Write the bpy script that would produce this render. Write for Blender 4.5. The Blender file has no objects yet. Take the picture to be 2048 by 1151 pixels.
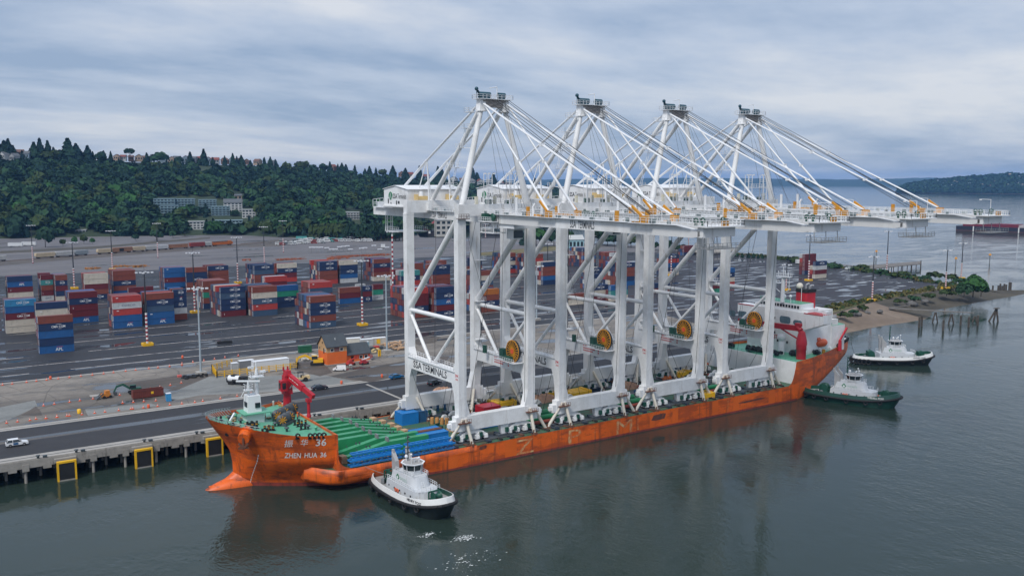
import bpy, math, random
import numpy as np
from mathutils import Vector, Matrix
random.seed(11)
R = random.random
sc = bpy.context.scene
COL = sc.collection

# ---------------------------------------------------------------- camera
FPX, PITCH, ROLL, YAW = 1821.96, 0.119038, 0.001571, 0.974871
CAM = np.array([-123.848, -210.342, 77.706])
_f = np.array([math.cos(YAW)*math.cos(PITCH), math.sin(YAW)*math.cos(PITCH), -math.sin(PITCH)])
_r = np.array([math.sin(YAW), -math.cos(YAW), 0.0])
_u = np.cross(_r, _f)
cr, sr = math.cos(ROLL), math.sin(ROLL)
_R2, _U2 = cr*_r + sr*_u, cr*_u - sr*_r
cd = bpy.data.cameras.new('camera'); cam = bpy.data.objects.new('camera', cd); COL.objects.link(cam)
cam.matrix_world = Matrix(((_R2[0], _U2[0], -_f[0], CAM[0]), (_R2[1], _U2[1], -_f[1], CAM[1]), (_R2[2], _U2[2], -_f[2], CAM[2]), (0, 0, 0, 1)))
cd.sensor_width = 36.0; cd.lens = 36.0*FPX/2048.0; cd.clip_start = 1.0; cd.clip_end = 80000.0
sc.camera = cam
def ray(u, v): return _R2*(u-1024.0) - _U2*(v-575.5) + _f*FPX
def G(u, v, z=6.0):
    d = ray(u, v); return CAM + d*((z-CAM[2])/d[2])
def GX(u, v, x):
    d = ray(u, v); return CAM + d*((x-CAM[0])/d[0])
def GY(u, v, y):
    d = ray(u, v); return CAM + d*((y-CAM[1])/d[1])
def far(u, v, dist):
    d = ray(u, v); return CAM + d*(dist/math.hypot(d[0], d[1]))

# ---------------------------------------------------------------- world, sun, exposure
W = bpy.data.worlds.new("World"); sc.world = W; W.use_nodes = True
nt = W.node_tree; nt.nodes.clear()
def N(t, **k):
    n = nt.nodes.new(t)
    for a, b in k.items(): setattr(n, a, b)
    return n
def L(a, b): nt.links.new(a, b)
SUN_EL, SUN_AZ = math.radians(52), math.atan2(-.75, -.45)
out = N('ShaderNodeOutputWorld'); bg = N('ShaderNodeBackground'); L(bg.outputs[0], out.inputs[0])
bg.inputs['Strength'].default_value = 0.1
sky = N('ShaderNodeTexSky', sky_type='NISHITA', sun_disc=False, sun_elevation=SUN_EL, sun_rotation=SUN_AZ)
tc = N('ShaderNodeTexCoord'); sx = N('ShaderNodeSeparateXYZ'); L(tc.outputs['Generated'], sx.inputs[0])
def mth(op, a, b=None, c=None):
    n = N('ShaderNodeMath', operation=op)
    for i, q in enumerate((a, b, c)):
        if q is None: continue
        if isinstance(q, (int, float)): n.inputs[i].default_value = q
        else: L(q, n.inputs[i])
    return n.outputs[0]
zc = mth('MAXIMUM', sx.outputs[2], 0.0)
den = mth('ADD', zc, 0.13)
px = mth('DIVIDE', sx.outputs[0], den); py = mth('DIVIDE', sx.outputs[1], den)
cb = N('ShaderNodeCombineXYZ'); L(px, cb.inputs[0]); L(py, cb.inputs[1])
mp = N('ShaderNodeMapping'); L(cb.outputs[0], mp.inputs[0])
mp.inputs['Rotation'].default_value = (0, 0, YAW-1.7); mp.inputs['Scale'].default_value = (.55, .80, 1)
n1 = N('ShaderNodeTexNoise'); n1.inputs['Scale'].default_value = .55; n1.inputs['Detail'].default_value = 7; n1.inputs['Roughness'].default_value = .56
n1.inputs['Distortion'].default_value = .5
L(mp.outputs[0], n1.inputs['Vector'])
n2 = N('ShaderNodeTexNoise'); n2.inputs['Scale'].default_value = 1.7; n2.inputs['Detail'].default_value = 6; n2.inputs['Roughness'].default_value = .6
L(mp.outputs[0], n2.inputs['Vector'])
mixn = mth('ADD', mth('MULTIPLY', n1.outputs[0], .66), mth('MULTIPLY', n2.outputs[0], .34))
rp = N('ShaderNodeValToRGB'); L(mixn, rp.inputs[0])
e = rp.color_ramp.elements
e[0].position = .41; e[0].color = (.31, .41, .58, 1); e[1].position = .61; e[1].color = (.70, .73, .79, 1)
m_ = e.new(.50); m_.color = (.48, .56, .70, 1)
# the cloud deck is far brighter overhead than near the horizon, as overcast skies are
zen = mth('MULTIPLY_ADD', mth('POWER', zc, .8), 2.6, 9.0)
vm = N('ShaderNodeVectorMath', operation='SCALE'); L(rp.outputs[0], vm.inputs[0]); L(zen, vm.inputs['Scale'])
mx = N('ShaderNodeMix', data_type='RGBA'); mx.inputs[0].default_value = .10
L(vm.outputs[0], mx.inputs[6]); L(sky.outputs[0], mx.inputs[7]); L(mx.outputs[2], bg.inputs[0])

sd = bpy.data.lights.new('sun', 'SUN'); sun = bpy.data.objects.new('sun', sd); COL.objects.link(sun)
sd.energy = 2.4; sd.angle = math.radians(16); sd.color = (1.0, .97, .93)
_s = Vector((math.sin(SUN_AZ)*math.cos(SUN_EL), math.cos(SUN_AZ)*math.cos(SUN_EL), math.sin(SUN_EL)))
sun.rotation_euler = _s.to_track_quat('Z', 'Y').to_euler()
vs = sc.view_settings; vs.view_transform = 'Standard'; vs.look = 'None'; vs.gamma = 1; vs.exposure = 0.12
sc.cycles.use_denoising = True
sc.cycles.max_bounces = 5; sc.cycles.diffuse_bounces = 2; sc.cycles.glossy_bounces = 3; sc.cycles.transmission_bounces = 2; sc.cycles.volume_bounces = 0
sc.cycles.sample_clamp_indirect = 6

# ---------------------------------------------------------------- materials
MATS = {}
def mat(name, col, rough=.55, metal=0.0, var=.12, sc1=.35, dirt=None, dirt_amt=.0, dirt_scale=(1, 1, .25), bump=0.0, bump_scale=4.0, corr=None, spec=.5, smear=None):
    if name in MATS: return MATS[name]
    m = bpy.data.materials.new(name); m.use_nodes = True; t = m.node_tree; nn = t.nodes; b = nn['Principled BSDF']
    def add(tp, **k):
        n = nn.new(tp)
        for a, q in k.items(): setattr(n, a, q)
        return n
    tcn = add('ShaderNodeTexCoord')
    no = add('ShaderNodeTexNoise'); no.inputs['Scale'].default_value = sc1; no.inputs['Detail'].default_value = 5; no.inputs['Roughness'].default_value = .65
    t.links.new(tcn.outputs['Object'], no.inputs['Vector'])
    mr = add('ShaderNodeMapRange'); mr.inputs[1].default_value = .3; mr.inputs[2].default_value = .7
    t.links.new(no.outputs[0], mr.inputs[0])
    mi = add('ShaderNodeMix', data_type='RGBA'); c = np.array(col)
    mi.inputs[6].default_value = (*np.clip(c*(1-var), 0, 1), 1); mi.inputs[7].default_value = (*np.clip(c*(1+var), 0, 1), 1)
    t.links.new(mr.outputs[0], mi.inputs[0]); last = mi.outputs[2]
    if dirt is not None:
        mpn = add('ShaderNodeMapping'); mpn.inputs['Scale'].default_value = dirt_scale
        t.links.new(tcn.outputs['Object'], mpn.inputs[0])
        d = add('ShaderNodeTexNoise'); d.inputs['Scale'].default_value = 1.0; d.inputs['Detail'].default_value = 6; d.inputs['Roughness'].default_value = .7
        t.links.new(mpn.outputs[0], d.inputs['Vector'])
        dr = add('ShaderNodeMapRange'); lo = .70-.38*dirt_amt; dr.inputs[1].default_value = lo; dr.inputs[2].default_value = lo+.13
        dr.inputs[4].default_value = .85
        t.links.new(d.outputs[0], dr.inputs[0])
        m2 = add('ShaderNodeMix', data_type='RGBA'); m2.inputs[7].default_value = (*dirt, 1)
        t.links.new(dr.outputs[0], m2.inputs[0]); t.links.new(last, m2.inputs[6]); last = m2.outputs[2]
    for sm, scl, lo, amt in (smear or ()):
        mps = add('ShaderNodeMapping'); mps.inputs['Scale'].default_value = scl; t.links.new(tcn.outputs['Object'], mps.inputs[0])
        d = add('ShaderNodeTexNoise'); d.inputs['Scale'].default_value = 1.0; d.inputs['Detail'].default_value = 8; d.inputs['Roughness'].default_value = .68
        t.links.new(mps.outputs[0], d.inputs['Vector']); dr = add('ShaderNodeMapRange'); dr.inputs[1].default_value = lo; dr.inputs[2].default_value = lo+.10; dr.inputs[4].default_value = amt
        t.links.new(d.outputs[0], dr.inputs[0]); m2 = add('ShaderNodeMix', data_type='RGBA'); m2.inputs[7].default_value = (*sm, 1)
        t.links.new(dr.outputs[0], m2.inputs[0]); t.links.new(last, m2.inputs[6]); last = m2.outputs[2]
    t.links.new(last, b.inputs['Base Color'])
    b.inputs['Roughness'].default_value = rough; b.inputs['Metallic'].default_value = metal; b.inputs['Specular IOR Level'].default_value = spec
    if corr:
        w = add('ShaderNodeTexWave', wave_type='BANDS', bands_direction=corr[0]); w.inputs['Scale'].default_value = corr[1]
        t.links.new(tcn.outputs['Object'], w.inputs['Vector'])
        bp = add('ShaderNodeBump'); bp.inputs['Strength'].default_value = corr[2]; bp.inputs['Distance'].default_value = .06
        t.links.new(w.outputs[0], bp.inputs['Height']); t.links.new(bp.outputs[0], b.inputs['Normal'])
    elif bump:
        bn = add('ShaderNodeTexNoise'); bn.inputs['Scale'].default_value = bump_scale; bn.inputs['Detail'].default_value = 4
        t.links.new(tcn.outputs['Object'], bn.inputs['Vector'])
        bp = add('ShaderNodeBump'); bp.inputs['Strength'].default_value = bump; bp.inputs['Distance'].default_value = .1
        t.links.new(bn.outputs[0], bp.inputs['Height']); t.links.new(bp.outputs[0], b.inputs['Normal'])
    MATS[name] = m; return m

# ---------------------------------------------------------------- mesh helpers
_txt = {}
def text_mesh(s, bold=False):
    if (s, bold) in _txt: return _txt[(s, bold)]
    cu = bpy.data.curves.new('t', 'FONT'); cu.body = s; cu.size = 1.0; cu.resolution_u = 2
    if bold: cu.offset = .016 if bold is True else bold
    ob = bpy.data.objects.new('t', cu); COL.objects.link(ob)
    dg = bpy.context.evaluated_depsgraph_get(); dg.update()
    me = bpy.data.meshes.new_from_object(ob.evaluated_get(dg))
    v = np.array([p.co[:] for p in me.vertices]) if len(me.vertices) else np.zeros((0, 3))
    f = [tuple(p.vertices) for p in me.polygons]
    bpy.data.objects.remove(ob); bpy.data.curves.remove(cu); bpy.data.meshes.remove(me)
    if len(v):
        v[:, 0] -= v[:, 0].min(); v[:, 1] -= v[:, 1].min()
    _txt[(s, bold)] = (v, f); return v, f

def wheels(T, xs, y0, y1, z, r, m=None, both=True):
    for x in xs:
        for sg in ((-1, 1) if both else (1,)): mb = MB(); mb.tube((x, sg*y0, z), (x, sg*y1, z), r, n=12); mb.build('wheel', m or MATS['tyre'], T, world=False)
class MB:
    def __init__(s): s.v, s.f, s.m, s.sm = [], [], [], []
    def add(s, vs, fs, mi=0, smooth=False):
        o = len(s.v); s.v.extend([tuple(map(float, q)) for q in vs])
        for f in fs: s.f.append(tuple(i+o for i in f)); s.m.append(mi); s.sm.append(smooth)
        return s
    def bx(s, x0, x1, y0, y1, z0, z1, mi=0):
        return s.add([(x0, y0, z0), (x1, y0, z0), (x1, y1, z0), (x0, y1, z0), (x0, y0, z1), (x1, y0, z1), (x1, y1, z1), (x0, y1, z1)],
                     [(0, 3, 2, 1), (4, 5, 6, 7), (0, 1, 5, 4), (1, 2, 6, 5), (2, 3, 7, 6), (3, 0, 4, 7)], mi)
    def rbx(s, c, d, rz=0.0, mi=0, top=1.0):
        ca, sa = math.cos(rz), math.sin(rz); vs = []
        for z, k in ((0, 1.0), (d[2], top)):
            for a, b in ((-1, -1), (1, -1), (1, 1), (-1, 1)):
                x, y = a*d[0]/2*k, b*d[1]/2*k; vs.append((c[0]+x*ca-y*sa, c[1]+x*sa+y*ca, c[2]+z))
        return s.add(vs, [(0, 3, 2, 1), (4, 5, 6, 7), (0, 1, 5, 4), (1, 2, 6, 5), (2, 3, 7, 6), (3, 0, 4, 7)], mi)
    def tube(s, p, q, r, r2=None, n=8, mi=0, cap=True):
        p, q = Vector(p), Vector(q); d = q-p
        if d.length < 1e-6: return s
        d.normalize(); a = d.orthogonal().normalized(); b = d.cross(a); r2 = r if r2 is None else r2; vs = []
        for c, rr in ((p, r), (q, r2)):
            for i in range(n):
                t = 2*math.pi*i/n; vs.append(c+a*(math.cos(t)*rr)+b*(math.sin(t)*rr))
        fs = [(i, (i+1) % n, n+(i+1) % n, n+i) for i in range(n)]
        s.add(vs, fs, mi, n > 5)
        if cap: s.add(vs, [tuple(range(n))[::-1], tuple(range(n, 2*n))], mi)
        return s
    def path(s, pts, r, n=6, mi=0):
        for a, b in zip(pts, pts[1:]): s.tube(a, b, r, n=n, mi=mi)
        return s
    def bar(s, p, q, w, h, mi=0):
        p, q = Vector(p), Vector(q); d = (q-p).normalized(); up = Vector((0, 0, 1))
        if abs(d.z) > .95: up = Vector((0, 1, 0))
        a = d.cross(up).normalized()*(w/2); b = a.cross(d).normalized()*(h/2)
        vs = [p-a-b, p+a-b, p+a+b, p-a+b, q-a-b, q+a-b, q+a+b, q-a+b]
        return s.add(vs, [(0, 3, 2, 1), (4, 5, 6, 7), (0, 1, 5, 4), (1, 2, 6, 5), (2, 3, 7, 6), (3, 0, 4, 7)], mi)
    def extr(s, poly, vec, mi=0):
        n = len(poly); vec = Vector(vec); vs = [Vector(p) for p in poly]; vs += [p+vec for p in vs]
        return s.add(vs, [tuple(range(n))[::-1], tuple(range(n, 2*n))]+[(i, (i+1) % n, n+(i+1) % n, n+i) for i in range(n)], mi)
    def prism(s, poly, z0, z1, mi=0): return s.extr([(p[0], p[1], z0) for p in poly], (0, 0, z1-z0), mi)
    def lathe(s, prof, c=(0, 0, 0), n=12, axis='z', mi=0, smooth=True):
        vs = []
        for r, h in prof:
            for i in range(n):
                t = 2*math.pi*i/n; a, b = r*math.cos(t), r*math.sin(t)
                vs.append({'z': (c[0]+a, c[1]+b, c[2]+h), 'x': (c[0]+h, c[1]+a, c[2]+b), 'y': (c[0]+a, c[1]+h, c[2]+b)}[axis])
        fs = [(k*n+i, k*n+(i+1) % n, (k+1)*n+(i+1) % n, (k+1)*n+i) for k in range(len(prof)-1) for i in range(n)]
        s.add(vs, fs, mi, smooth); m = len(prof)-1
        if m == 3 and prof[0][0] == prof[3][0] and prof[0][0] > .2 and prof[1][0] == prof[2][0] != prof[0][0]:
            return s.add(vs, [(3*n+i, 3*n+(i+1) % n, (i+1) % n, i) for i in range(n)], mi, smooth)
        if prof[0][0] > 1e-4: s.add(vs, [tuple(range(n))[::-1]], mi)
        if prof[m][0] > 1e-4: s.add(vs, [tuple(m*n+i for i in range(n))], mi)
        return s
    def ball(s, c, r, n=10, mi=0, sz=1.0):
        k = max(4, n//2)
        return s.lathe([(max(1e-5, r*math.sin(math.pi*i/k)), -r*sz*math.cos(math.pi*i/k)) for i in range(k+1)], c, n, mi=mi)
    def grid(s, P, mi=0, smooth=True, flip=False):
        P = np.asarray(P); a, b = P.shape[:2]; vs = P.reshape(-1, 3)
        fs = [(i*b+j, i*b+j+1, (i+1)*b+j+1, (i+1)*b+j) for i in range(a-1) for j in range(b-1)]
        if flip: fs = [f[::-1] for f in fs]
        return s.add(vs, fs, mi, smooth)
    def text(s, st, org, xd, yd, w=None, h=1.0, mi=0, bold=False, fn=None, center=False):
        v, f = text_mesh(st, bold)
        if not len(v): return s
        ww, hh = v[:, 0].max(), v[:, 1].max(); kx = (w/ww) if w else h/hh; ky = h/hh
        xd, yd = np.array(xd, float), np.array(yd, float); o = np.array(org, float)
        ox = -ww*kx/2 if center else 0
        pts = [o+xd*(p[0]*kx+ox)+yd*(p[1]*ky) for p in v]
        if fn: pts = [fn(p) for p in pts]
        return s.add(pts, f, mi)
    def rail(s, pts, h=1.1, step=2.0, r=.035, mi=0, lv=(1.0, .55)):
        for a, b in zip(pts, pts[1:]):
            a, b = Vector(a), Vector(b); n = max(1, int((b-a).length/step))
            for i in range(n+1):
                p = a.lerp(b, i/n); s.tube(p, p+Vector((0, 0, h)), r, n=4, mi=mi, cap=False)
            for l in lv: s.tube(a+Vector((0, 0, h*l)), b+Vector((0, 0, h*l)), r, n=4, mi=mi, cap=False)
        return s
    def build(s, name, mats, parent=None, world=True):
        me = bpy.data.meshes.new(name); me.from_pydata(s.v, [], s.f)
        if not isinstance(mats, (list, tuple)): mats = [mats]
        for m in mats: me.materials.append(m)
        me.polygons.foreach_set('material_index', s.m); me.polygons.foreach_set('use_smooth', s.sm); me.update()
        o = bpy.data.objects.new(name, me); COL.objects.link(o)
        if parent is not None:
            o.parent = parent
            if world:
                p, mw = parent, Matrix.Identity(4)
                chain = []
                while p is not None: chain.append(p); p = p.parent
                for q in reversed(chain): mw = mw @ q.matrix_parent_inverse @ q.matrix_basis
                o.matrix_parent_inverse = mw.inverted()
        return o
def tag(o, label=None, cat=None, group=None, kind=None):
    if label: o['label'] = label
    if cat: o['category'] = cat
    if group: o['group'] = group
    if kind: o['kind'] = kind
    return o
def thing(name, label, cat, loc=(0, 0, 0), rz=0.0, group=None):
    o = bpy.data.objects.new(name, None); COL.objects.link(o); o.location = [float(q) for q in loc]; o.rotation_euler = (0, 0, rz); o.empty_display_size = .5
    return tag(o, label, cat, group)
def copy_tree(o, parent=None):
    c = o.copy(); COL.objects.link(c)
    if parent is not None: c.parent = parent; c.matrix_parent_inverse = o.matrix_parent_inverse.copy()
    for ch in list(o.children): copy_tree(ch, c)
    return c
def smooth01(x): x = min(1, max(0, x)); return x*x*(3-2*x)

WHITE = mat('white_paint', (.82, .82, .815), .45, var=.05, dirt=(.46, .41, .35), dirt_amt=.30, dirt_scale=(.6, .6, .07), smear=(((.62, .61, .59), (.05, .05, .05), .48, .7),))
WHITE2 = mat('white_gloss_paint', (.76, .77, .78), .35, var=.04)
CREAM = mat('cream_steel', (.66, .61, .52), .5, var=.08, dirt=(.30, .15, .08), dirt_amt=.3)
BLACK = mat('black_rubber', (.012, .012, .013), .7, var=.3)
DARK = mat('dark_opening', (.015, .017, .02), .4)
GLASS = mat('tinted_glass', (.02, .03, .035), .08, spec=.8)
ORANGE = mat('orange_hull_paint', (.74, .125, .010), .45, var=.16, sc1=.15, dirt=(.24, .055, .018), dirt_amt=.46, dirt_scale=(.5, .5, .05), smear=(((.33, .06, .016), (.10, .10, .4), .47, .7), ((.11, .038, .02), (.20, .20, .8), .575, .8), ((.80, .20, .03), (.16, .16, .3), .60, .55)))
GREEND = mat('green_deck_paint', (.055, .15, .085), .6, var=.35, sc1=.25, dirt=(.10, .05, .03), dirt_amt=.62, dirt_scale=(.25, .25, .25))
GREENF = mat('mint_deck_paint', (.11, .38, .24), .42, var=.12, sc1=.3, dirt=(.18, .14, .07), dirt_amt=.22, dirt_scale=(.5, .5, .5))
GREENC = mat('green_cargo_paint', (.03, .28, .11), .3, var=.10, dirt=(.02, .12, .06), dirt_amt=.1)
DGREEN = mat('dark_green_paint', (.012, .075, .05), .45, var=.15)
RED = mat('red_paint', (.46, .018, .03), .4, var=.12)
YELLOW = mat('yellow_paint', (.78, .44, .012), .45, var=.1, dirt=(.25, .12, .04), dirt_amt=.15)
AMBER = mat('amber_paint', (.62, .27, .015), .5, var=.1)
BLUE = mat('bright_blue_paint', (.012, .19, .52), .4, var=.1)
NAVYB = mat('dull_blue_paint', (.02, .09, .2), .5, var=.15)
GREY = mat('grey_steel', (.22, .23, .24), .5, var=.12)
DGREY = mat('dark_grey_steel', (.07, .08, .09), .5, var=.2)
RUST = mat('rusty_steel', (.14, .055, .03), .75, var=.3)
WOOD = mat('raw_timber', (.52, .33, .19), .7, var=.15)
TARP = mat('tan_tarpaulin', (.50, .29, .19), .8, var=.18, bump=.8, bump_scale=1.2)
# ================================================================ ground, wharf, water
def ground_mat(name, ca, cb, sc1=.05, pud=0.0, psc=(.012, .05, 1), crack=.0, rough=.8, pcol=(.035, .04, .045), fine=.25):
    m = bpy.data.materials.new(name); m.use_nodes = True; t = m.node_tree; nn = t.nodes; b = nn['Principled BSDF']; lk = t.links.new
    g = nn.new('ShaderNodeNewGeometry')
    def noise(scale, vec=None, det=6, ro=.6):
        mp_ = nn.new('ShaderNodeMapping'); mp_.inputs['Scale'].default_value = vec or (1, 1, 1); lk(g.outputs['Position'], mp_.inputs[0])
        q = nn.new('ShaderNodeTexNoise'); q.inputs['Scale'].default_value = scale; q.inputs['Detail'].default_value = det; q.inputs['Roughness'].default_value = ro
        lk(mp_.outputs[0], q.inputs['Vector']); return q.outputs[0]
    def mr(x, a, c, d=0.0, e_=1.0):
        q = nn.new('ShaderNodeMapRange'); q.inputs[1].default_value = a; q.inputs[2].default_value = c; q.inputs[3].default_value = d; q.inputs[4].default_value = e_
        lk(x, q.inputs[0]); return q.outputs[0]
    def mix(f, a, c):
        q = nn.new('ShaderNodeMix'); q.data_type = 'RGBA'
        for i, w in ((0, f), (6, a), (7, c)):
            if isinstance(w, (tuple, float)): q.inputs[i].default_value = (*w, 1) if isinstance(w, tuple) else w
            else: lk(w, q.inputs[i])
        return q.outputs[2]
    big = mr(noise(sc1, (.35, 1, 1)), .35, .65); c = mix(big, ca, cb)
    f1 = mr(noise(fine, None, 8, .75), .3, .7, .0, 1.0); c = mix(f1, c, mix(.5, c, tuple(x*.55 for x in ca)))
    if crack:
        v = nn.new('ShaderNodeTexVoronoi'); v.feature = 'DISTANCE_TO_EDGE'; v.inputs['Scale'].default_value = crack
        mp_ = nn.new('ShaderNodeMapping'); mp_.inputs['Scale'].default_value = (1, .6, 1); lk(g.outputs['Position'], mp_.inputs[0]); lk(mp_.outputs[0], v.inputs['Vector'])
        c = mix(mr(v.outputs[0], .0, .022, .6, 0.0), c, tuple(x*.4 for x in ca))
    r = rough
    if pud:
        pn = noise(1.0, psc, 4, .5); lo = .74-.3*pud; pm = mr(pn, lo, lo+.035)
        wet = mr(pn, lo-.14, lo); c = mix(wet, c, mix(.35, c, pcol)); c = mix(pm, c, pcol)
        q = nn.new('ShaderNodeMix'); lk(pm, q.inputs[0]); q.inputs[2].default_value = rough; q.inputs[3].default_value = .03; lk(q.outputs[0], b.inputs['Roughness'])
        b.inputs['Specular IOR Level'].default_value = .5
    else: b.inputs['Roughness'].default_value = rough
    if rough < .8: b.inputs['Specular IOR Level'].default_value = .4
    lk(c, b.inputs['Base Color'])
    MATS[name] = m; return m
YARD = ground_mat('yard_asphalt', (.026, .026, .030), (.044, .043, .048), .03, .56, (.030, .15, 1), rough=.7)
PENA = ground_mat('wet_asphalt', (.030, .027, .032), (.048, .043, .048), .03, .62, (.045, .17, 1), rough=.7)
FARLOT = ground_mat('far_lot_asphalt', (.135, .125, .128), (.185, .172, .172), .02, .40, (.01, .06, 1), rough=.85)
CONC = ground_mat('rough_concrete', (.145, .125, .105), (.31, .275, .235), .045, .50, (.04, .13, 1), crack=.10, rough=.85, fine=.4)
GRAVEL = ground_mat('grey_gravel', (.20, .205, .195), (.28, .28, .265), .08, .3, (.05, .15, 1), rough=.9, fine=.7)
MUD = ground_mat('brown_mud', (.085, .068, .055), (.14, .115, .095), .09, .45, (.05, .15, 1), rough=.8, fine=.5)
APRON = ground_mat('apron_asphalt', (.034, .033, .036), (.046, .044, .046), .05, .34, (.012, .2, 1), rough=.75)
OLDASP = ground_mat('old_grey_asphalt', (.105, .097, .09), (.18, .165, .15), .06, .70, (.022, .28, 1), rough=.7)
KERBM = ground_mat('pale_concrete', (.34, .32, .29), (.46, .43, .39), .3, 0, rough=.8)
SAND = ground_mat('beach_sand', (.17, .125, .09), (.25, .19, .14), .08, 0, rough=.9)
DIRT = ground_mat('shore_dirt', (.055, .048, .035), (.10, .085, .06), .12, 0, rough=.95, fine=.6)
SCRUB = ground_mat('dry_scrub_ground', (.075, .085, .035), (.22, .16, .07), .09, 0, rough=.95, fine=.35)
HILLG = ground_mat('hill_undergrowth', (.018, .035, .016), (.045, .065, .025), .02, 0, rough=.95, fine=.1)
LINE = mat('line_paint', (.55, .50, .46), .6, var=.2, dirt=(.08, .08, .085), dirt_amt=.5, dirt_scale=(.3, .3, .3))
CONCF = mat('wharf_concrete', (.30, .28, .25), .8, var=.2, sc1=.5, dirt=(.10, .09, .08), dirt_amt=.35, dirt_scale=(.6, .6, .2))

def sheet(name, poly, z, m, kind='structure'):
    mb = MB(); mb.add([(p[0], p[1], z) for p in poly], [tuple(range(len(poly)))]); o = mb.build(name, m)
    if o.data.polygons[0].normal.z < 0: o.data.flip_normals()
    return tag(o, kind=kind)
def rect(x0, x1, y0, y1): return [(x0, y0), (x1, y0), (x1, y1), (x0, y1)]
# land body (top at z=6) with skirts down into the water
land = [(-900, 66), (196, 66), (222, 80), (282, 92), (352, 112), (447, 123), (476, 126)]
land += [tuple(G(u, v, 6)[:2]) for u, v in ((1945, 577), (1905, 570), (1840, 556), (1760, 540), (1700, 530), (1640, 524), (1560, 511), (1440, 502), (1330, 493), (1200, 487), (1100, 482), (1020, 476), (900, 476), (840, 474))]
land += [(760, 1500), (600, 2600), (-900, 2600)]
mb = MB(); n = len(land)
mb.add([(p[0], p[1], 6) for p in land]+[(p[0], p[1], -4) for p in land], [tuple(range(n))]+[(i, n+i, n+(i+1) % n, (i+1) % n) for i in range(n)])
tag(mb.build('ground', FARLOT), kind='structure')
# water
mb = MB(); S_ = 40000
mb.add([(-S_, -S_, 0), (S_, -S_, 0), (S_, S_, 0), (-S_, S_, 0)], [(0, 1, 2, 3)])
wm = bpy.data.materials.new('harbour_water'); wm.use_nodes = True; t = wm.node_tree; nn = t.nodes; b = nn['Principled BSDF']; lk = t.links.new
b.inputs['Base Color'].default_value = (.022, .036, .029, 1); b.inputs['IOR'].default_value = 1.333; b.inputs['Roughness'].default_value = .07
b.inputs['Specular IOR Level'].default_value = .5
g = nn.new('ShaderNodeNewGeometry')
def wn(vec, det, rot=0.0):
    m_ = nn.new('ShaderNodeMapping'); m_.inputs['Scale'].default_value = vec; m_.inputs['Rotation'].default_value = (0, 0, rot); lk(g.outputs['Position'], m_.inputs[0])
    q = nn.new('ShaderNodeTexNoise'); q.inputs['Scale'].default_value = 1; q.inputs['Detail'].default_value = det; q.inputs['Roughness'].default_value = .6; lk(m_.outputs[0], q.inputs['Vector']); return q.outputs[0]
def wmath(op, a, c):
    q = nn.new('ShaderNodeMath'); q.operation = op
    for i, w in enumerate((a, c)):
        if isinstance(w, (int, float)): q.inputs[i].default_value = w
        else: lk(w, q.inputs[i])
    return q.outputs[0]
h1 = wn((.9, .55, 1), 3, .5); h2 = wn((.20, .12, 1), 3, -.3); h3 = wn((2.4, 1.6, 1), 2, 1.1)
hh = wmath('ADD', wmath('ADD', wmath('MULTIPLY', h1, .45), wmath('MULTIPLY', h2, 1.0)), wmath('MULTIPLY', h3, .12))
patch = wn((.011, .024, 1), 5, .35); patch.node.inputs['Distortion'].default_value = 1.6
pr = nn.new('ShaderNodeMapRange'); pr.inputs[1].default_value = .38; pr.inputs[2].default_value = .62; pr.inputs[3].default_value = .10; pr.inputs[4].default_value = 1.0; lk(patch, pr.inputs[0])
bp = nn.new('ShaderNodeBump'); bp.inputs['Distance'].default_value = .55; lk(hh, bp.inputs['Height']); lk(wmath('MULTIPLY', pr.outputs[0], .50), bp.inputs['Strength']); lk(bp.outputs[0], b.inputs['Normal'])
tag(mb.build('water', wm), kind='structure')
# wharf: deck slab on piles, front beam
wh = thing('wharf', 'long concrete wharf on piles with pale edge beam beside the orange ship', 'wharf', (-30, 58, 6))
XE = 200
mb = MB(); mb.bx(-420, XE, 47.6, 66, 5.1, 5.985); mb.build('deck_slab', CONCF, wh)
mb = MB(); mb.bx(-420, XE, 46.0, 47.6, 4.1, 6.05)
for x in range(-200, 196, 8): mb.bx(x+3.2, x+4.8, 45.85, 46.0, 3.3, 5.1)
mb.build('edge_beam', CONCF, wh)
mb = MB()
for x in range(-419, 196, 8): mb.bx(x+3.0, x+5.0, 46.02, 65, 3.4, 5.1)
mb.build('cross_beam', CONCF, wh)
mb = MB()
mb.add([(-420, 60, -3), (XE, 60, -3), (XE, 67, 5.1), (-420, 67, 5.1)], [(0, 1, 2, 3)]); mb.build('under_slope', DIRT, wh)
for i, x in enumerate(range(-136, 196, 8)):
    mb = MB(); mb.tube((x+4, 47.0, -3), (x+4, 47.0, 3.4), .38, n=8); mb.bx(x+3.3, x+4.7, 46.3, 47.6, 3.3, 4.1); mb.build('pile', CONCF, wh)
mb = MB()
for x in range(-136, 196, 4):
    for y in (52, 57): mb.tube((x, y, -3), (x, y, 5.1), .38, n=6, cap=False)
tag(mb.build('inner_piles', CONCF, wh), kind='stuff')
mb = MB()
for x in range(-136, XE, 8):
    mb.bx(x+.02, x+7.98, 46.25, 46.75, 6.05, 6.28)
mb.build('kerb', CONCF, wh)
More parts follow.
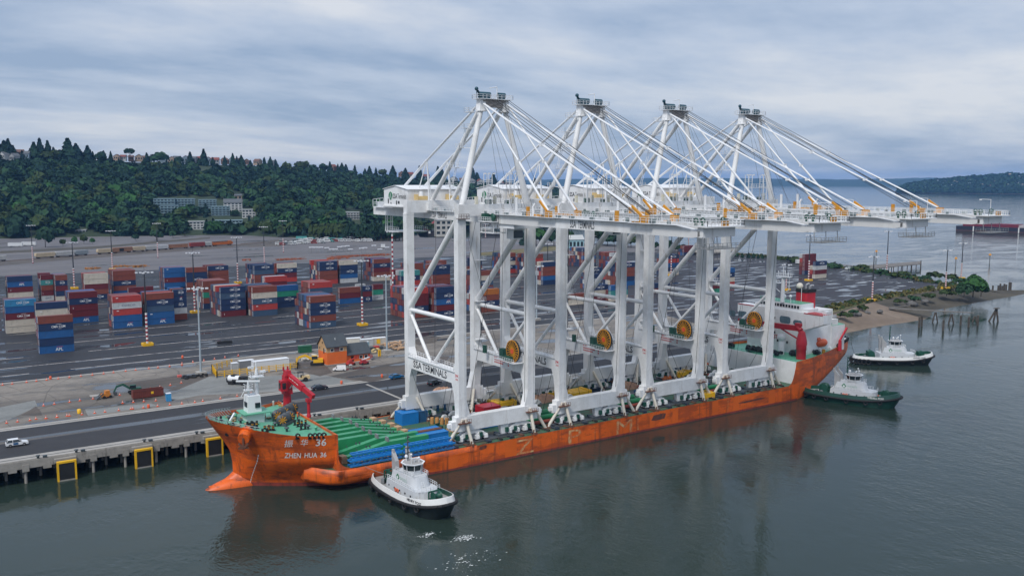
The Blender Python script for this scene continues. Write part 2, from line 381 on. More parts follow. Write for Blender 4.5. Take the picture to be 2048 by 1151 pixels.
# apron strips and ground surfaces, each a sheet a little above the one below
E1 = .012
sheet('wharf_pavement', rect(-420, XE, 47.62, 53.2), 6.0+E1, KERBM)
sheet('rail_slot', rect(-420, XE, 49.0, 49.45), 6.0+2*E1, APRON)
sheet('apron_road', rect(-420, XE, 51.6, 82), 6.0+2*E1, APRON)
sheet('apron_strip', rect(-420, XE, 66.5, 70.5), 6.0+3*E1, OLDASP)
sheet('crane_rail_strip', rect(-420, XE, 80.8, 84.4), 6.0+4*E1, KERBM)
sheet('rail_slot', rect(-420, XE, 82.4, 82.75), 6.0+5*E1, APRON)
p1 = [tuple(G(u, v, 6)[:2]) for u, v in ((733, 768), (802, 797))]
a_, b_ = np.array(p1[0]), np.array(p1[1]); nrm = np.array([-(b_-a_)[1], (b_-a_)[0]]); nrm = nrm/np.linalg.norm(nrm)*.5
sheet('joint_strip', [a_-nrm, b_-nrm, b_+nrm, a_+nrm], 6.0+4.4*E1, KERBM)
sheet('construction_ground', rect(-420, 215, 84.4, 150), 6.0+2*E1, CONC)
sheet('gravel_patch', [tuple(G(u, v, 6)[:2]) for u, v in ((-90, 850), (-40, 822), (70, 800), (75, 812), (20, 838), (-60, 862))], 6.0+3*E1, GRAVEL)
sheet('gravel_patch', [tuple(G(u, v, 6)[:2]) for u, v in ((330, 790), (420, 752), (520, 752), (640, 748), (720, 765), (560, 782), (400, 790), (350, 800))], 6.0+3.3*E1, GRAVEL)
sheet('gravel_patch', [tuple(G(u, v, 6)[:2]) for u, v in ((170, 818), (300, 806), (316, 811), (250, 820), (176, 832))], 6.0+3.6*E1, GRAVEL)
sheet('mud_patch', [tuple(G(u, v, 6)[:2]) for u, v in ((585, 726), (640, 716), (665, 745), (640, 752), (590, 740))], 6.0+4.0*E1, MUD)
sheet('mud_patch', [tuple(G(u, v, 6)[:2]) for u, v in ((660, 752), (730, 736), (840, 716), (900, 712), (880, 735), (740, 764))], 6.0+4.2*E1, MUD)
sheet('mud_patch', [tuple(G(u, v, 6)[:2]) for u, v in ((230, 768), (420, 742), (470, 748), (420, 778), (330, 788))], 6.0+2.7*E1, MUD)
sheet('mud_patch', [tuple(G(u, v, 6)[:2]) for u, v in ((42, 830), (72, 812), (82, 822), (84, 830))], 6.0+4.1*E1, MUD)
sheet('mud_patch', [tuple(G(u, v, 6)[:2]) for u, v in ((820, 682), (860, 670), (880, 674), (870, 684), (838, 690))], 6.0+9*E1, MUD)
sheet('yard_kerb', rect(-420, 260, 149.4, 151.0), 6.0+4.6*E1, KERBM)
yard = [(-600, 151), (215, 151), (222, 84), (282, 96), (352, 114), (447, 126)]
yard += [tuple(G(u, v, 6)[:2]) for u, v in ((1905, 573), (1890, 571), (1840, 559), (1760, 544), (1700, 534), (1640, 527), (1560, 514), (1440, 506), (1250, 505), (1000, 508), (700, 521), (600, 526), (200, 545), (0, 553), (-200, 560))]
yo = sheet('yard_asphalt', yard, 6.0+2*E1, YARD); yo.data.materials.append(PENA)
pen = [(196, 66.5), (214, 150), (240, 260), (420, 520)]+[tuple(G(u, v, 6)[:2]) for u, v in ((1440, 506), (1560, 514), (1640, 527), (1700, 534), (1760, 544), (1840, 559), (1890, 571), (1905, 573))]+[(447, 125.5), (352, 113.5), (282, 95), (222, 83)]
sheet('yard_asphalt', pen, 6.0+3*E1, PENA)
# thin pale seam lines across the yard
for y, spans in ((163.5, [(-420, -86), (-72, 120), (150, 200)]), (178.4, [(-95, 210)]), (199.1, [(-420, -84), (-60, 215)]), (225.2, [(-64, 60), (66, 220)]), (246.9, [(-48, 12), (36, 225)]), (288, [(-60, 230)]), (322, [(-30, 90), (120, 300)]), (351, [(-80, 300)]), (420, [(-100, 350)])):
    for x0, x1 in spans: sheet('yard_line', rect(x0, x1, y-.32, y+.32), 6.0+4.3*E1, LINE)
for u0, v0, u1, v1 in ((1748, 600, 1886, 573), (1886, 573, 1922, 570)):
    a_, b_ = G(u0, v0, 6)[:2], G(u1, v1, 6)[:2]; d = (b_-a_)/np.linalg.norm(b_-a_); q = np.array([-d[1], d[0]])*.8
    sheet('yard_kerb', [a_-q, b_-q, b_+q, a_+q], 6.0+5*E1, KERBM)
# railway bed, far roads
sheet('railway_bed', [tuple(G(u, v, 6)[:2]) for u, v in ((-150, 534), (0, 523), (120, 513), (470, 489), (560, 484), (560, 487), (470, 494), (120, 521), (0, 531), (-150, 543))], 6.0+2*E1, MUD)
sheet('track_ballast', [tuple(G(u, v, 6)[:2]) for u, v in ((-150, 512), (0, 502), (200, 492), (330, 481), (420, 474), (420, 477), (200, 496), (0, 507), (-150, 517))], 6.0+2.4*E1, DIRT)
sheet('dirt_patch', [tuple(G(u, v, 6)[:2]) for u, v in ((480, 487), (560, 478), (600, 483), (560, 492), (500, 494))], 6.0+3*E1, MUD)
sheet('dirt_patch', [tuple(G(u, v, 6)[:2]) for u, v in ((940, 507), (1100, 492), (1180, 492), (1100, 502), (960, 512))], 6.0+3*E1, SCRUB)
# beach and shore slopes right of the wharf
def slope(name, top, bot, m, rows=5, jag=.6):
    P = []
    for i in range(rows+1):
        k = i/rows; P.append([(a[0]*(1-k)+c[0]*k+(R()-.5)*jag*2, a[1]*(1-k)+c[1]*k+(R()-.5)*jag*2, a[2]*(1-k)+c[2]*k+(R()-.5)*jag*(.6 if 0 < i < rows else 0)) for a, c in zip(top, bot)])
    return tag(MB().grid(P).build(name, m), kind='structure')
def dens(pts, k=6):
    o = []
    for a, c in zip(pts, pts[1:]):
        for i in range(k): o.append(tuple(a[j]+(c[j]-a[j])*i/k for j in range(3)))
    return o+[pts[-1]]
bt = dens([(198, 66, 5.9), (222, 79, 5.9), (282, 91.5, 5.9), (352, 111.5, 5.9)])
bb = dens([(204, 62, -1.0), (245, 66, -1.0), (300, 74, -1), (352, 72, -1)])
slope('beach', bt, bb, SAND, 6, .35)
bt = dens([(352, 111.5, 5.9), (400, 117, 5.9), (447, 122.5, 5.9), (478, 125, 5.9)])
bb = dens([(352, 72, -1), (388, 92, -1.0), (440, 95, -1), (500, 100, -1)])
slope('shore', bt, bb, DIRT, 6, .8)
bt = dens([(478, 125, 5.8), (500, 118, 2.2), (530, 112, 1.0)]); bb = dens([(500, 100, -1), (520, 101, -1), (545, 106, -1)]); slope('shore_spit', bt, bb, DIRT, 4, .6)
bt = dens([(530, 112, 1.0), (500, 118, 2.2), (478, 126, 5.8), (474, 150, 5.8)]); bb = dens([(548, 118, -1), (515, 132, -1), (500, 140, -1), (490, 152, -1)]); slope('shore_spit', bt, bb, DIRT, 4, .6)
sheet('scrub_bank', [(222, 80.5), (282, 92), (352, 112), (447, 123), (474, 126), (474, 131), (447, 128.5), (400, 125), (352, 119), (320, 112), (282, 99), (222, 86)], 6.0+6*E1, SCRUB)
# ================================================================ heavy-lift ship
YC = 16.0
SHIP = thing('heavy_lift_ship', 'long orange heavy-lift ship with green deck carrying four white cranes', 'ship', (60, YC, 0))
ZS, XS = [-3, 0, 3, 6, 9, 12, 15, 18.6], [-55.5, -56, -56.3, -56.3, -56.8, -58.4, -60.4, -62.7]
def stem(z): return float(np.interp(z, ZS, XS))
def hbT(d):
    t = min(1, max(0, d/27)); return 21*(1-(1-t)**1.5)**.65
def hbW(d):
    t = min(1, max(0, d/55)); return 21*(1-(1-t)**2.3)
def hbB(x, z):
    d = max(0, x-stem(z)); w = smooth01((z-.3)/8.5); return hbW(d)*(1-w)+hbT(d)*w
def ztop(x): return 14.9+3.6*max(0, (-44-x)/18.7)**1.35
Z_DECK = 5.5
def hbS(x): return float(np.interp(x, [130, 137, 146, 155, 163, 170, 177, 183, 187, 190], [21, 20.9, 19.4, 17.4, 15.2, 13.1, 10.9, 8.6, 6.0, 0.0]))
def zb(x): return float(np.interp(x, [110, 138, 148, 156, 164, 172, 180, 190], [-3, -2.4, .6, 2.8, 5.0, 7.3, 9.7, 12.2]))
def ztS(x): return 13.7+1.0*smooth01((x-137)/53)
mb = MB()
# bow shell
for sgn in (-1, 1):
    P = []
    for i in range(33):
        k = (i/32)**1.5; row = []
        for j in range(25):
            zz = j/24; zt = 14.9
            xs = stem(-2+20.6*zz); x0 = xs*(1-k)+(-36.5)*k; ztp = ztop(x0); z = -2+(ztp+2)*zz
            x = stem(z)*(1-k)+(-36.5)*k; row.append((x, YC+sgn*hbB(x, z), z))
        P.append(row)
    mb.grid(P, 0, True, sgn > 0)
    # lower side, bow to stern quarter
    P = []
    for x in list(np.linspace(-36.5, 0, 12))+[40, 90, 131]:
        P.append([(x, YC+sgn*(hbW(x-stem(z))*(1-smooth01((z-.5)/3))+21*smooth01((z-.5)/3) if x < 0 else 21), z) for z in (-2, -.5, .5, 1.2, 2, 2.8, 3.6, Z_DECK)])
    mb.grid(P, 0, True, sgn > 0)
    # stern
    P = []
    for x in list(np.linspace(131, 137, 13))+list(np.linspace(139, 190, 26)):
        zt = 5.5+8.2*max(0, (x-132.2)/4.8)**3.2 if x <= 137 else ztS(x); b0 = zb(x); h = hbS(x); row = []
        for k, f in ((0, 0), (.55, .0), (.8, .25), (.93, .8), (.985, 1.8), (1, 3.4)): row.append((x, YC+sgn*h*k, min(zt-.3, b0-1.6+f*1.2)))
        z1 = row[-1][2]
        for q in (.25, .5, .75, 1): row.append((x, YC+sgn*h, z1+(zt-z1)*q))
        P.append(row)
    mb.grid(P, 0, True, sgn > 0)
# bulb
Pb = []
for i in range(13):
    t_ = i/12; x = -64.2+12*t_; r = 2.55*math.sqrt(max(0.0, 1-(1-t_)**2))*(1+.3*t_)
    Pb.append([(x, YC+r*.95*math.cos(a), -.9+.9*t_+r*.95*math.sin(a)) for a in np.linspace(0, 2*math.pi, 17)])
mb.grid(Pb, 0, True)
# stem fairing above bulb
Pf = []
for i in range(9):
    t_ = i/8; x = -62.5+8*t_; w_ = .25+1.6*t_; zt = .9+4.6*t_**2.0
    Pf.append([(x, YC-w_*1.5, 0), (x, YC-w_*.8, zt*.65), (x, YC, zt), (x, YC+w_*.8, zt*.65), (x, YC+w_*1.5, 0)])
mb.grid(Pf, 0, True)
mb.bx(-36.52, -36.2, -4.4, 36.4, Z_DECK, 14.8)
HULL = mb.build('hull', ORANGE, SHIP)
# boot-top band at the waterline
# sponsons (deck-edge shelves that run out past the bow flare)
for sgn in (-1, 1):
    mb = MB(); P = []
    for x in list(np.linspace(-42.6, -34, 16))+list(np.linspace(-32, 4, 10)):
        k_ = smooth01((x+42.6)/8.0)**.8; hi = hbB(x, 5.2); yo = hi+.05+max(0, 21.02-hi-.05)*k_; yi = min(yo-.02, hbB(x, 2.6)-.3); zt = 5.62+.5*smooth01((-34-x)/8)
        P.append([(x, YC+sgn*yi, 2.4-1.0*k_), (x, YC+sgn*(yo-.9*k_), 2.3-.6*k_), (x, YC+sgn*(yo-.25*k_), 3.0-.4*k_), (x, YC+sgn*yo, 3.9), (x, YC+sgn*yo, zt), (x, YC+sgn*(yo-.25*k_), zt), (x, YC+sgn*(yo-.25*k_), 5.4)])
    mb.grid(P, 0, True, sgn > 0); c0 = P[0]; mb.add(c0, [tuple(range(len(c0)))])
    # round fillet where the forecastle shell meets the low deck
    fl = [(-36.2, Z_DECK)]+[(-36.2+3.6*(1-math.sin(a)), Z_DECK+3.6*(1-math.cos(a))) for a in np.linspace(0, math.pi/2, 8)]
    fl = [(-36.3, Z_DECK), (-31.5, Z_DECK)]+[(-31.5-4.7*math.sin(a), Z_DECK+3.6*(1-math.cos(a))) for a in np.linspace(0.15, math.pi/2, 8)]
    mb.extr([(p[0], YC+sgn*20.45, p[1]) for p in fl], (0, -sgn*.35, 0))
    mb.build('sponson', ORANGE, SHIP)
# decks
def deck_hb(x):
    k_ = smooth01((x+42.6)/8.0)**.8; hi = hbB(x, 5.2); return min(20.9, hi+max(0, 20.95-hi)*k_-.05)
mb = MB(); P = [[(x, YC-deck_hb(x), Z_DECK), (x, YC, Z_DECK+.1), (x, YC+deck_hb(x), Z_DECK)] for x in list(np.linspace(-43, -30, 24))+[0, 60, 137]]
mb.grid(P, 0, False, True); mb.build('main_deck', GREEND, SHIP)
mb = MB(); s1, s2 = [], []
for i in range(26):
    x = -61.6+25.2*(i/25)**1.3; h = max(.05, hbB(x, ztop(x)-.8)-.25); s1.append((x, YC-h, ztop(x)-.75)); s2.append((x, YC+h, ztop(x)-.75))
mb.grid([[a, ((a[0]+c[0])/2, YC, a[2]+.15), c] for a, c in zip(s1, s2)], 0, False, True); mb.build('forecastle_deck', GREENF, SHIP)
mb = MB(); P = []
for x in np.linspace(137, 189.5, 24): P.append([(x, YC-hbS(x)+.1, ztS(x)-.9), (x, YC+hbS(x)-.1, ztS(x)-.9)])
mb.grid(P, 0, False, True); mb.build('poop_deck', GREENF, SHIP)
# bulwark rail of the bow
rail_m = mat('grey_rail_paint', (.30, .35, .36), .5)
for sgn in (-1, 1):
    mb = MB(); pts = []
    for i in range(15):
        x = -62.3+9.5*(i/14)**1.6; z = ztop(x); pts.append((x, YC+sgn*hbB(x, z-.1), z))
    for a, c in zip(pts, pts[1:]):
        mb.tube((a[0], a[1], a[2]+1.0), (c[0], c[1], c[2]+1.0), .07, n=5); mb.tube((a[0], a[1], a[2]+.5), (c[0], c[1], c[2]+.5), .05, n=4); mb.tube(a, (a[0], a[1], a[2]+1.0), .05, n=4)
        mb.tube((a[0], a[1], a[2]+.9), (a[0]+1.1, YC+(a[1]-YC)*.86, a[2]-.7), .06, n=4)
    mb.build('bow_rail', rail_m, SHIP)
# side railings of the long deck
mb = MB(); mb.rail([(-30, YC-20.7, Z_DECK), (130, YC-20.7, Z_DECK)], 1.1, 2.4, .035); mb.build('side_rail', mat('rusty_rail', (.16, .12, .07), .6, var=.3), SHIP)
mb = MB(); mb.rail([(-30, YC+20.7, Z_DECK), (130, YC+20.7, Z_DECK)], 1.1, 2.4, .03); mb.build('side_rail', MATS['rusty_rail'], SHIP)
# lettering carried on the bow shell
def onhull(p): return np.array([p[0], YC-hbB(p[0], p[2])-.05, p[2]])
def hull_at(u, v):
    y = 0.0
    for _ in range(40):
        p = GY(u, v, y); y = .5*y+.5*(YC-hbB(p[0], p[2]))
    return GY(u, v, y)
PAINTW = mat('lettering_white', (.72, .72, .70), .5, var=.08)
mb = MB()
def hull_text(st, u0, u1, vb, vt, bold=False):
    a, c = hull_at(u0, vb), hull_at(u1, vb); top = hull_at((u0+u1)/2, vt); base = (a[2]+c[2])/2
    mb.text(st, (a[0], 0, base), (1, 0, 0), (0, 0, 1), w=c[0]-a[0], h=top[2]-hull_at((u0+u1)/2, vb)[2], bold=bold, fn=onhull)
hull_text('振', 567.5, 585, 893.5, 879, .008); hull_text('华', 600.5, 615, 891, 877.5, .008); hull_text('36', 631, 652, 891, 876.5, True)
hull_text('ZHEN', 568.5, 601, 915, 905, .012); hull_text('HUA', 608.5, 634, 914.5, 904.5, .012); hull_text('36', 640, 652.5, 913.5, 903.5, True)
mb.build('name_lettering', PAINTW, SHIP)
# draught marks near the bow: a thin pale vertical scale
mb = MB()
for z in np.arange(.6, 9, .75):
    x = -52.9+.05*z; mb.add([onhull((x, 0, z)), onhull((x+.16, 0, z)), onhull((x+.16, 0, z+.62)), onhull((x, 0, z+.62))], [(0, 1, 2, 3)])
mb.build('draught_marks', PAINTW, SHIP)
# painted hull letters and patches on the side
mb = MB(); FADE = mat('faded_cream_letter', (.62, .42, .20), .6, var=.15, dirt=(.58, .11, .015), dirt_amt=.78, dirt_scale=(.8, .8, .5))
def side(u, v): return GY(u, v, YC-21.04)
for st, u0, u1, v0, v1 in (('Z', 1032, 1067, 905, 878), ('P', 1137, 1163, 886, 859), ('M', 1233, 1264, 867, 838)):
    a, c = side(u0, v0), side(u1, v0); mb.text(st, (a[0], YC-21.04, .6), (1, 0, 0), (0, 0, 1), w=c[0]-a[0], h=4.2); mb.build('lettering', FADE, SHIP); mb = MB()
mb = MB(); OR2 = mat('fresh_orange_paint', (.72, .13, .012), .45, var=.06)
for u, w_ in ((896, 3), (1010, 4), (1300, 2.0), (1322, 2.5), (1345, 2.5), (1424, 2.8), (1466, 3.0), (1536, 3.4), (1556, 1.6)):
    x = side(u, 830)[0]; mb = MB(); mb.add([(x, YC-21.03, .5), (x+w_, YC-21.03, .5), (x+w_, YC-21.03, 5.3), (x, YC-21.03, 5.3)], [(0, 1, 2, 3)]); mb.build('paint_patch', OR2, SHIP)
mb = MB(); OR3 = mat('scuffed_dark_paint', (.10, .04, .03), .7, var=.4, dirt=(.3, .06, .01), dirt_amt=.5, dirt_scale=(.6, .6, .6))
for u0, u1, za, zc_ in ((1303, 1332, 2.6, 4.6), (1475, 1530, 2.6, 3.4), (958, 974, 4.1, 5.3)):
    x0, x1 = side(u0, 830)[0], side(u1, 830)[0]; q = (x1-x0); mb = MB()
    mb.add([(x0, YC-21.035, za+.3), (x0+q*.3, YC-21.035, za), (x1-q*.1, YC-21.035, za+.2), (x1, YC-21.035, zc_-.3), (x1-q*.2, YC-21.035, zc_), (x0+q*.15, YC-21.035, zc_-.2)], [(0, 1, 2, 3, 4, 5)]); mb.build('paint_scuff', OR3, SHIP)
mb = MB()
for u, st in ((1190, None), (1276, None), (1455, None)):
    x = side(u, 850)[0]; mb = MB()
    mb.bx(x-.05, x+.05, YC-21.06, YC-21.0, .9, 4.4)
    for z in (1.0, 2.6, 4.2): mb.bx(x-.3, x+.3, YC-21.055, YC-21.0, z, z+.14)
    mb.build('draught_marks', FADE, SHIP)
# boot stripe: dark red-brown band just over the water, 3 cm proud
mb = MB()
for sgn in (-1, 1):
    P = []
    for x in list(np.linspace(-55.4, -36.5, 22))+list(np.linspace(-36, 0, 12))+[40, 90, 131, 138]:
        row = []
        for z in (-.6, .2, .95 if x < -10 else .55):
            h = hbB(x, z) if x < -36.5 else (hbW(x-stem(z))*(1-smooth01((z-.5)/3))+21*smooth01((z-.5)/3) if x < 0 else 21)
            row.append((x, YC+sgn*(h+.04), z))
        P.append(row)
    mb.grid(P, 0, True, sgn > 0)
mb.build('boot_stripe', mat('boot_stripe_paint', (.26, .045, .03), .55, var=.3, dirt=(.06, .025, .02), dirt_amt=.5), SHIP)
# anchor in its bolster
a_ = hull_at(492, 868)
mb = MB(); nx = np.array([-.55, -.75, -.25]); nx /= np.linalg.norm(nx); q0 = a_-nx*1.0
mb.tube(q0, a_+nx*2.2, 1.75, 1.45, n=14); BOL = mb.build('anchor_bolster', ORANGE, SHIP)
mb = MB(); k0 = a_+nx*2.2+np.array([0, 0, -.6])
mb.tube(k0+np.array([0, 0, .9]), k0+np.array([0, 0, -1.9]), .28, n=6)
for dx in (-1, 1): mb.bar(k0+np.array([0, 0, -1.6]), k0+np.array([dx*1.3*.8, -dx*1.0*.4, -.5]), .7, .45)
mb.bar(k0+np.array([-1.2, .3, -1.6]), k0+np.array([1.2, -.3, -1.6]), .5, .5); mb.build('anchor', RUST, SHIP)
# fairleads in the bow
mb = MB()
for u, v in ((454, 868), (497, 872)):
    p = hull_at(u, v); mb.tube(p-nx*.3, p+nx*.15, .5, n=10)
mb.build('fairlead', BLACK, SHIP)
# forecastle house and foremast
zf = 14.2
fm = (-49.4, 20.4)
mb = MB(); mb.bx(fm[0]-2.2, fm[0]+2.4, fm[1]-2.3, fm[1]+2.3, zf, zf+3.0)
mb.rbx((fm[0]+.1, fm[1], zf+3.25), (3.6, 3.8, 4.3), 0, 0, .9); FH = mb.build('mast_house', WHITE2, SHIP)
mb = MB(); mb.bx(fm[0]-3.2, fm[0]+4.0, fm[1]-3.3, fm[1]+3.2, zf+3.0, zf+3.25); mb.build('platform', GREENF, FH)
mb = MB(); mb.bx(fm[0]+.2, fm[0]+1.5, fm[1]-2.06, fm[1]-1.7, zf+4.4, zf+5.7); mb.bx(fm[0]-1.78, fm[0]-1.6, fm[1]-1.2, fm[1]+.8, zf+4.6, zf+5.9); mb.build('window', GLASS, FH)
mb = MB(); mb.tube((fm[0]+1.6, fm[1]+.6, zf+6), (fm[0]+1.6, fm[1]+.6, zf+14.2), .55, .42, n=10); mb.rbx((fm[0]+1.6, fm[1]+.6, zf+12.0), (3.4, 2.6, .25))
mb.rail([(fm[0]-.1, fm[1]-.7, zf+12.2), (fm[0]+3.3, fm[1]-.7, zf+12.2), (fm[0]+3.3, fm[1]+1.9, zf+12.2), (fm[0]-.1, fm[1]+1.9, zf+12.2), (fm[0]-.1, fm[1]-.7, zf+12.2)], 1.0, 1.0, .05)
mb.tube((fm[0]+1.6, fm[1]+.6, zf+14), (fm[0]+1.6, fm[1]+.6, zf+16), .18, n=6); mb.bx(fm[0]-.6, fm[0]+1.0, fm[1]+.3, fm[1]+.9, zf+14.4, zf+14.9); mb.bx(fm[0]+2.6, fm[0]+4, fm[1]+.2, fm[1]+.9, zf+13, zf+13.5); mb.build('foremast', WHITE2, SHIP)
mb = MB(); q = (fm[0]-.9, fm[1]-.2); mb.tube((*q, zf+7.4), (*q, zf+11.2), .28, n=8); mb.rbx((*q, zf+8.9), (2.2, 2.0, .2)); mb.rail([(q[0]-1, q[1]-.9, zf+9.1), (q[0]+1, q[1]-.9, zf+9.1), (q[0]+1, q[1]+.9, zf+9.1), (q[0]-1, q[1]+.9, zf+9.1), (q[0]-1, q[1]-.9, zf+9.1)], 1.4, 1.0, .06)
mb.bar((q[0]-2.6, q[1]+1.7, zf+11.3), (q[0]+2.6, q[1]-1.6, zf+11.3), .5, .35)
for dx in (-1, 1): mb.tube((q[0]+dx, q[1], zf+9), (q[0]+dx*2.0, q[1], zf+7.3), .08, n=5)
mb.build('radar_mast', WHITE2, SHIP)
mb = MB(); mb.bar((-57.8, 15.6, 15.4), (-54.6, 18.6, 18.0), .35, .35); mb.build('bow_davit', WHITE2, SHIP)
# windlasses: dark drums with yellow spoked ends
for wx, wy in ((-42.0, 19.5), (-42.6, 14.2), (-38.6, 22.6)):
    mb = MB()
    for k in (-1, 0, 1): mb.lathe([(.5, -.42), (1.45, -.40), (1.45, -.25), (.6, -.2), (.6, .2), (1.45, .25), (1.45, .40), (.5, .42)], (wx+k*1.5, wy+k*1.3, zf+1.7), 16, 'y')
    mb.rbx((wx, wy, zf), (5, 2.4, .8), .75); wl = mb.build('windlass', DGREY, SHIP)
    mb = MB()
    for k in (-1, 1):
        c_ = (wx+k*1.5, wy+k*1.3-.5, zf+1.7)
        for j in range(4): a = j*math.pi/4; mb.bar((c_[0]-1.1*math.cos(a), c_[1], c_[2]-1.1*math.sin(a)), (c_[0]+1.1*math.cos(a), c_[1], c_[2]+1.1*math.sin(a)), .12, .2)
    mb.build('spokes', AMBER, wl)
# mooring bitts, vents
for i in range(30):
    while True:
        x = -59+21*R(); y = YC+(R()*2-1)*17
        if abs(y-YC) < hbB(x, 15.3)-1.8 and math.hypot(x-fm[0], y-fm[1]) > 4.2 and math.hypot(x+42, y-18) > 5 and math.hypot(x+36, y-30) > 3 and math.hypot(x+36.5, y-16) > 2: break
    z0 = ztop(x)-.75; mb = MB(); h = .9+.7*R()
    if i % 3:
        for d in (-.55, .55): mb.tube((x+d, y, z0), (x+d, y, z0+h), .3, n=8, mi=0); mb.tube((x+d, y, z0+h*.72), (x+d, y, z0+h*.86), .32, n=8, mi=1 if i % 2 else 0)
        mb.bx(x-1, x+1, y-.4, y+.4, z0, z0+.15, 0); mb.build('mooring_bitts', [BLACK, AMBER], SHIP)
    else:
        mb.lathe([(.3, 0), (.3, .8), (.62, .9), (.62, 1.15), (.05, 1.35)], (x, y, z0), 10); mb.build('deck_vent', DGREY if i % 2 else MATS['mint_deck_paint'], SHIP)
for k in range(5):
    u = (596, 621, 630.5, 639.5, 648.5)[k]; p = hull_at(u+1, 868.5); mb = MB(); mb.lathe([(.36, -.3), (.62, -.3), (.62, .3), (.36, .3)], (p[0], p[1]+.45, ztop(p[0])+.1), 10, 'y'); mb.bx(p[0]-.55, p[0]+.55, p[1]+.2, p[1]+.8, ztop(p[0])-.75, ztop(p[0])-.3); mb.build('roller_fairlead', BLACK, SHIP)
# coiled ropes and lashings on the forecastle
mb = MB()
for i in range(14):
    x, y = -57+18*R(), YC-5+16*R(); z0 = ztop(x)-.7
    for k in range(3): mb.lathe([(.5, k*.12), (.75, k*.12+.1), (.5, k*.12+.2)], (x, y, z0), 9)
mb.build('coiled_rope', mat('hemp_rope', (.34, .29, .17), .9, var=.3), SHIP)
mb = MB()
for i in range(12):
    p = G(708+3*i, 819+2.4*i, 14.2); p = (-33.4-.6*R()+.0*i, 27+.6*i, 14.2); a = R()*6; mb.tube((p[0]-3, p[1], 14.3), (p[0]-3+1.6*math.cos(a), p[1]+1.6*math.sin(a), 14.9), .09, n=5)
mb.build('boarding_ladder', AMBER, SHIP)
# red forward crane and its jib crutch
fc = thing('deck_crane', 'red jib crane on the forecastle beside the white foremast', 'crane', (-36.9, 28.5, zf))
cx, cy = -36.9, 28.5
mb = MB(); mb.lathe([(1.15, 0), (1.1, 2.4), (.95, 5.6), (.95, 6.0)], (cx, cy, zf), 14); mb.build('pedestal', RED, fc)
mb = MB(); mb.rbx((cx, cy, zf+4.6), (2.4, 2.6, 5.2), 0, 0, .8); mb.rbx((cx+.1, cy-.3, zf+9.8), (1.8, 2.2, 1.4), 0, 0, .8)
for dx in (-.7, .5): mb.rbx((cx+dx, cy+.4, zf+11), (.35, .5, 1.1), 0)
mb.build('slewing_column', RED, fc)
mb = MB(); mb.rbx((cx-1.5, cy-1.0, zf+5.8), (1.8, 2.0, 2.9), 0, 0, .92); mb.build('cab', RED, fc)
mb = MB(); mb.bx(cx-2.0, cx-1.0, cy-2.06, cy-1.98, zf+6.4, zf+8.1); mb.bx(cx-2.46, cx-2.38, cy-1.6, cy-.4, zf+6.4, zf+8.1); mb.build('cab_window', GLASS, fc)
jt = GX(627, 793, -33.4)
mb = MB(); A_, B_ = Vector((cx+.3, cy-.6, zf+9.6)), Vector(jt)
mb.bar(A_, A_.lerp(B_, .6), 1.2, 1.7); mb.bar(A_.lerp(B_, .6), B_, 1.0, 1.2); mb.build('jib', RED, fc)
mb = MB(); A2, B2 = A_.lerp(B_, .12), A_.lerp(B_, .52); d_ = (B2-A2).normalized(); sd_ = Vector((-1, 0, 0)); up_ = d_.cross(sd_).normalized(); up_ = up_ if up_.z > 0 else -up_
mb.text('KTCB', A2+Vector((-.62, 0, 0))-up_*.45, d_, up_, w=(B2-A2).length*.9, h=.9, bold=True); mb.build('lettering', PAINTW, fc)
mb = MB(); mb.tube((cx+.4, cy-1.2, zf+6.2), tuple(A_.lerp(B_, .22)-Vector((0, 0, .7))), .22, n=6); mb.build('luffing_ram', GREY, fc)
cr_ = thing('jib_crutch', 'red post that carries the resting jib at the forecastle edge', 'post', (-35.2, 16.6, 12.5))
p = GX(618, 837, -35.2); mb = MB(); mb.tube((p[0], p[1], 12.6), (p[0], p[1], 14.3), .8, .62, n=10, mi=1); mb.tube((p[0], p[1], 14.3), (p[0], p[1], GX(618, 797, -35.2)[2]), .42, n=10); mb.lathe([(.62, 0), (.62, .7), (.42, 1.2)], (p[0], p[1], 14.2), 10); zt_ = GX(618, 797, -35.2)[2]; mb.rbx((p[0], p[1], zt_-.9), (1.2, 1.5, .9), 0); mb.build('post', [RED, GREENF], cr_)
# ---- stern: poop front, deckhouse, bridge, funnel
mb = MB(); mb.bx(136.8, 137.1, YC-20.8, YC+20.8, Z_DECK, 13.6); mb.build('poop_bulkhead', WHITE, SHIP)
mb = MB(); mb.rail([(137.2, YC-20.5, 12.9), (137.2, YC+20.5, 12.9)], 1.5, 2.2, .06); mb.build('poop_rail', mat('green_rail', (.06, .3, .22), .5), SHIP)
HOUSE = None
mb = MB(); mb.bx(152, 172, 4.2, 31, 12.7, 25.0); mb.bx(153.5, 171, 6, 29, 25, 28.6)
mb.extr([(151.9, -4.3, 28.9), (151.9, -4.3, 25.6), (151.9, 3.6, 22.6), (151.9, 28.4, 22.6), (151.9, 36.3, 25.6), (151.9, 36.3, 28.9)], (4.6, 0, 0))
HOUSE = mb.build('deckhouse', WHITE, SHIP)
mb = MB(); mb.bx(168, 176, 4.0, 11, 12.8, 22.6); mb.build('side_house', WHITE, HOUSE)
mb = MB()
mb.bx(168.1, 175.9, 4.1, 10.9, 22.6, 22.75); mb.rail([(168.1, 4.1, 22.7), (168.1, 10.9, 22.7)], 1.1, 1.2, .06); mb.build('side_house_top', MATS['mint_deck_paint'], HOUSE)
mb = MB(); mb.lathe([(1.0, 0), (1.0, 1.9), (1.5, 2.1), (1.5, 3.3), (.2, 3.4)], (172, 6.8, 22.7), 14); mb.build('ventilator', GREY, HOUSE)
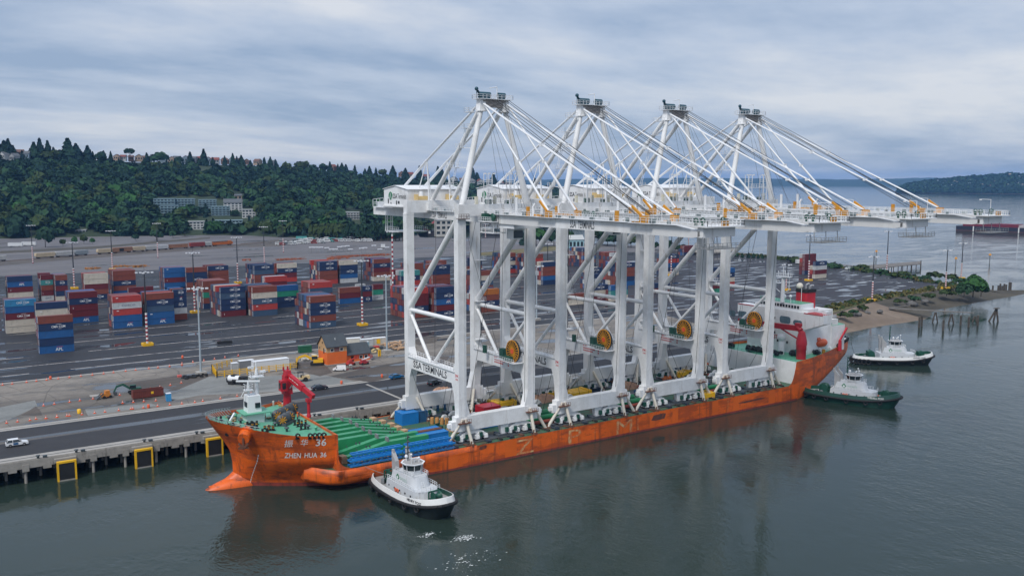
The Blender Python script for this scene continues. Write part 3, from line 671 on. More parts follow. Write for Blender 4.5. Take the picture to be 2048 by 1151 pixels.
mb = MB(); a, c = GX(1617, 690, 159.9), GX(1629, 668, 159.9); mb.path([(167.6, 10.6, 15), (167.6, 6.8, 22.4)], .14, n=4); mb.path([(167.6, 11.3, 15), (167.6, 7.5, 22.4)], .14, n=4); mb.build('stairway', DGREEN, HOUSE)
# wheelhouse and windows
mb = MB(); mb.bx(152.6, 160, 6.5, 25.8, 28.9, 31.6); mb.bx(153.4, 159, 3.6, 28.8, 28.9, 30.0); WHH = mb.build('wheelhouse', WHITE2, HOUSE)
mb = MB()
for i in range(14): y = 7.2+i*1.33; mb.bx(152.52, 152.62, y, y+.95, 29.9, 31.0)
mb.build('window', GLASS, WHH)
mb = MB()
for i in range(8): y = -.2+i*.9; mb.bx(153.3, 153.42, 3.8+i*.34, 4.0+i*.34, 29.2, 29.8)
mb = MB(); mb.bx(153, 159.6, 7, 25.4, 31.6, 31.75); mb.rail([(152.7, 6.6, 31.7), (152.7, 25.7, 31.7)], 1.2, 1.2, .06)
mb.build('monkey_island', MATS['mint_deck_paint'], WHH)
for (x, y, z, r) in ((154, 15.6, 33.6, 1.0), (154, 12.4, 34.0, .6)):
    mb = MB(); mb.tube((x, y, 31.7), (x, y, z), .18, n=6); mb.ball((x, y, z), r, 12); mb.build('radar_dome', WHITE2, WHH)
RD = mat('bridge_red', (.45, .03, .03), .45)
mb = MB(); mb.bx(151.84, 151.9, -3.9, 4.4, 28.55, 28.95); mb.bx(151.84, 151.9, 27.5, 36, 28.55, 28.95); mb.bx(152.4, 156.3, -4.1, 3.2, 28.9, 29.0); mb.build('wing_trim', RD, HOUSE)
mb = MB(); mb.rail([(152, -4.2, 28.9), (156.4, -4.2, 28.9), (156.4, 3.4, 28.9)], 1.2, 1.0, .06); mb.bx(154.2, 156.3, -4.0, -2.0, 28.9, 30.0); mb.build('wing_rail', WHITE2, HOUSE)
def oval(mb_, x, y0, y1, z0, z1, r):
    pts = []
    for cy_, cz_, a0 in ((y1-r, z1-r, 0), (y0+r, z1-r, 90), (y0+r, z0+r, 180), (y1-r, z0+r, 270)):
        for k in range(5): a = math.radians(a0+k*22.5); pts.append((x, cy_+r*math.cos(a), cz_+r*math.sin(a)))
    mb_.extr(pts, (-.06, 0, 0))
OPN = mat('pale_opening', (.10, .16, .19), .25, var=.3)
for u0, u1, v0, v1 in ((1559, 1581, 632, 646), (1586, 1604, 640, 650), (1476, 1494, 622, 633), (1459, 1471, 620, 632)):
    a, c = GX(u0, v1, 151.8), GX(u1, v0, 151.8); mb = MB(); zc_ = (GX((u0+u1)/2, v0, 151.8)[2], GX((u0+u1)/2, v1, 151.8)[2])
    oval(mb, 151.86, min(a[1], c[1]), max(a[1], c[1]), min(zc_), max(zc_), .9); mb.build('wind_opening', OPN, HOUSE)
mb = MB()
for u, v in ((1549, 635), (1545, 649), (1575, 654), (1549, 664), (1540, 678), (1555, 680), (1574, 684), (1600, 655), (1610, 690), (1525, 672)):
    p = GX(u, v, 151.85); mb.bx(151.8, 151.9, p[1]-.35, p[1]+.35, p[2]-.45, p[2]+.45)
for u, v in ((1625, 664), (1624, 680)):
    p = GX(u+6, v, 167.9); mb.bx(167.92, 167.99, p[1]-.35, p[1]+.35, p[2]-.45, p[2]+.45)
mb.build('porthole', DARK, HOUSE)
mb = MB(); a, c = GX(1539, 671, 151.85), GX(1555, 671, 151.85); w_ = abs(c[1]-a[1]); mb.text('SAFETY', (151.84, a[1]+w_*1.7, a[2]-.3), (0, -1, 0), (0, 0, 1), w=w_*1.45, h=1.5, bold=True); mb.text('FIRST', (151.84, a[1], a[2]-.6), (0, -1, 0), (0, 0, 1), w=w_, h=1.5, bold=True); mb.build('lettering', RD, HOUSE)
# funnel
mb = MB()
def rrect(hx, hy, r, n=5):
    o = []
    for sx_, sy_, a0 in ((1, 1, 0), (-1, 1, 90), (-1, -1, 180), (1, -1, 270)):
        for k in range(n): a = math.radians(a0+k*90/(n-1)); o.append((sx_*(hx-r)+r*math.cos(a), sy_*(hy-r)+r*math.sin(a)))
    return o
FX, FY = 164.6, 13.8
mb.prism([(FX+p[0], FY+p[1]) for p in rrect(3.1, 2.7, 1.1)], 24.5, 34.9, 0); mb.prism([(FX+p[0], FY+p[1]) for p in rrect(3.3, 2.9, 1.2)], 34.9, 36.1, 1); FUN = mb.build('funnel', [RED, BLACK], SHIP)
mb = MB(); mb.ball((FX-2.2, FY+1.2, 37.1), 1.3, 12, 0); mb.build('radar_dome', CREAM, FUN)
mb = MB()
for dx, dy, q in ((0, 0, 2.0), (1.2, .6, 1.8), (.4, -1.4, 1.5), (2.2, -.6, 1.2)):
    mb.path([(FX+dx, FY+dy, 36), (FX+dx, FY+dy, 36+q*.7), (FX+dx+.9, FY+dy-.5, 36+q)], .42, n=8, mi=0)
mb.build('exhaust_pipe', [mat('exhaust_steel', (.3, .31, .33), .4)], FUN)
mb = MB(); mb.tube((FX-3.3, FY-.6, 25), (FX-3.3, FY-.6, 36.5), .12, n=5); mb.build('funnel_ladder', WHITE2, FUN)
# mainmast
MXX, MYY = 152.5, 14.9
mb = MB(); mb.tube((MXX, MYY, 31.6), (MXX, MYY, 41.5), .85, .6, n=10); mb.tube((MXX, MYY, 41.5), (MXX, MYY, 45), .14, n=6)
mb.rbx((MXX, MYY, 41.2), (2.0, 6.6, .25)); mb.rbx((MXX-1, MYY+2.0, 38.8), (1.6, 3.0, .2))
for dy in (-2.8, 3.2): mb.path([(MXX, MYY+dy, 41.2), (MXX, MYY+dy, 36.5), (MXX, MYY+dy*.4, 35.4)], .16, n=6)
mb.rail([(MXX-1, MYY-3.2, 41.4), (MXX-1, MYY+3.2, 41.4)], 1.2, .8, .06); mb.rail([(MXX+1, MYY-3.2, 41.4), (MXX+1, MYY+3.2, 41.4)], 1.2, .8, .06)
for dy, h in ((-2.2, 1.8), (-.8, 2.4), (2.4, 2.0)): mb.tube((MXX, MYY+dy, 41.4), (MXX, MYY+dy, 41.4+h), .14, n=5)
mb.bar((MXX-1.6, MYY+.4, 39.8), (MXX-1.6, MYY+3.6, 39.8), .3, .3); mb.build('mainmast', WHITE2, SHIP)
# poop fittings
mb = MB(); p = G(1565, 698, 12.9); p = (147.5, 10.5, 12.9); mb.lathe([(1.1, 0), (1.1, 4.6), (1.0, 4.8), (1.0, 5.4), (1.5, 5.8), (1.5, 7.6), (.3, 7.8)], p, 14); mb.build('white_ventilator', WHITE2, SHIP)
for (x, y, k) in ((143.5, 17.5, .7), (142, 20.5, .7), (141, 30, .8), (150, 5.0, .6), (148.5, 6.6, .6), (143.5, 9.5, .5), (157, 1.6, .5)):
    mb = MB()
    for j in range(7): mb.lathe([(.9*k, -.5), (1.3*k, -.5), (1.3*k, .5), (.9*k, .5)], (x+(R()-.5)*2.4, y+(R()-.5)*3, 13.6+R()*.9), 9, random.choice('xy'))
    mb.build('rope_heap', mat('dark_rope', (.02, .028, .032), .9, var=.4), SHIP)
mb = MB(); mb.ball((149.8, 4.6, 14.2), 1.7, 12, 0, .9); mb.build('covered_winch', mat('teal_cover', (.02, .13, .11), .7), SHIP)
lb = thing('lifeboat', 'orange enclosed lifeboat hanging by the white stern deckhouse', 'lifeboat', (162.5, 4.4, 15.2))
mb = MB(); P = []
for i in range(11):
    t_ = i/10; r = 1.55*math.sqrt(max(.02, 1-abs(2*t_-1)**2.6)); P.append([(159.4+t_*6.4, 4.4+r*math.cos(a), 16.6+r*1.05*math.sin(a)) for a in np.linspace(0, 2*math.pi, 13)])
mb.grid(P); OL = mat('lifeboat_orange', (.75, .12, .03), .4); mb.build('hull', OL, lb)
mb = MB(); mb.rbx((160.6, 4.4, 17.9), (1.8, 1.7, .9), 0, 0, .7); mb.build('canopy', OL, lb)
mb = MB()
for x in (160.4, 165.2): mb.path([(x, 6.6, 12.9), (x, 6.6, 18.6), (x, 4.4, 19.6)], .22, n=6)
mb.build('davit', WHITE2, lb)
rdv = MB(); a, c = GY(1652, 694, 1.0), GY(1676, 668, 1.0)
rdv.tube((171.5, 2.6, 13), (171.5, 2.6, 17.0), .8, .6, n=8); rdv.bar((171.3, 2.6, 16.8), (176.5, 3.4, 21.2), .55, .6)
tag(rdv.build('stores_davit', RED), 'small red davit with raised arm behind the orange lifeboat', 'davit')
ac = thing('deck_crane', 'large red pedestal crane on the stern deck in front of the white bridge', 'crane', (146.3, .6, 12.9))
bx_, by_ = 146.3, .6
mb = MB(); mb.lathe([(1.75, 0), (1.75, 3.2), (1.85, 3.3), (1.85, 5.2)], (bx_, by_, 12.9), 16); mb.build('pedestal', RED, ac)
mb = MB(); mb.lathe([(1.95, 0), (1.95, 1.2), (1.3, 4.2), (1.1, 4.8)], (bx_, by_, 18.1), 14); mb.path([(bx_, by_, 21), (bx_, by_+.5, 23.2), (bx_, by_+2, 24.3)], 1.0, n=10); mb.build('slewing_column', RED, ac)
mb = MB(); A_, B_ = Vector((bx_, by_+1.4, 23.9)), Vector(GX(1478, 641, bx_)); mb.bar(A_, B_, 1.3, 1.9); mb.rbx((bx_, by_+1.6, 24.6), (1.4, 2.2, 1.2)); mb.build('jib', RED, ac)
mb = MB(); mb.tube((bx_, by_+1.2, 19.8), tuple(A_.lerp(B_, .28)-Vector((0, 0, .9))), .3, n=6); mb.build('luffing_ram', RED, ac)
# stern rail and gear
mb = MB()
for i, x in enumerate(np.linspace(172, 188, 9)):
    y = YC-hbS(x)+.4; mb.lathe([(.4, -.25), (.75, -.25), (.75, .25), (.4, .25)], (x, y, ztS(x)+.35), 9, 'y')
mb.build('stern_fairleads', BLACK, SHIP)
mb = MB(); mb.bx(174, 183, 12, 19, 13.8, 15.8); mb.build('stern_winch_house', MATS['dark_green_paint'], SHIP)
for i in range(16):
    x = 158+26*R(); y = YC-hbS(x)+1.2+3*R(); mb = MB(); z0 = ztS(x)-.9
    if i % 2: mb.rbx((x, y, z0), (1.0, .9, 1.0+R()), R()*3); mb.build('deck_locker', [GREY, WHITE2, DGREEN, AMBER][i % 4], SHIP)
    else: mb.lathe([(.35, 0), (.35, .9), (.6, 1.0), (.1, 1.3)], (x, y, z0), 8); mb.build('deck_vent', BLACK if i % 4 else GREENF, SHIP)
# ================================================================ the four ship-to-shore cranes
CC, STEP = 12.65, 34.088
BLKT = mat('black_lettering', (.02, .022, .03), .6)
REDT = mat('red_lettering', (.62, .05, .05), .6)
GRYT = mat('grey_lettering', (.05, .055, .065), .6)
LOGO = mat('logo_green', (.015, .19, .08), .5)
SHEAVE = mat('blue_green_sheave', (.012, .06, .085), .5, var=.3)
UND = mat('apex_brown_plate', (.30, .27, .25), .6, var=.1)
WIRE = mat('dark_wire', (.035, .035, .035), .6)
def xm_(a, b): return (a+b)/2+.6
def make_crane():
    T = thing('gantry_crane', '', 'crane', (CC, 13.5, 5.5))
    def B(mb, name, m, par=None): return mb.build(name, m, par or T)
    for sx_ in (0, 1):
        xa, xb = (0, 2.4) if sx_ == 0 else (22.9, 25.3)
        xin = xb if sx_ == 0 else xa
        for land_ in (0, 1):
            ya, yb = (-2.2, 0) if not land_ else (27.1, 29.3)
            mb = MB(); mb.bx(xa, xb, ya, yb, 13.3, 67.8); mb.bx(xa-.05, xb+.05, ya-.05, yb+.05, 13.4, 13.55); mb.bx(xa-.05, xb+.05, ya-.05, yb+.05, 67.3, 67.45)
            for z in np.arange(20, 66, 7.6): mb.bx(xa-.018, xb+.018, ya-.018, yb+.018, z, z+.10)
            if not land_:
                for q in (-.28, .28): mb.bx(xm_(xa, xb)+q-.04, xm_(xa, xb)+q+.04, ya-.28, ya-.2, 14, 66)
                for z in np.arange(14, 66, 1.6): mb.bx(xm_(xa, xb)-.28, xm_(xa, xb)+.28, ya-.26, ya-.22, z, z+.06)
            # haunch under the portal beam and foot flare
            yf, d = (yb, 1) if not land_ else (ya, -1)
            for x in (xa+.06,): mb.extr([(x, yf, 22.15), (x, yf+d*1.9, 22.15), (x, yf+d*.75, 19.6), (x, yf+d*.35, 17), (x, yf, 13.6)], (xb-xa-.12, 0, 0))
            mb.extr([(xa+.06, yf, 25.4), (xa+.06, yf+d*1.4, 25.4), (xa+.06, yf, 28.2)], (xb-xa-.12, 0, 0))
            dx = 1 if sx_ == 0 else -1
            mb.extr([(xin, ya+.06, 13.3), (xin+dx*1.2, ya+.06, 13.2), (xin, ya+.06, 18)], (0, 2.08, 0))
            B(mb, 'leg', WHITE)
        xm = (xa+xb)/2
        # portal beam
        mb = MB(); x0, x1 = xm-1.0, xm+1.0
        if sx_ == 0: x0 = .03
        else: x0 = 22.93; x1 = 24.8
        mb.bx(x0, x1, 0, 27.1, 22.15, 25.5); mb.bx(x0-.35, x1+.35, .02, 27.08, 25.5, 25.62)
        PB = B(mb, 'portal_beam', WHITE)
        mb = MB(); mb.rail([(x0-.3, 0.2, 25.62), (x0-.3, 26.9, 25.62)], 1.15, 1.5, .05); mb.rail([(x1+.3, 0.2, 25.62), (x1+.3, 26.9, 25.62)], 1.15, 1.5, .05); mb.build('handrail', WHITE2, PB)
        if sx_ == 0:
            mb = MB(); mb.text('SSA', (x0-.02, 23.9, 22.75), (0, -1, 0), (0, 0, 1), w=5.0, h=2.1, bold=True, mi=0); mb.text('TERMINALS', (x0-.02, 18.3, 22.75), (0, -1, 0), (0, 0, 1), w=13.9, h=2.1, bold=True)
            mb.build('lettering', BLKT, PB)
            mb = MB(); mb.text('ZPMC', (-.02, -.1, 24.2), (0, -1, 0), (0, 0, 1), w=1.9, h=.8, bold=True, mi=0); mb.text('ZPMC', (-.02, -.35, 23.4), (0, -1, 0), (0, 0, 1), w=1.5, h=.45, bold=True); mb.build('maker_mark', REDT, PB)
        else:
            mb = MB()
            for k, (a, w_) in enumerate(((15.5, 6.4), (15.5, 6.0), (15.5, 5.2))):
                z = 24.6-k*.75
                for q in range(int(w_/.5)): mb.bx(x0-.02, x0-.01, a-q*.5-.36, a-q*.5, z, z+.4)
            for k in range(3): mb.bx(x0-.02, x0-.01, 7.6, 8.2, 24.6-k*.75, 25.0-k*.75)
            mb.build('red_marking', REDT, PB)
        # braces of the side frame
        for a, c, r in (((xm, 27.1, 39.3), (xm, 0, 39.4), .62), ((xm, 27.5, 38.4), (xm, 15.6, 25.5), .5), ((xm, -.2, 38.3), (xm, 13.6, 25.5), .5), ((xm, 27.4, 40.2), (xm, .3, 66.6), .85)):
            mb = MB(); mb.tube(a, c, r, n=12); B(mb, 'brace', WHITE)
        mb = MB()
        for y in (27.0, .1): mb.rbx((xm, y, 38.2), (1.0, 1.0, 2.6))
        B(mb, 'gusset', WHITE)
    # landward stair tower rails and small landings on the stern leg
    mb = MB()
    for x, y in ((25.7, 27.4), (25.7, 28.9)): mb.bx(x-.1, x+.1, y-.1, y+.1, 12, 67)
    for z in range(14, 67, 2): mb.bx(25.65, 25.75, 27.4, 28.9, z, z+.12)
    B(mb, 'lift_guide', DGREY)
    mb = MB()
    for z in (40.3, 28.5, 53): mb.rbx((24.2, 25.4, z), (3.0, 2.6, .15)); mb.rail([(22.7, 24.1, z+.15), (25.7, 24.1, z+.15), (25.7, 26.7, z+.15)], 1.1, .8, .05)
    B(mb, 'landing', WHITE2)
    # sills, bogies
    for y0 in (-1.1, 28.2):
        mb = MB(); mb.bx(-.9, 26.2, y0-1.17, y0+1.17, 9.3, 13.32)
        for x, d in ((-.9, -1), (26.2, 1)): mb.bx(min(x, x+d*1.3), max(x, x+d*1.3), y0-1.0, y0+1.0, 9.9, 12.2); mb.bx(min(x+d*1.3, x+d*2.0), max(x+d*1.3, x+d*2.0), y0-.5, y0+.5, 10.5, 11.6)
        mb.extr([(13.6, y0-.7, 9.3), (16.6, y0-.7, 9.3), (15.9, y0-.7, 6.2), (14.3, y0-.7, 6.2)], (0, 1.4, 0)); B(mb, 'sill_beam', WHITE)
        mb = MB(); mb.bx(-1.5, 26.8, y0-1.6, y0+1.6, 5.55, 5.95); mb.bx(12.6, 17.6, y0-1.3, y0+1.3, 5.95, 6.5); B(mb, 'rail_block', DGREY)
        for xc in (4.6, 20.7):
            mb = MB()
            mb.extr([(xc-1.3, y0-.8, 9.3), (xc+1.3, y0-.8, 9.3), (xc+3.6, y0-.8, 8.3), (xc+3.4, y0-.8, 7.5), (xc, y0-.8, 8.2), (xc-3.4, y0-.8, 7.5), (xc-3.6, y0-.8, 8.3)], (0, 1.6, 0))
            for k in (-1, 1):
                c2 = xc+k*2.7
                mb.extr([(c2-2.0, y0-1.0, 7.5), (c2-.7, y0-1.0, 8.2), (c2+.7, y0-1.0, 8.2), (c2+2.0, y0-1.0, 7.5), (c2+1.9, y0-1.0, 6.9), (c2, y0-1.0, 7.3), (c2-1.9, y0-1.0, 6.9)], (0, 2.0, 0))
                for q in (-1.35, 1.35):
                    mb.rbx((c2+q, y0, 6.35), (1.15, 2.3, .95)); mb.rbx((c2+q+.25, y0-1.2, 6.5), (.5, .5, .9))
            BG = B(mb, 'bogie', WHITE)
            for k in (-4.05, -1.35, 1.35, 4.05):
                mb = MB(); mb.tube((xc+k, y0-.75, 6.3), (xc+k, y0+.75, 6.3), .42, n=12); mb.build('wheel', RUST, BG)
            for k in (-5.0, -2.2, 2.4): mb = MB(); mb.rbx((xc+k, y0-.9, 6.9), (.9, 1.0, 1.3)); mb.tube((xc+k, y0-1.5, 7.3), (xc+k, y0+.4, 7.3), .38, n=8); mb.build('drive_motor', DGREEN, BG)
    # sea-fastening struts and their collar platforms
    for xf, yt, fx, fy in ((1.2, -2.2, -3.6, -1.6), (2.0, -2.3, 2.9, -4.3), (23.6, -2.3, 23.6, -4.4), (25.0, -1.8, 29.2, -2.2), (1.0, 29.3, -2.9, 33.3), (2.6, 27.1, 5.2, 24.6), (22.9, 27.1, 20.3, 24.6), (24.8, 29.3, 28.5, 33.0), (22.6, -.2, 19.6, 3.6), (2.8, -.2, 6.2, 3.4)):
        mb = MB(); mb.tube((xf, yt, 12.6), (fx, fy, 5.9), .46, n=10); B(mb, 'tie_down_strut', CREAM)
        mb = MB(); mb.rbx((fx, fy, 5.52), (1.6, 1.6, .55), .3, 0, .7); mb.rbx((fx, fy, 6.05), (.9, .3, .8), .4); B(mb, 'strut_foot', RUST)
    for x, y in ((1.4, -2.2), (23.9, -2.2), (1.4, 29.3), (23.9, 29.3)):
        d = -1 if y < 0 else 1; mb = MB(); mb.bx(x-1.9, x+1.9, min(y, y+d*1.3), max(y, y+d*1.3), 11.6, 11.75); mb.rail([(x-1.8, y+d*1.2, 11.75), (x+1.8, y+d*1.2, 11.75)], 1.0, .7, .05); B(mb, 'strut_platform', RUST)
    # upper cross beams
    mb = MB(); mb.bx(.2, 25.1, -2.25, .05, 67.8, 70.9); mb.rail([(.3, -2.2, 70.9), (25, -2.2, 70.9)], 1.1, 1.6, .05); B(mb, 'cross_beam', WHITE)
    mb = MB(); mb.bx(.2, 25.1, 27.05, 29.35, 67.8, 71.4); mb.bx(6.6, 7.6, 25.8, 27.05, 68.4, 70.6); B(mb, 'cross_beam', WHITE)
    mb = MB(); mb.rail([(-.2, -2.9, 67.2), (3.0, -2.9, 67.2), (3.0, .4, 67.2)], 1.2, .8, .06); mb.bx(-.6, 3.2, -3.0, -2.25, 67.05, 67.2); B(mb, 'corner_platform', mat('brown_rail', (.22, .17, .15), .6))
    # twin girders: trolley girder and boom
    for sgn in (-1, 1):
        xo, xi = CC+sgn*4.6, CC+sgn*2.9; x0, x1 = min(xo, xi), max(xo, xi)
        mb = MB(); mb.bx(x0, x1, -9.5, 66, 66.0, 68.4); GR = B(mb, 'trolley_girder', WHITE)
        mb = MB(); mb.extr([(x0, -9.6, 66.0), (x0, -9.6, 68.4), (x0, -74, 68.5), (x0, -82, 67.4), (x0, -82, 66.4), (x0, -80, 66.05)], (x1-x0, 0, 0)); BM = B(mb, 'boom_girder', WHITE)
        mb = MB(); mb.bx(xo-.06, xo+.06, -9.75, -9.45, 65.9, 68.6); mb.build('hinge_plate', GREY, BM)
        ww = MB(); wx = xo+sgn*.5
        ww.bx(min(xo, wx+sgn*.3), max(xo, wx+sgn*.3), -80, 64, 68.4, 68.5); ww.rail([(wx, -79, 68.5), (wx, -3, 68.5)], 1.1, 1.7, .055); ww.rail([(wx, 1, 68.5), (wx, 26, 68.5)], 1.1, 1.7, .055); ww.rail([(xi, -79, 68.5), (xi, -3, 68.5)], 1.1, 1.7, .05); B(ww, 'walkway', WHITE2)
        mb = MB()
        for y in np.arange(-76, 25, 6.6):
            mb = MB(); z = 68.55; h = .4+.5*R(); y = y+3*R(); mb.bx(xo-sgn*.3-.25, xo-sgn*.3+.25, y, y+.6+1.4*R(), z, z+h); B(mb, 'junction_box', mat('deck_fitting_grey', (.16, .20, .20), .5, var=.4))
        if sgn < 0:
            mb = MB()
            for st, ya, w_ in (('SSA', -40.2, 2.3), ('TERMINALS', -43.2, 6.0), ('SSA', 26.0, 2.1), ('TERMINALS', 23.2, 5.6)): mb.text(st, (x0-.02, ya, 66.32), (0, -1, 0), (0, 0, 1), w=w_, h=1.75, bold=.012)
            mb.build('lettering', GRYT, BM)
        # stay anchors: yellow posts, brackets and inclined plates
        for y in (-31.5, -65.5):
            mb = MB(); mb.bx(xo-sgn*.1-.3, xo-sgn*.1+.3, y+8.3, y+9.1, 68.5, 70.8, 0); B(mb, 'anchor_post', AMBER); mb = MB(); mb.bx(xo-sgn*.1-.5, xo-sgn*.1+.5, y-.9, y+.9, 68.5, 69.9, 0); mb.bar((xo, y+3.6, 71.9 if y < -50 else 72.3), (xo, y+.6, 70.0), .4, .5, 0); mb.bx(xo-.2, xo+.2, y-.8, y+3.5, 68.5, 68.7, 0); mb.bx(min(xo-sgn, xo+sgn*1.3), max(xo-sgn, xo+sgn*1.3), y-3.5, y+3.5, 68.36, 68.5, 1)
            B(mb, 'stay_anchor', [AMBER, WHITE2])
        mb = MB(); mb.path([(xo-sgn*.6, -17, 68.5), (xo-sgn*.6, -17, 73)], .42, n=8); B(mb, 'latch_post', WHITE2); mb = MB(); mb.path([(xo-sgn*.6, -24.5, 68.5), (xo-sgn*.6, -24.2, 70.6), (xo-sgn*.6+.4, -24.6, 71.6)], .3, n=6); B(mb, 'latch_post', WHITE2)
        # A-frame
        mb = MB(); mb.tube((CC+sgn*10.6, -1, 70.7), (CC+sgn*3.7, .3, 97), .9, .72, n=14); B(mb, 'a_frame_leg', WHITE)
        mb = MB(); mb.tube((CC+sgn*3.5, 28.4, 71), (CC+sgn*3.5, 1.2, 96.6), .64, n=12); B(mb, 'back_leg', WHITE)
        mb = MB(); mb.rbx((CC+sgn*3.7, .4, 95.8), (2.1, 2.4, 3.2), 0, 0, .78); mb.lathe([(1.5, 0), (1.5, .3)], (CC+sgn*3.7, .4, 95.7), 14); B(mb, 'apex_node', WHITE)
        mb = MB(); mb.tube((CC+sgn*3.6, 2, 97.6), (CC+sgn*3.6, 31, 83.1), .34, n=8); mb.tube((CC+sgn*3.6, 31, 83.1), (CC+sgn*3.6, 47, 74.6), .42, n=8); mb.tube((CC+sgn*3.6, 31, 83.1), (CC+sgn*3.6-.8, 28.5, 71), .14, n=6); mb.tube((CC+sgn*3.6, 31, 83.1), (CC+sgn*3.6+1.1, 30.5, 71), .2, n=6); mb.tube((CC+sgn*3.6, 31, 83.1), (CC+sgn*3.6-1.8, 35, 71), .16, n=6); B(mb, 'back_stay', WHITE2)
        ap = (CC+sgn*3.8, -1.2, 97.6)
        mb = MB(); m1 = Vector(ap).lerp(Vector((CC+sgn*4.2, -31, 70)), .56); mb.tube(ap, m1, .25, n=8); mb.tube(m1, (CC+sgn*4.2, -31, 70), .32, n=8); mb.rbx(tuple(m1-Vector((0, 0, .4))), (.9, .9, .8)); B(mb, 'fore_stay', WHITE2)
        mb = MB(); q = Vector((CC+sgn*4.2, -65, 70)); m1 = Vector(ap).lerp(q, .42)
        for o in (-.25, .25): mb.tube(Vector(ap)+Vector((o, 0, 0)), q+Vector((o, 0, 0)), .15, n=7)
        mb.rbx(tuple(m1-Vector((0, 0, .45))), (1.3, .8, .9)); mb.rbx(tuple(Vector(ap).lerp(q, .72)-Vector((0, 0, .4))), (1.2, .7, .7)); B(mb, 'fore_stay', WHITE2)
        mb = MB()
        for o, y, z in ((-.9, -62, 70), (1.1, -59, 70), (1.9, -63, 70)): mb.tube((CC+sgn*2.2+o, -.5, 99.2), (CC+sgn*2.2+o, y, z), .07, n=4, cap=False)
        for y in (-9, -14, -20): mb.tube((CC+sgn*3.0, -1, 98), (CC+sgn*3.2, y, 70), .035, n=4, cap=False)
        B(mb, 'hoist_rope', WIRE)
        mb = MB(); k = .2 if sgn < 0 else 0
        mb.tube((CC+sgn*4.6, -9.2, 66), (CC+sgn*9.5, -1.5, 13.5), .06, n=4, cap=False); mb.tube((CC+sgn*4.6, 24, 66), (CC+sgn*11, 14, 25.7), .05, n=4, cap=False); mb.tube((CC+sgn*12.4, 25.6, 21.5), (CC+sgn*11, 17, 6), .06, n=4, cap=False); mb.tube((CC+sgn*12.4, 1.5, 22), (CC+sgn*10.5, 9.5, 6), .06, n=4, cap=False); mb.tube((CC+sgn*4.6, 2, 66), (CC+sgn*10.5, 13, 6), .05, n=4, cap=False)
        B(mb, 'lashing_wire', WIRE)
    # yellow hydraulic posts lying on boom
    mb = MB()
    for x in (CC-3.8, CC+3.8): mb.bx(x-.3, x+.3, -30, -24, 68.55, 69.0)
    B(mb, 'boom_lock', AMBER)
    # cross ties between the girders
    for y in (65.2, 50, 20, 8, -12, -28, -48, -66, -80.6): mb = MB(); mb.bx(CC-2.9, CC+2.9, y-.6, y+.6, 66.3, 68.2); B(mb, 'cross_tie', WHITE)
    # boom tip
    mb = MB(); mb.bx(CC-4.6, CC+4.6, -82.9, -81.4, 66.2, 68.2); mb.bx(CC-5.2, CC+5.4, -84.6, -80.2, 68.25, 68.5); mb.rail([(CC-5.1, -80.4, 68.5), (CC-5.1, -84.5, 68.5), (CC+5.3, -84.5, 68.5), (CC+5.3, -80.4, 68.5)], 1.1, 1.0, .07); TIP = B(mb, 'boom_tip', WHITE)
    mb = MB(); mb.bx(CC-5.4, CC+3.4, -85.4, -81.6, 64.0, 64.15)
    for x in (CC-5, CC-1, CC+3): mb.tube((x, -83.4, 64.1), (x, -83.2, 66.4), .09, n=5)
    mb.rail([(CC-5.4, -81.6, 64.15), (CC-5.4, -85.4, 64.15), (CC+3.4, -85.4, 64.15)], 1.0, 1.1, .06); mb.build('hanging_walkway', GREY, TIP)
    for x, y in ((CC-4.2, -80.5), (CC-3.0, -81.2), (CC+3.4, -80.6)): mb = MB(); mb.lathe([(.45, -.15), (.6, -.15), (.6, .15), (.45, .15)], (x, y, 69.5), 12, 'x'); mb.bx(x-.1, x+.1, y-.3, y+.3, 68.5, 69.5); mb.build('sheave', DGREEN, TIP)
    mb = MB(); mb.bx(CC-.7, CC+1.0, -84.4, -84.0, 68.5, 69.5); mb.build('tip_cabinet', AMBER, TIP)
    mb = MB(); mb.path([(CC+4, -80, 68.5), (CC+4, -80, 72.4), (CC-1, -80, 72.6)], .07, n=5); mb.bx(CC-1.4, CC-.8, -80.2, -79.8, 72.3, 72.6); mb.path([(CC+4, -62, 68.5), (CC+4, -62, 72.4), (CC, -62, 72.6)], .07, n=5); mb.build('davit', WHITE2, TIP)
    # apex beam, platform, sheaves
    mb = MB(); mb.bx(CC-3.7, CC+3.7, -.6, 1.4, 96.9, 98.7); mb.bar((CC-2.9, -.72, 97.0), (CC+2.6, -.72, 98.6), .12, .5); AP = B(mb, 'apex_beam', UND)
    mb = MB(); mb.bx(CC-5.4, CC+5.4, -1.4, 2.2, 98.9, 99.05); mb.rail([(CC-5.4, -1.4, 99.05), (CC+5.4, -1.4, 99.05), (CC+5.4, 2.2, 99.05), (CC-5.4, 2.2, 99.05), (CC-5.4, -1.4, 99.05)], 1.1, 1.1, .06); mb.bx(CC-8.2, CC-5.6, -.6, 1.8, 95.3, 95.45); mb.rail([(CC-8.2, -.6, 95.45), (CC-8.2, 1.8, 95.45), (CC-5.6, 1.8, 95.45)], 1.1, .9, .05); mb.rail([(CC-8.2, -.6, 95.45), (CC-5.6, -.6, 95.45)], 1.1, .9, .05); mb.build('apex_platform', WHITE2, AP)
    for x0, x1 in ((CC-4.4, CC-1.0), (CC+1.6, CC+3.8)):
        mb = MB(); mb.tube((x0, .3, 100.1), (x1, .3, 100.1), .8, n=14); mb.rbx(((x0+x1)/2, .3, 99.0), (x1-x0-.6, 1.2, 1.0)); mb.build('sheave', SHEAVE, AP)
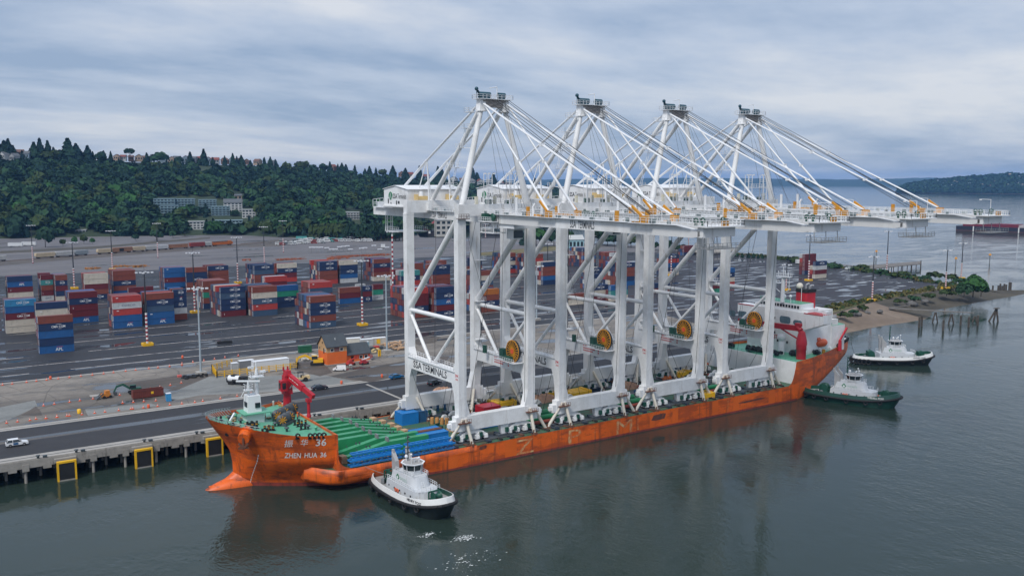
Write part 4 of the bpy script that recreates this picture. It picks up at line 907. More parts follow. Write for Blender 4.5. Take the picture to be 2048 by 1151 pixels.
    mb = MB(); mb.ball((CC-5.2, .3, 101.6), .55, 8, 0); mb.tube((CC-5.2, .3, 99), (CC-5.2, .3, 101.4), .1, n=5, mi=0); mb.ball((CC-4.5, .8, 101.0), .4, 8); mb.tube((CC-4.4, .8, 99), (CC-4.4, .8, 101), .1, n=5); mb.build('aviation_light', SHEAVE, AP)
    mb = MB(); mb.path([(CC+1.4, .4, 99), (CC+1.4, .4, 102.4), (CC-1.0, .4, 102.0)], .12, n=6); mb.build('apex_davit', WHITE2, AP)
    # access stair up the bow A-frame leg: landings
    mb = MB(); pr_ = None
    for k, t_ in enumerate((.18, .38, .58, .78)):
        c_ = Vector((CC-10.6, -1, 70.7)).lerp(Vector((CC-3.7, .3, 97)), t_); o = Vector((-1.6, 2.6+2.6*(1-t_), 0)); p_ = c_+o
        mb.bx(p_.x-1.2, p_.x+1.2, p_.y-1, p_.y+1, p_.z, p_.z+.1); mb.rail([(p_.x-1.2, p_.y-1, p_.z+.1), (p_.x+1.2, p_.y-1, p_.z+.1)], 1.1, .8, .05); mb.rail([(p_.x-1.2, p_.y+1, p_.z+.1), (p_.x-1.2, p_.y-1, p_.z+.1)], 1.1, .8, .05)
        if pr_ is not None:
            for q in (-.35, .35): mb.tube(pr_+Vector((0, q, .1)), p_+Vector((0, q, .1)), .07, n=4)
        mb.tube(p_, c_, .1, n=4); pr_ = p_
    B(mb, 'access_stair', WHITE2)
    # lattice latch frame under the apex
    mb = MB()
    for x0 in (CC-4.8, CC+2.4):
        for dx in (0, 1.6):
            for dy in (0, 1.6): mb.tube((x0+dx, -4.2+dy, 70.9), (x0+dx, -4.2+dy, 79.2), .1, n=4)
        for z in (73, 75.2, 77.4): mb.rail([(x0, -4.2, z-1.1), (x0+1.6, -4.2, z-1.1), (x0+1.6, -2.6, z-1.1), (x0, -2.6, z-1.1), (x0, -4.2, z-1.1)], 1.1, 1.6, .06)
        for dx in (-.9, .4, 2.0): mb.bx(x0+dx, x0+dx+.6, -4.4, -4.0, 78.9, 79.3)
    mb.bx(CC-4.8, CC+4, -4.2, -2.6, 74.9, 75.05); mb.rail([(CC-4.8, -4.2, 75.05), (CC+4, -4.2, 75.05)], 1.1, 1.2, .06); B(mb, 'latch_frame', WHITE2)
    # machinery house
    mb = MB(); x0, x1, y0, y1 = 3.0, 22.3, 32.0, 47.7
    mb.extr([(x0, y0, 69.6), (x0, y1, 69.6), (x0, y1, 74.5), (x0, (y0+y1)/2, 75.5), (x0, y0, 74.5)], (x1-x0, 0, 0)); mb.bx(x0-.4, x1+.4, y0-1.2, y1+.4, 69.2, 69.6); mb.bx(5.5, 19.8, 33, 47, 68.42, 69.2); MH = B(mb, 'machinery_house', WHITE)
    mb = MB()
    for (ya, za, yb, zb_) in ((y0-.35, 74.5, (y0+y1)/2, 75.62), ((y0+y1)/2, 75.62, y1+.35, 74.5)): mb.extr([(x0-.3, ya, za), (x0-.3, yb, zb_), (x0-.3, yb, zb_+.14), (x0-.3, ya, za+.14)], (x1-x0+.6, 0, 0))
    mb.build('roof', mat('bright_white_roof', (.80, .80, .80), .45, var=.03), MH)
    mb = MB(); mb.lathe([(1.25, 0), (1.25, .05)], (x0-.06, 43.2, 72.5), 18, 'x', 0); mb.add([(x0-.1, 43.9, 71.5), (x0-.1, 43.45, 71.5), (x0-.1, 43.15, 73.1), (x0-.1, 42.5, 71.4), (x0-.1, 42.25, 71.4), (x0-.1, 43.1, 73.5)], [(0, 1, 2, 5), (5, 2, 3, 4)], 1); mb.build('logo', [LOGO, WHITE2], MH)
    mb = MB(); mb.text('SSA', (x0-.05, 41.6, 71.7), (0, -1, 0), (0, 0, 1), w=2.9, h=1.5, bold=True); mb.text('Terminals', (x0-.05, 38.5, 71.7), (0, -1, 0), (0, 0, 1), w=5.6, h=1.5); mb.build('lettering', GRYT, MH)
    mb = MB()
    for y, z, a, c in ((44.9, 70.2, .5, 1.4), (43.1, 70.0, .4, .6), (39.4, 69.9, .5, 1.2), (38.1, 70.2, .9, .8)): mb.bx(x0-.05, x0-.01, y-a, y+a*.2, z, z+c)
    mb.build('opening', DARK, MH)
    mb = MB()
    for x in (7.0, 17.8): mb.bx(x-1.6, x+1.6, y0-2.2, y0-.1, 71.4, 72.6, 0); mb.bx(x-1.9, x-1.6, y0-2.3, y0-.1, 70.6, 73.1, 0); mb.tube((x, y0-1.0, 72.6), (x, y0-1.0, 74.0), .8, .55, n=10, mi=1)
    mb.build('stay_hoist', [mat('pale_yellow_steel', (.62, .45, .2), .5), WHITE2], MH)
    mb = MB(); mb.bx(x0, x1, y0-2.6, y0-.1, 69.6, 69.75); mb.rail([(x0, y0-2.5, 69.75), (x1, y0-2.5, 69.75)], 1.1, 1.6, .06); mb.rail([(x0, y1+.5, 69.6), (x0, y1+8, 69.0)], 2.2, 2.4, .08); mb.rail([(x0, y1+8, 69.0), (x1, y1+8, 69.0)], 1.2, 2, .06); mb.bx(x0, x1, y1+.4, y1+8, 68.8, 69.0); mb.bx(4, 8, 52, 54.6, 69, 70.4); B(mb, 'service_deck', WHITE2)
    mb = MB()
    for x in (CC-5.2, CC-3.4):
        for y in (54.6, 55.8): mb.tube((x, y, 61.2), (x, y, 66), .14, n=5)
    mb.bx(CC-5.4, CC+5, 46.5, 56, 61.0, 61.2); mb.rail([(CC-5.3, 46.6, 61.2), (CC-5.3, 55.9, 61.2)], 1.3, 1.2, .06); mb.rail([(CC+4.9, 46.6, 61.2), (CC+4.9, 55.9, 61.2)], 1.3, 1.2, .06)
    for z in (62.4, 63.8, 65): mb.bx(CC-5.3, CC-3.3, 54.6, 55.8, z, z+.08)
    B(mb, 'hanging_platform', WHITE2)
    # trolley, operator cab
    mb = MB(); mb.bx(CC-4.2, CC+4.2, -16, -5, 64.9, 65.9); mb.bx(CC-7.0, CC-4.7, -9.5, -3.2, 66.4, 66.6); mb.rail([(CC-7, -9.5, 66.6), (CC-7, -3.2, 66.6)], 1.1, .9, .06); mb.rail([(CC-6, -9.0, 63.6), (CC-6, -3.0, 63.6)], 1.2, .9, .06); mb.bx(CC-6.2, CC-2, -9.2, -2.8, 63.4, 63.6)
    for x in (CC-5.8, CC-2.2):
        for y in (-9, -3.1): mb.tube((x, y, 63.5), (x, y, 66.4), .1, n=5)
    TR = B(mb, 'trolley', WHITE2)
    mb = MB(); mb.bx(CC-1.4, CC+1.4, -12, -8.6, 61.9, 64.8); mb.build('operator_cab', WHITE2, TR)
    mb = MB(); mb.bx(CC-1.45, CC+1.45, -12.06, -11.9, 62.2, 64.2); mb.build('cab_window', GLASS, TR)
    mb = MB(); mb.rbx((CC-5.8, -5.2, 66.7), (1.9, 1.6, 1.9)); mb.lathe([(.3, -.3), (.95, -.3), (.95, .3), (.3, .3)], (CC-5.6, -8.4, 67.6), 12, 'x'); mb.tube((CC-5.6, -8.6, 66.6), (CC-5.6, -8.0, 68.6), .35, n=6); mb.build('drive_unit', DGREEN, TR)
    mb = MB(); mb.tube((CC-8.1, -1.0, 70.4), (CC-8.1, -1.0, 70.5), .1, n=4); mb.bx(CC-3.2, CC-1.8, -1.9, -.6, 70.95, 72.2); mb.bx(CC+3, CC+4, -1.9, -.9, 70.95, 71.8); B(mb, 'cabinet', DGREEN)
    mb = MB()
    for x in (CC-6.5, CC-.6, CC+5.6): mb.bx(x-.4, x+.4, -1.8, -1.2, 70.95, 73.0)
    B(mb, 'rope_guide', mat('ivory_steel', (.66, .62, .48), .5))
    # cable reel on the stern portal beam
    mb = MB(); c_ = (21.4, 2.9, 28.6); RRAD = 3.1
    mb.lathe([(RRAD, -.35), (RRAD, .35)], c_, 26, 'x', 0); RL = B(mb, 'cable_reel', DARK)
    mb = MB()
    for i in range(20):
        a = 2*math.pi*i/20; mb.bar((c_[0]-.5, c_[1]+.5*math.cos(a), c_[2]+.5*math.sin(a)), (c_[0]-.5, c_[1]+RRAD*1.03*math.cos(a), c_[2]+RRAD*1.03*math.sin(a)), .10, .2)
    mb.lathe([(RRAD*.97, 0), (RRAD*1.05, 0), (RRAD*1.05, .12), (RRAD*.97, .12)], (c_[0]-.55, c_[1], c_[2]), 26, 'x'); mb.build('spokes', mat('reel_amber', (.55, .24, .012), .5), RL)
    mb = MB(); mb.lathe([(.75, -.7), (.75, -.4)], c_, 14, 'x'); mb.build('hub', mat('hub_red', (.65, .09, .02), .5), RL)
    mb = MB(); mb.bx(19.9, 21.0, 2.6, 6.3, 25.75, 27.0); mb.build('reel_drive', DGREEN, RL)
    mb = MB(); mb.bx(20.8, 22.2, 7.6, 9.6, 25.7, 28.5); mb.bx(20.8, 21.6, 17.5, 18.7, 25.7, 28.0); B(mb, 'cabinet', MATS['dark_green_paint'])
    mb = MB(); mb.bx(19.4, 22.5, -.1, 10.5, 25.4, 25.55); mb.rail([(19.4, 0, 25.55), (19.4, 10.5, 25.55)], 1.1, 1.1, .05); B(mb, 'reel_platform', WHITE2)
    return T
c0 = make_crane()
CL = ['white ship-to-shore crane nearest the bow, first of four on the orange ship', 'white ship-to-shore crane standing second from the bow on the orange ship', 'white ship-to-shore crane standing third from the bow on the orange ship', 'white ship-to-shore crane nearest the stern bridge, last of four on the orange ship']
for k in range(4):
    c = c0 if k == 0 else copy_tree(c0)
    c.location.x = CC+k*STEP; tag(c, CL[k], 'crane', 'ship-to-shore cranes carried on the ship')
# ================================================================ deck cargo
ZD = 5.52
def girder(xr, y, left_thick, lbl):
    t = thing('steel_girder', lbl, 'girder', (xr-12, y, ZD), 0, 'green bent girders stowed on the fore deck')
    Lg = 24.0; h = 3.3; n = 2.0
    pr = [(-Lg, 0), (0, 0), (0, h), (-12, h), (-Lg+1, 1.3), (-Lg, 1.3)] if not left_thick else [(-Lg, 0), (0, 0), (0, 1.25), (-1, 1.25), (-12, h), (-Lg, h)]
    mb = MB(); mb.extr([(xr+p[0], y-.85, ZD+.5+p[1]) for p in pr], (0, 1.7, 0)); mb.build('beam', GREENC, t)
    mb = MB(); mb.bx(xr-12.2, xr-11.85, y-.8, y+.8, ZD+.5+h*.9, ZD+.5+h+1.1); mb.build('joint_pad', GREY, t)
    mb = MB()
    for k in (3, 8, 15.5, 20): mb.bar((xr-k, y-.9, ZD+.1), (xr-k-.4, y+.9, ZD+h*.9), .12, .12)
    for k in (5, 6, 17, 18): mb.rbx((xr-k, y, ZD+h*.8+.4), (.3, .3, .5))
    mb.build('lashing', DGREY, t)
    e = xr-Lg if not left_thick else xr
    mb = MB(); d = 1 if left_thick else -1
    for k in range(4): mb.rbx((e+d*(.5+.15*(k % 2)), y, ZD+.1+k*.5), (1.5, 2.1-.2*(k % 2), .46), .05*k)
    mb.build('timber_packing', WOOD, t)
    for q in (-20, -12, -4): pass
    mb = MB()
    for q in (-20, -12, -4): mb.bx(xr+q-.5, xr+q+.5, y-1.2, y+1.2, ZD, ZD+.5)
    mb.build('bearer', WOOD, t)
gl = ['green bent girder beside the blue trusses, timber packing at its bow end', 'green bent girder second in from the blue trusses, timber at its bow end']
girder(-8.2, .9, False, gl[0]); girder(-9.2, 5.0, False, gl[1])
gy = [9.6, 13.8, 18.0, 22.2, 26.4, 30.6]
for i, y in enumerate(gy):
    g_ = G((799, 785, 760, 752, 745, 741)[i], (868, 858, 852, 846, 840, 836)[i], 7)
    girder(min(-9, -6.2-.9*i), y, True, 'green bent girder with timber at its stern end, %s in from the quayside rail' % ['sixth', 'fifth', 'fourth', 'third', 'second', 'nearest'][i] if i < 5 else 'green bent girder with timber at its stern end, right along the quayside rail')
# blue trusses along the starboard rail
def truss(x0, x1, y, z, lbl):
    t = thing('steel_truss', lbl, 'truss', ((x0+x1)/2, y, ZD), 0, 'blue steel trusses along the rail')
    mb = MB()
    for dy in (-.7, .7):
        for dz in (0, 1.25): mb.bar((x0, y+dy, z+dz), (x1, y+dy, z+dz), .42, .42)
    mb.build('chords', BLUE, t)
    mb = MB(); n = int((x1-x0)/1.6)
    for i in range(n):
        a = x0+(x1-x0)*i/n; b_ = x0+(x1-x0)*(i+1)/n; s_ = i % 2
        for dy in (-.7, .7): mb.bar((a, y+dy, z+(0 if s_ else 1.25)), (b_, y+dy, z+(1.25 if s_ else 0)), .16, .16)
        mb.bar((a, y-.7, z+1.25), (a, y+.7, z+1.25), .2, .2)
    mb.build('lattice', BLUE, t); return t
truss(-33, -18.5, -3.4, ZD+.5, 'bright blue steel truss on the deck edge by the ship name'); truss(-32.2, -18, -3.0, ZD+2.0, 'upper bright blue truss stacked nearest the forecastle')
truss(-18, -2.5, -3.5, ZD+.4, 'bright blue steel truss ending by the first crane foot'); truss(-17, -3.5, -3.1, ZD+1.9, 'upper bright blue truss stacked nearest the first crane')
# blue boxes
def cargo_box(x0, x1, y0, y1, h, m, lbl, name='cargo_box', cat='container', strip=None):
    t = thing(name, lbl, cat, ((x0+x1)/2, (y0+y1)/2, ZD))
    mb = MB(); mb.bx(x0+.08, x1-.08, y0+.08, y1-.08, ZD+.15, ZD+h-.06)
    for x in (x0, x1-.18):
        for y in (y0, y1-.18): mb.bx(x, x+.18, y, y+.18, ZD, ZD+h)
    for z in (ZD+.05, ZD+h-.2):
        mb.bx(x0+.18, x1-.18, y0+.01, y0+.17, z, z+.19); mb.bx(x0+.18, x1-.18, y1-.17, y1-.01, z, z+.19); mb.bx(x0+.01, x0+.17, y0+.18, y1-.18, z, z+.19); mb.bx(x1-.17, x1-.01, y0+.18, y1-.18, z, z+.19)
    n = int((x1-x0)/.6)
    for i in range(1, n): x = x0+(x1-x0)*i/n; mb.bx(x-.08, x+.08, y0+.02, y0+.09, ZD+.3, ZD+h-.3)
    n = int((y1-y0)/.6)
    for i in range(1, n): y = y0+(y1-y0)*i/n; mb.bx(x0+.02, x0+.09, y-.08, y+.08, ZD+.3, ZD+h-.3)
    mb.build('body', m, t)
    if strip: mb = MB(); mb.bx(x0+.3, x1-.3, (y0+y1)/2-.8, (y0+y1)/2+.6, ZD+h-.05, ZD+h+.25); mb.build('lashing_gear', strip, t)
cargo_box(-10.0, -1.2, 1.6, 8.6, 3.4, BLUE, 'big bright blue cargo case behind the green girders', strip=RUST)
cargo_box(-3.8, 1.6, 24, 29, 3.6, BLUE, 'bright blue container beside the first crane, nearer the bow')
cargo_box(1.7, 5.0, 24.4, 29.6, 3.4, NAVYB, 'dull blue container tucked against the bright blue one')
# assorted cargo in each crane bay
def heap(name, lbl, cat, x, y, m, sx_, sy_, h, grp):
    P = []
    for i in range(14):
        row = []
        for j in range(9):
            a, b_ = i/13*2-1, j/8*2-1; e_ = max(0, 1-max(abs(a)**4, abs(b_)**4)); row.append((x+a*sx_/2+(R()-.5)*.3, y+b_*sy_/2+(R()-.5)*.3, ZD+h*e_*(.75+.4*R())))
        P.append(row)
    tag(MB().grid(P, 0, False, True).build(name, m), lbl, cat, grp)
def spreader(x, y, L_, lbl, n=4, m=YELLOW, z=0):
    t = thing('spreader_stack', lbl, 'lifting beam', (x, y, ZD), 0, 'yellow lifting beams on deck')
    for k in range(n):
        mb = MB(); yy = y+(k-(n-1)/2)*1.5; mb.bx(x-L_/2, x+L_/2, yy-.5, yy+.5, ZD+.6+z, ZD+1.9+z)
        for e_ in (-1, 1): mb.bx(x+e_*L_/2-.5, x+e_*L_/2+.5, yy-.65, yy+.65, ZD+.2+z, ZD+2.1+z)
        mb.build('beam', m, t)
    mb = MB(); mb.bx(x-L_*.3, x-L_*.3+.4, y-n*.8, y+n*.8, ZD, ZD+.6); mb.bx(x+L_*.3, x+L_*.3+.4, y-n*.8, y+n*.8, ZD, ZD+.6); mb.build('bearer', WOOD, t)
def pipe(x0, x1, y, r, m, lbl, z=0):
    mb = MB(); mb.tube((x0, y, ZD+r+.3+z), (x1, y, ZD+r+.3+z), r, n=14); mb.bx(x0+1, x0+1.6, y-r, y+r, ZD, ZD+.5); mb.bx(x1-1.6, x1-1, y-r, y+r, ZD, ZD+.5); tag(mb.build('long_pipe', m), lbl, 'pipe', 'long green pipes stowed between the cranes')
nth = ['first', 'second', 'third', 'fourth']
cargo_box(20.4, 26.6, 17.5, 22.5, 3.4, RED, 'dark red container between legs of the first crane', 'cargo_box')
cargo_box(11, 20, 8.2, 11.2, 1.6, BLUE, 'low bright blue case under the first crane behind its sill beam')
DARKBLUE = mat('tarred_blue_steel', (.012, .03, .06), .5, var=.3)
for k in range(4):
    xo = k*STEP
    if k < 3:
        pipe(xo+26.5, xo+41, 5.4, .85, GREENC, 'long green pipe nearest the water side between the %s and %s cranes' % (nth[k], nth[k+1])); pipe(xo+24.5, xo+39, 9.4, 1.0, GREENC, 'thicker long green pipe inboard between the %s and %s cranes' % (nth[k], nth[k+1]))
        pipe(xo+25.5, xo+40, 2.4, .55, mat('faded_red_steel', (.34, .07, .04), .6, var=.2), 'faded red pipe close to the sill beams between the %s and %s cranes' % (nth[k], nth[k+1]))
    if k == 0:
        for j in range(4):
            mb = MB(); p = (4.6+1.1*j, 21.2-1.0*j, ZD); mb.lathe([(.55, 0), (.6, .5), (.55, 1), (.6, 1.5), (.5, 2.0)], p, 10); tag(mb.build('drum', mat('tan_drum', (.50, .25, .08), .6)), 'tan upright drum, %s from the white leg in a row of four by the tarpaulin' % ['nearest', 'second', 'third', 'farthest'][j], 'drum', 'tan drums in a row')
    for j, x in enumerate((1.5, 12.5, 19.8, 28.8)):
        mb = MB(); mb.bar((xo+x, -4.5, ZD+.2), (xo+x-1.0, 4.5, ZD+.2), .7, .36); tag(mb.build('deck_beam', BLACK if j % 2 else MATS['rusty_steel']), '%s skid beam on deck between bogies, %s under the %s crane' % (['rusty', 'black'][j % 2], nth[j], nth[k]), 'beam', 'skid beams between bogies')
    # blue deck beams running athwart under the bogies
    for j, x in enumerate((-2.2, 8.5, 16, 23.5)):
        mb = MB(); mb.bar((xo+x, -4.3, ZD+.22), (xo+x-1.2, 2.8, ZD+.22), .8, .4); mb.rbx((xo+x, -4.1, ZD), (1.3, .9, .6)); tag(mb.build('deck_beam', DARKBLUE), 'dark blue skid beam on deck, %s under the %s crane' % (nth[j], nth[k]), 'beam', 'dark blue skid beams')
    # white and red spare assemblies with green parts on the far side
    for j in range(5):
        x, y = xo+5+4.4*j, 19.5+5*((j*7) % 3)/2
        t = thing('spare_bogie', 'white spare wheel bogie with red motors, %s in line by the %s crane' % ((['first', 'second', 'third', 'fourth', 'fifth'][j]), nth[k]), 'machinery', (x, y, ZD), 0, 'spare bogies and machinery on the port side')
        if k == 0 and j == 0: COL.objects.unlink(t); bpy.data.objects.remove(t); continue
        mb = MB(); mb.extr([(x-1.6, y-.5, ZD+.7), (x-.5, y-.5, ZD+1.9), (x+.5, y-.5, ZD+1.9), (x+1.6, y-.5, ZD+.7), (x+1.3, y-.5, ZD+.5), (x-1.3, y-.5, ZD+.5)], (0, 1.0, 0)); mb.build('frame', WHITE, t)
        [MB().tube((x+d, y-.7, ZD+.5), (x+d, y+.7, ZD+.5), .5, n=10).add([], []).build('wheel', GREY, t) for d in (-1, 1)]
        mb = MB(); mb.rbx((x-.4, y+.9, ZD+.6), (1.2, .8, .9), .4); mb.build('motor', [RED, DGREEN, NAVYB][j % 3], t)
    t = thing('steel_trestle', 'blue steel frame with white discs standing beyond the %s crane' % nth[k], 'frame', (xo+13.5, 33.5, ZD), 0, 'blue steel frames at the port side')
    mb = MB()
    for x in (xo+11, xo+13.5, xo+16): mb.bx(x-.3, x+.3, 33.2, 33.8, ZD, ZD+3.4)
    mb.bx(xo+10.7, xo+16.3, 33.25, 33.75, ZD+2.4, ZD+3.2); mb.build('frame', NAVYB, t)
    [MB().tube((x, 33.05, ZD+1.5), (x, 33.2, ZD+1.5), .6, n=12).add([], []).build('disc', WHITE2, t) for x in (xo+12.2, xo+14.8)]
    mb = MB(); mb.extr([(xo+17.2, 31, ZD), (xo+19, 31, ZD), (xo+20, 31, ZD+4.6), (xo+19, 31, ZD+4.8)], (0, 1.0, 0)); tag(mb.build('steel_plate', WHITE), 'leaning white steel strut by the %s crane on the port side' % nth[k], 'strut')
    for j in range(6):
        x, y = xo+3+21*R(), 8+9*R(); m = [RUST, WOOD, DGREEN, NAVYB, AMBER, GREY][j]
        nm = ['steel_scrap', 'timber_stack', 'green_box', 'blue_box', 'yellow_gear', 'grey_bin'][j]
        mb = MB()
        if j in (0, 1):
            for q in range(6): mb.bar((x-1.6, y-1+.4*q, ZD+.15+.2*(q % 3)), (x+1.6+R(), y-1+.4*q+.5*(R()-.5), ZD+.2+.2*(q % 3)), .3, .2)
        elif j == 4: mb.lathe([(.4, 0), (.9, .2), (.9, .9), (.4, 1.1)], (x, y, ZD), 10); mb.bar((x-1.3, y, ZD+.4), (x+1.3, y, ZD+.4), .4, .4)
        else: mb.rbx((x, y, ZD), (1.6+R(), 1.2+R(), .8+R()*.8), R()*.6); mb.rbx((x, y, ZD+.8), (1.9, .15, .9), R()*.6)
        tag(mb.build(nm, m), '%s lying on deck under the %s crane' % (['rusty steel offcuts', 'short raw timber stack', 'small dark green box', 'small blue box', 'yellow lifting gear', 'small grey bin'][j], nth[k]), ['scrap', 'timber', 'box', 'box', 'gear', 'bin'][j], 'small deck stores')
def gp(u, v, z=6.4): return G(u, v, z)
for u, v, L_, n_, lb in ((1004, 806, 6.5, 4, 'yellow lifting beams side by side beside the dark red container'), (1152, 786, 8, 4, 'yellow lifting beams seen through the second crane'), (1106, 789, 4.5, 2, 'short yellow beams behind the tan bundle of the second crane'), (1364, 747, 5.5, 3, 'yellow beams far under the third crane'), (1410, 790, 4, 3, 'short yellow beams by the fourth crane foot')):
    p = gp(u, v); spreader(p[0], p[1], L_, lb, n_)
for u, v, w_, d_, h_, lb in ((884, 787, 8.5, 4.5, 3.0, 'tan tarpaulin bundle under the first crane lettering beam'), (1087, 797, 9, 4.5, 2.4, 'tan tarpaulin bundle between the first and second cranes'), (1254, 772, 8, 4.5, 2.4, 'tan tarpaulin bundle between the second and third cranes')):
    p = gp(u, v); heap('tarpaulin_bundle', lb, 'bundle', p[0], p[1], TARP, w_, d_, h_, 'tan tarpaulin bundles')
for i, (u, v, w_, d_, m, lb) in enumerate(((1172, 778, 12, 6, DARKBLUE, 'dark blue flat steel panels seen through the second crane'), (1330, 765, 9, 5, DARKBLUE, 'dark blue flat steel panels seen through the third crane'), (1000, 818, 7, 4, GREY, 'grey flat panel behind the first crane sill'), (1480, 735, 7, 4, MATS['dark_green_paint'], 'dark green flat panel by the stern bulkhead'))):
    p = gp(u, v); mb = MB()
    for k in range(3): mb.rbx((p[0]+.3*k, p[1]+.2*k, ZD+.1+.35*k), (w_-k*.6, d_-k*.5, .3), .04*k)
    tag(mb.build('panel_stack', m), lb, 'steel panels')
for i, (u, v) in enumerate(((962, 800), (1046, 790), (1060, 812), (1120, 781), (1190, 771), (1206, 786), (1226, 760), (1290, 757), (1300, 772), (1385, 741), (1400, 755), (1445, 738), (1460, 752), (1500, 728), (1520, 742))):
    p = gp(u, v); mb = MB(); m = [WHITE, RUST, DGREEN, RED, NAVYB][i % 5]
    mb.extr([(p[0]-1.3, p[1]-.5, ZD+.3), (p[0]-.3, p[1]-.5, ZD+1.6), (p[0]+.6, p[1]-.5, ZD+1.4), (p[0]+1.4, p[1]-.5, ZD+.3)], (0, 1.1, 0)); mb.tube((p[0]-.9, p[1]-.9, ZD+.6), (p[0]-.9, p[1]+.9, ZD+.6), .55, n=10); mb.tube((p[0]+.9, p[1]-.9, ZD+.6), (p[0]+.9, p[1]+.9, ZD+.6), .55, n=10); mb.bar((p[0]-.6, p[1]+.8, ZD+.2), (p[0]+.6, p[1]+1.4, ZD+2.2), .3, .3)
    tag(mb.build('machine_part', m), '%s machine part lying inboard of the sills, %s from the bow' % (['white', 'rusty', 'dark green', 'red', 'dull blue'][i % 5], ['first', 'second', 'third', 'fourth', 'fifth', 'sixth', 'seventh', 'eighth', 'ninth', 'tenth', 'eleventh', 'twelfth', 'thirteenth', 'fourteenth', 'fifteenth'][i]), 'machine part', 'machine parts on deck')
_p = G(1328, 752, 6.4)
heap('orange_net', 'orange cargo net heap seen through the third crane', 'net', _p[0], _p[1], mat('net_orange', (.55, .16, .05), .9, var=.3), 5, 4, 1.6, None)
# low white-sided quayside hull rail screens beyond the cranes
t = thing('deck_screen', 'long white bulwark screen along the quayside edge of the ship deck', 'screen', (65, 36.6, ZD))
mb = MB(); mb.bx(4, 128, 36.3, 36.7, ZD, ZD+2.9); mb.bx(4, 128, 36.0, 37.0, ZD+2.9, ZD+3.15)
for x in range(6, 128, 4): mb.bx(x, x+.2, 35.9, 36.3, ZD, ZD+2.6)
mb.build('plating', WHITE, t)
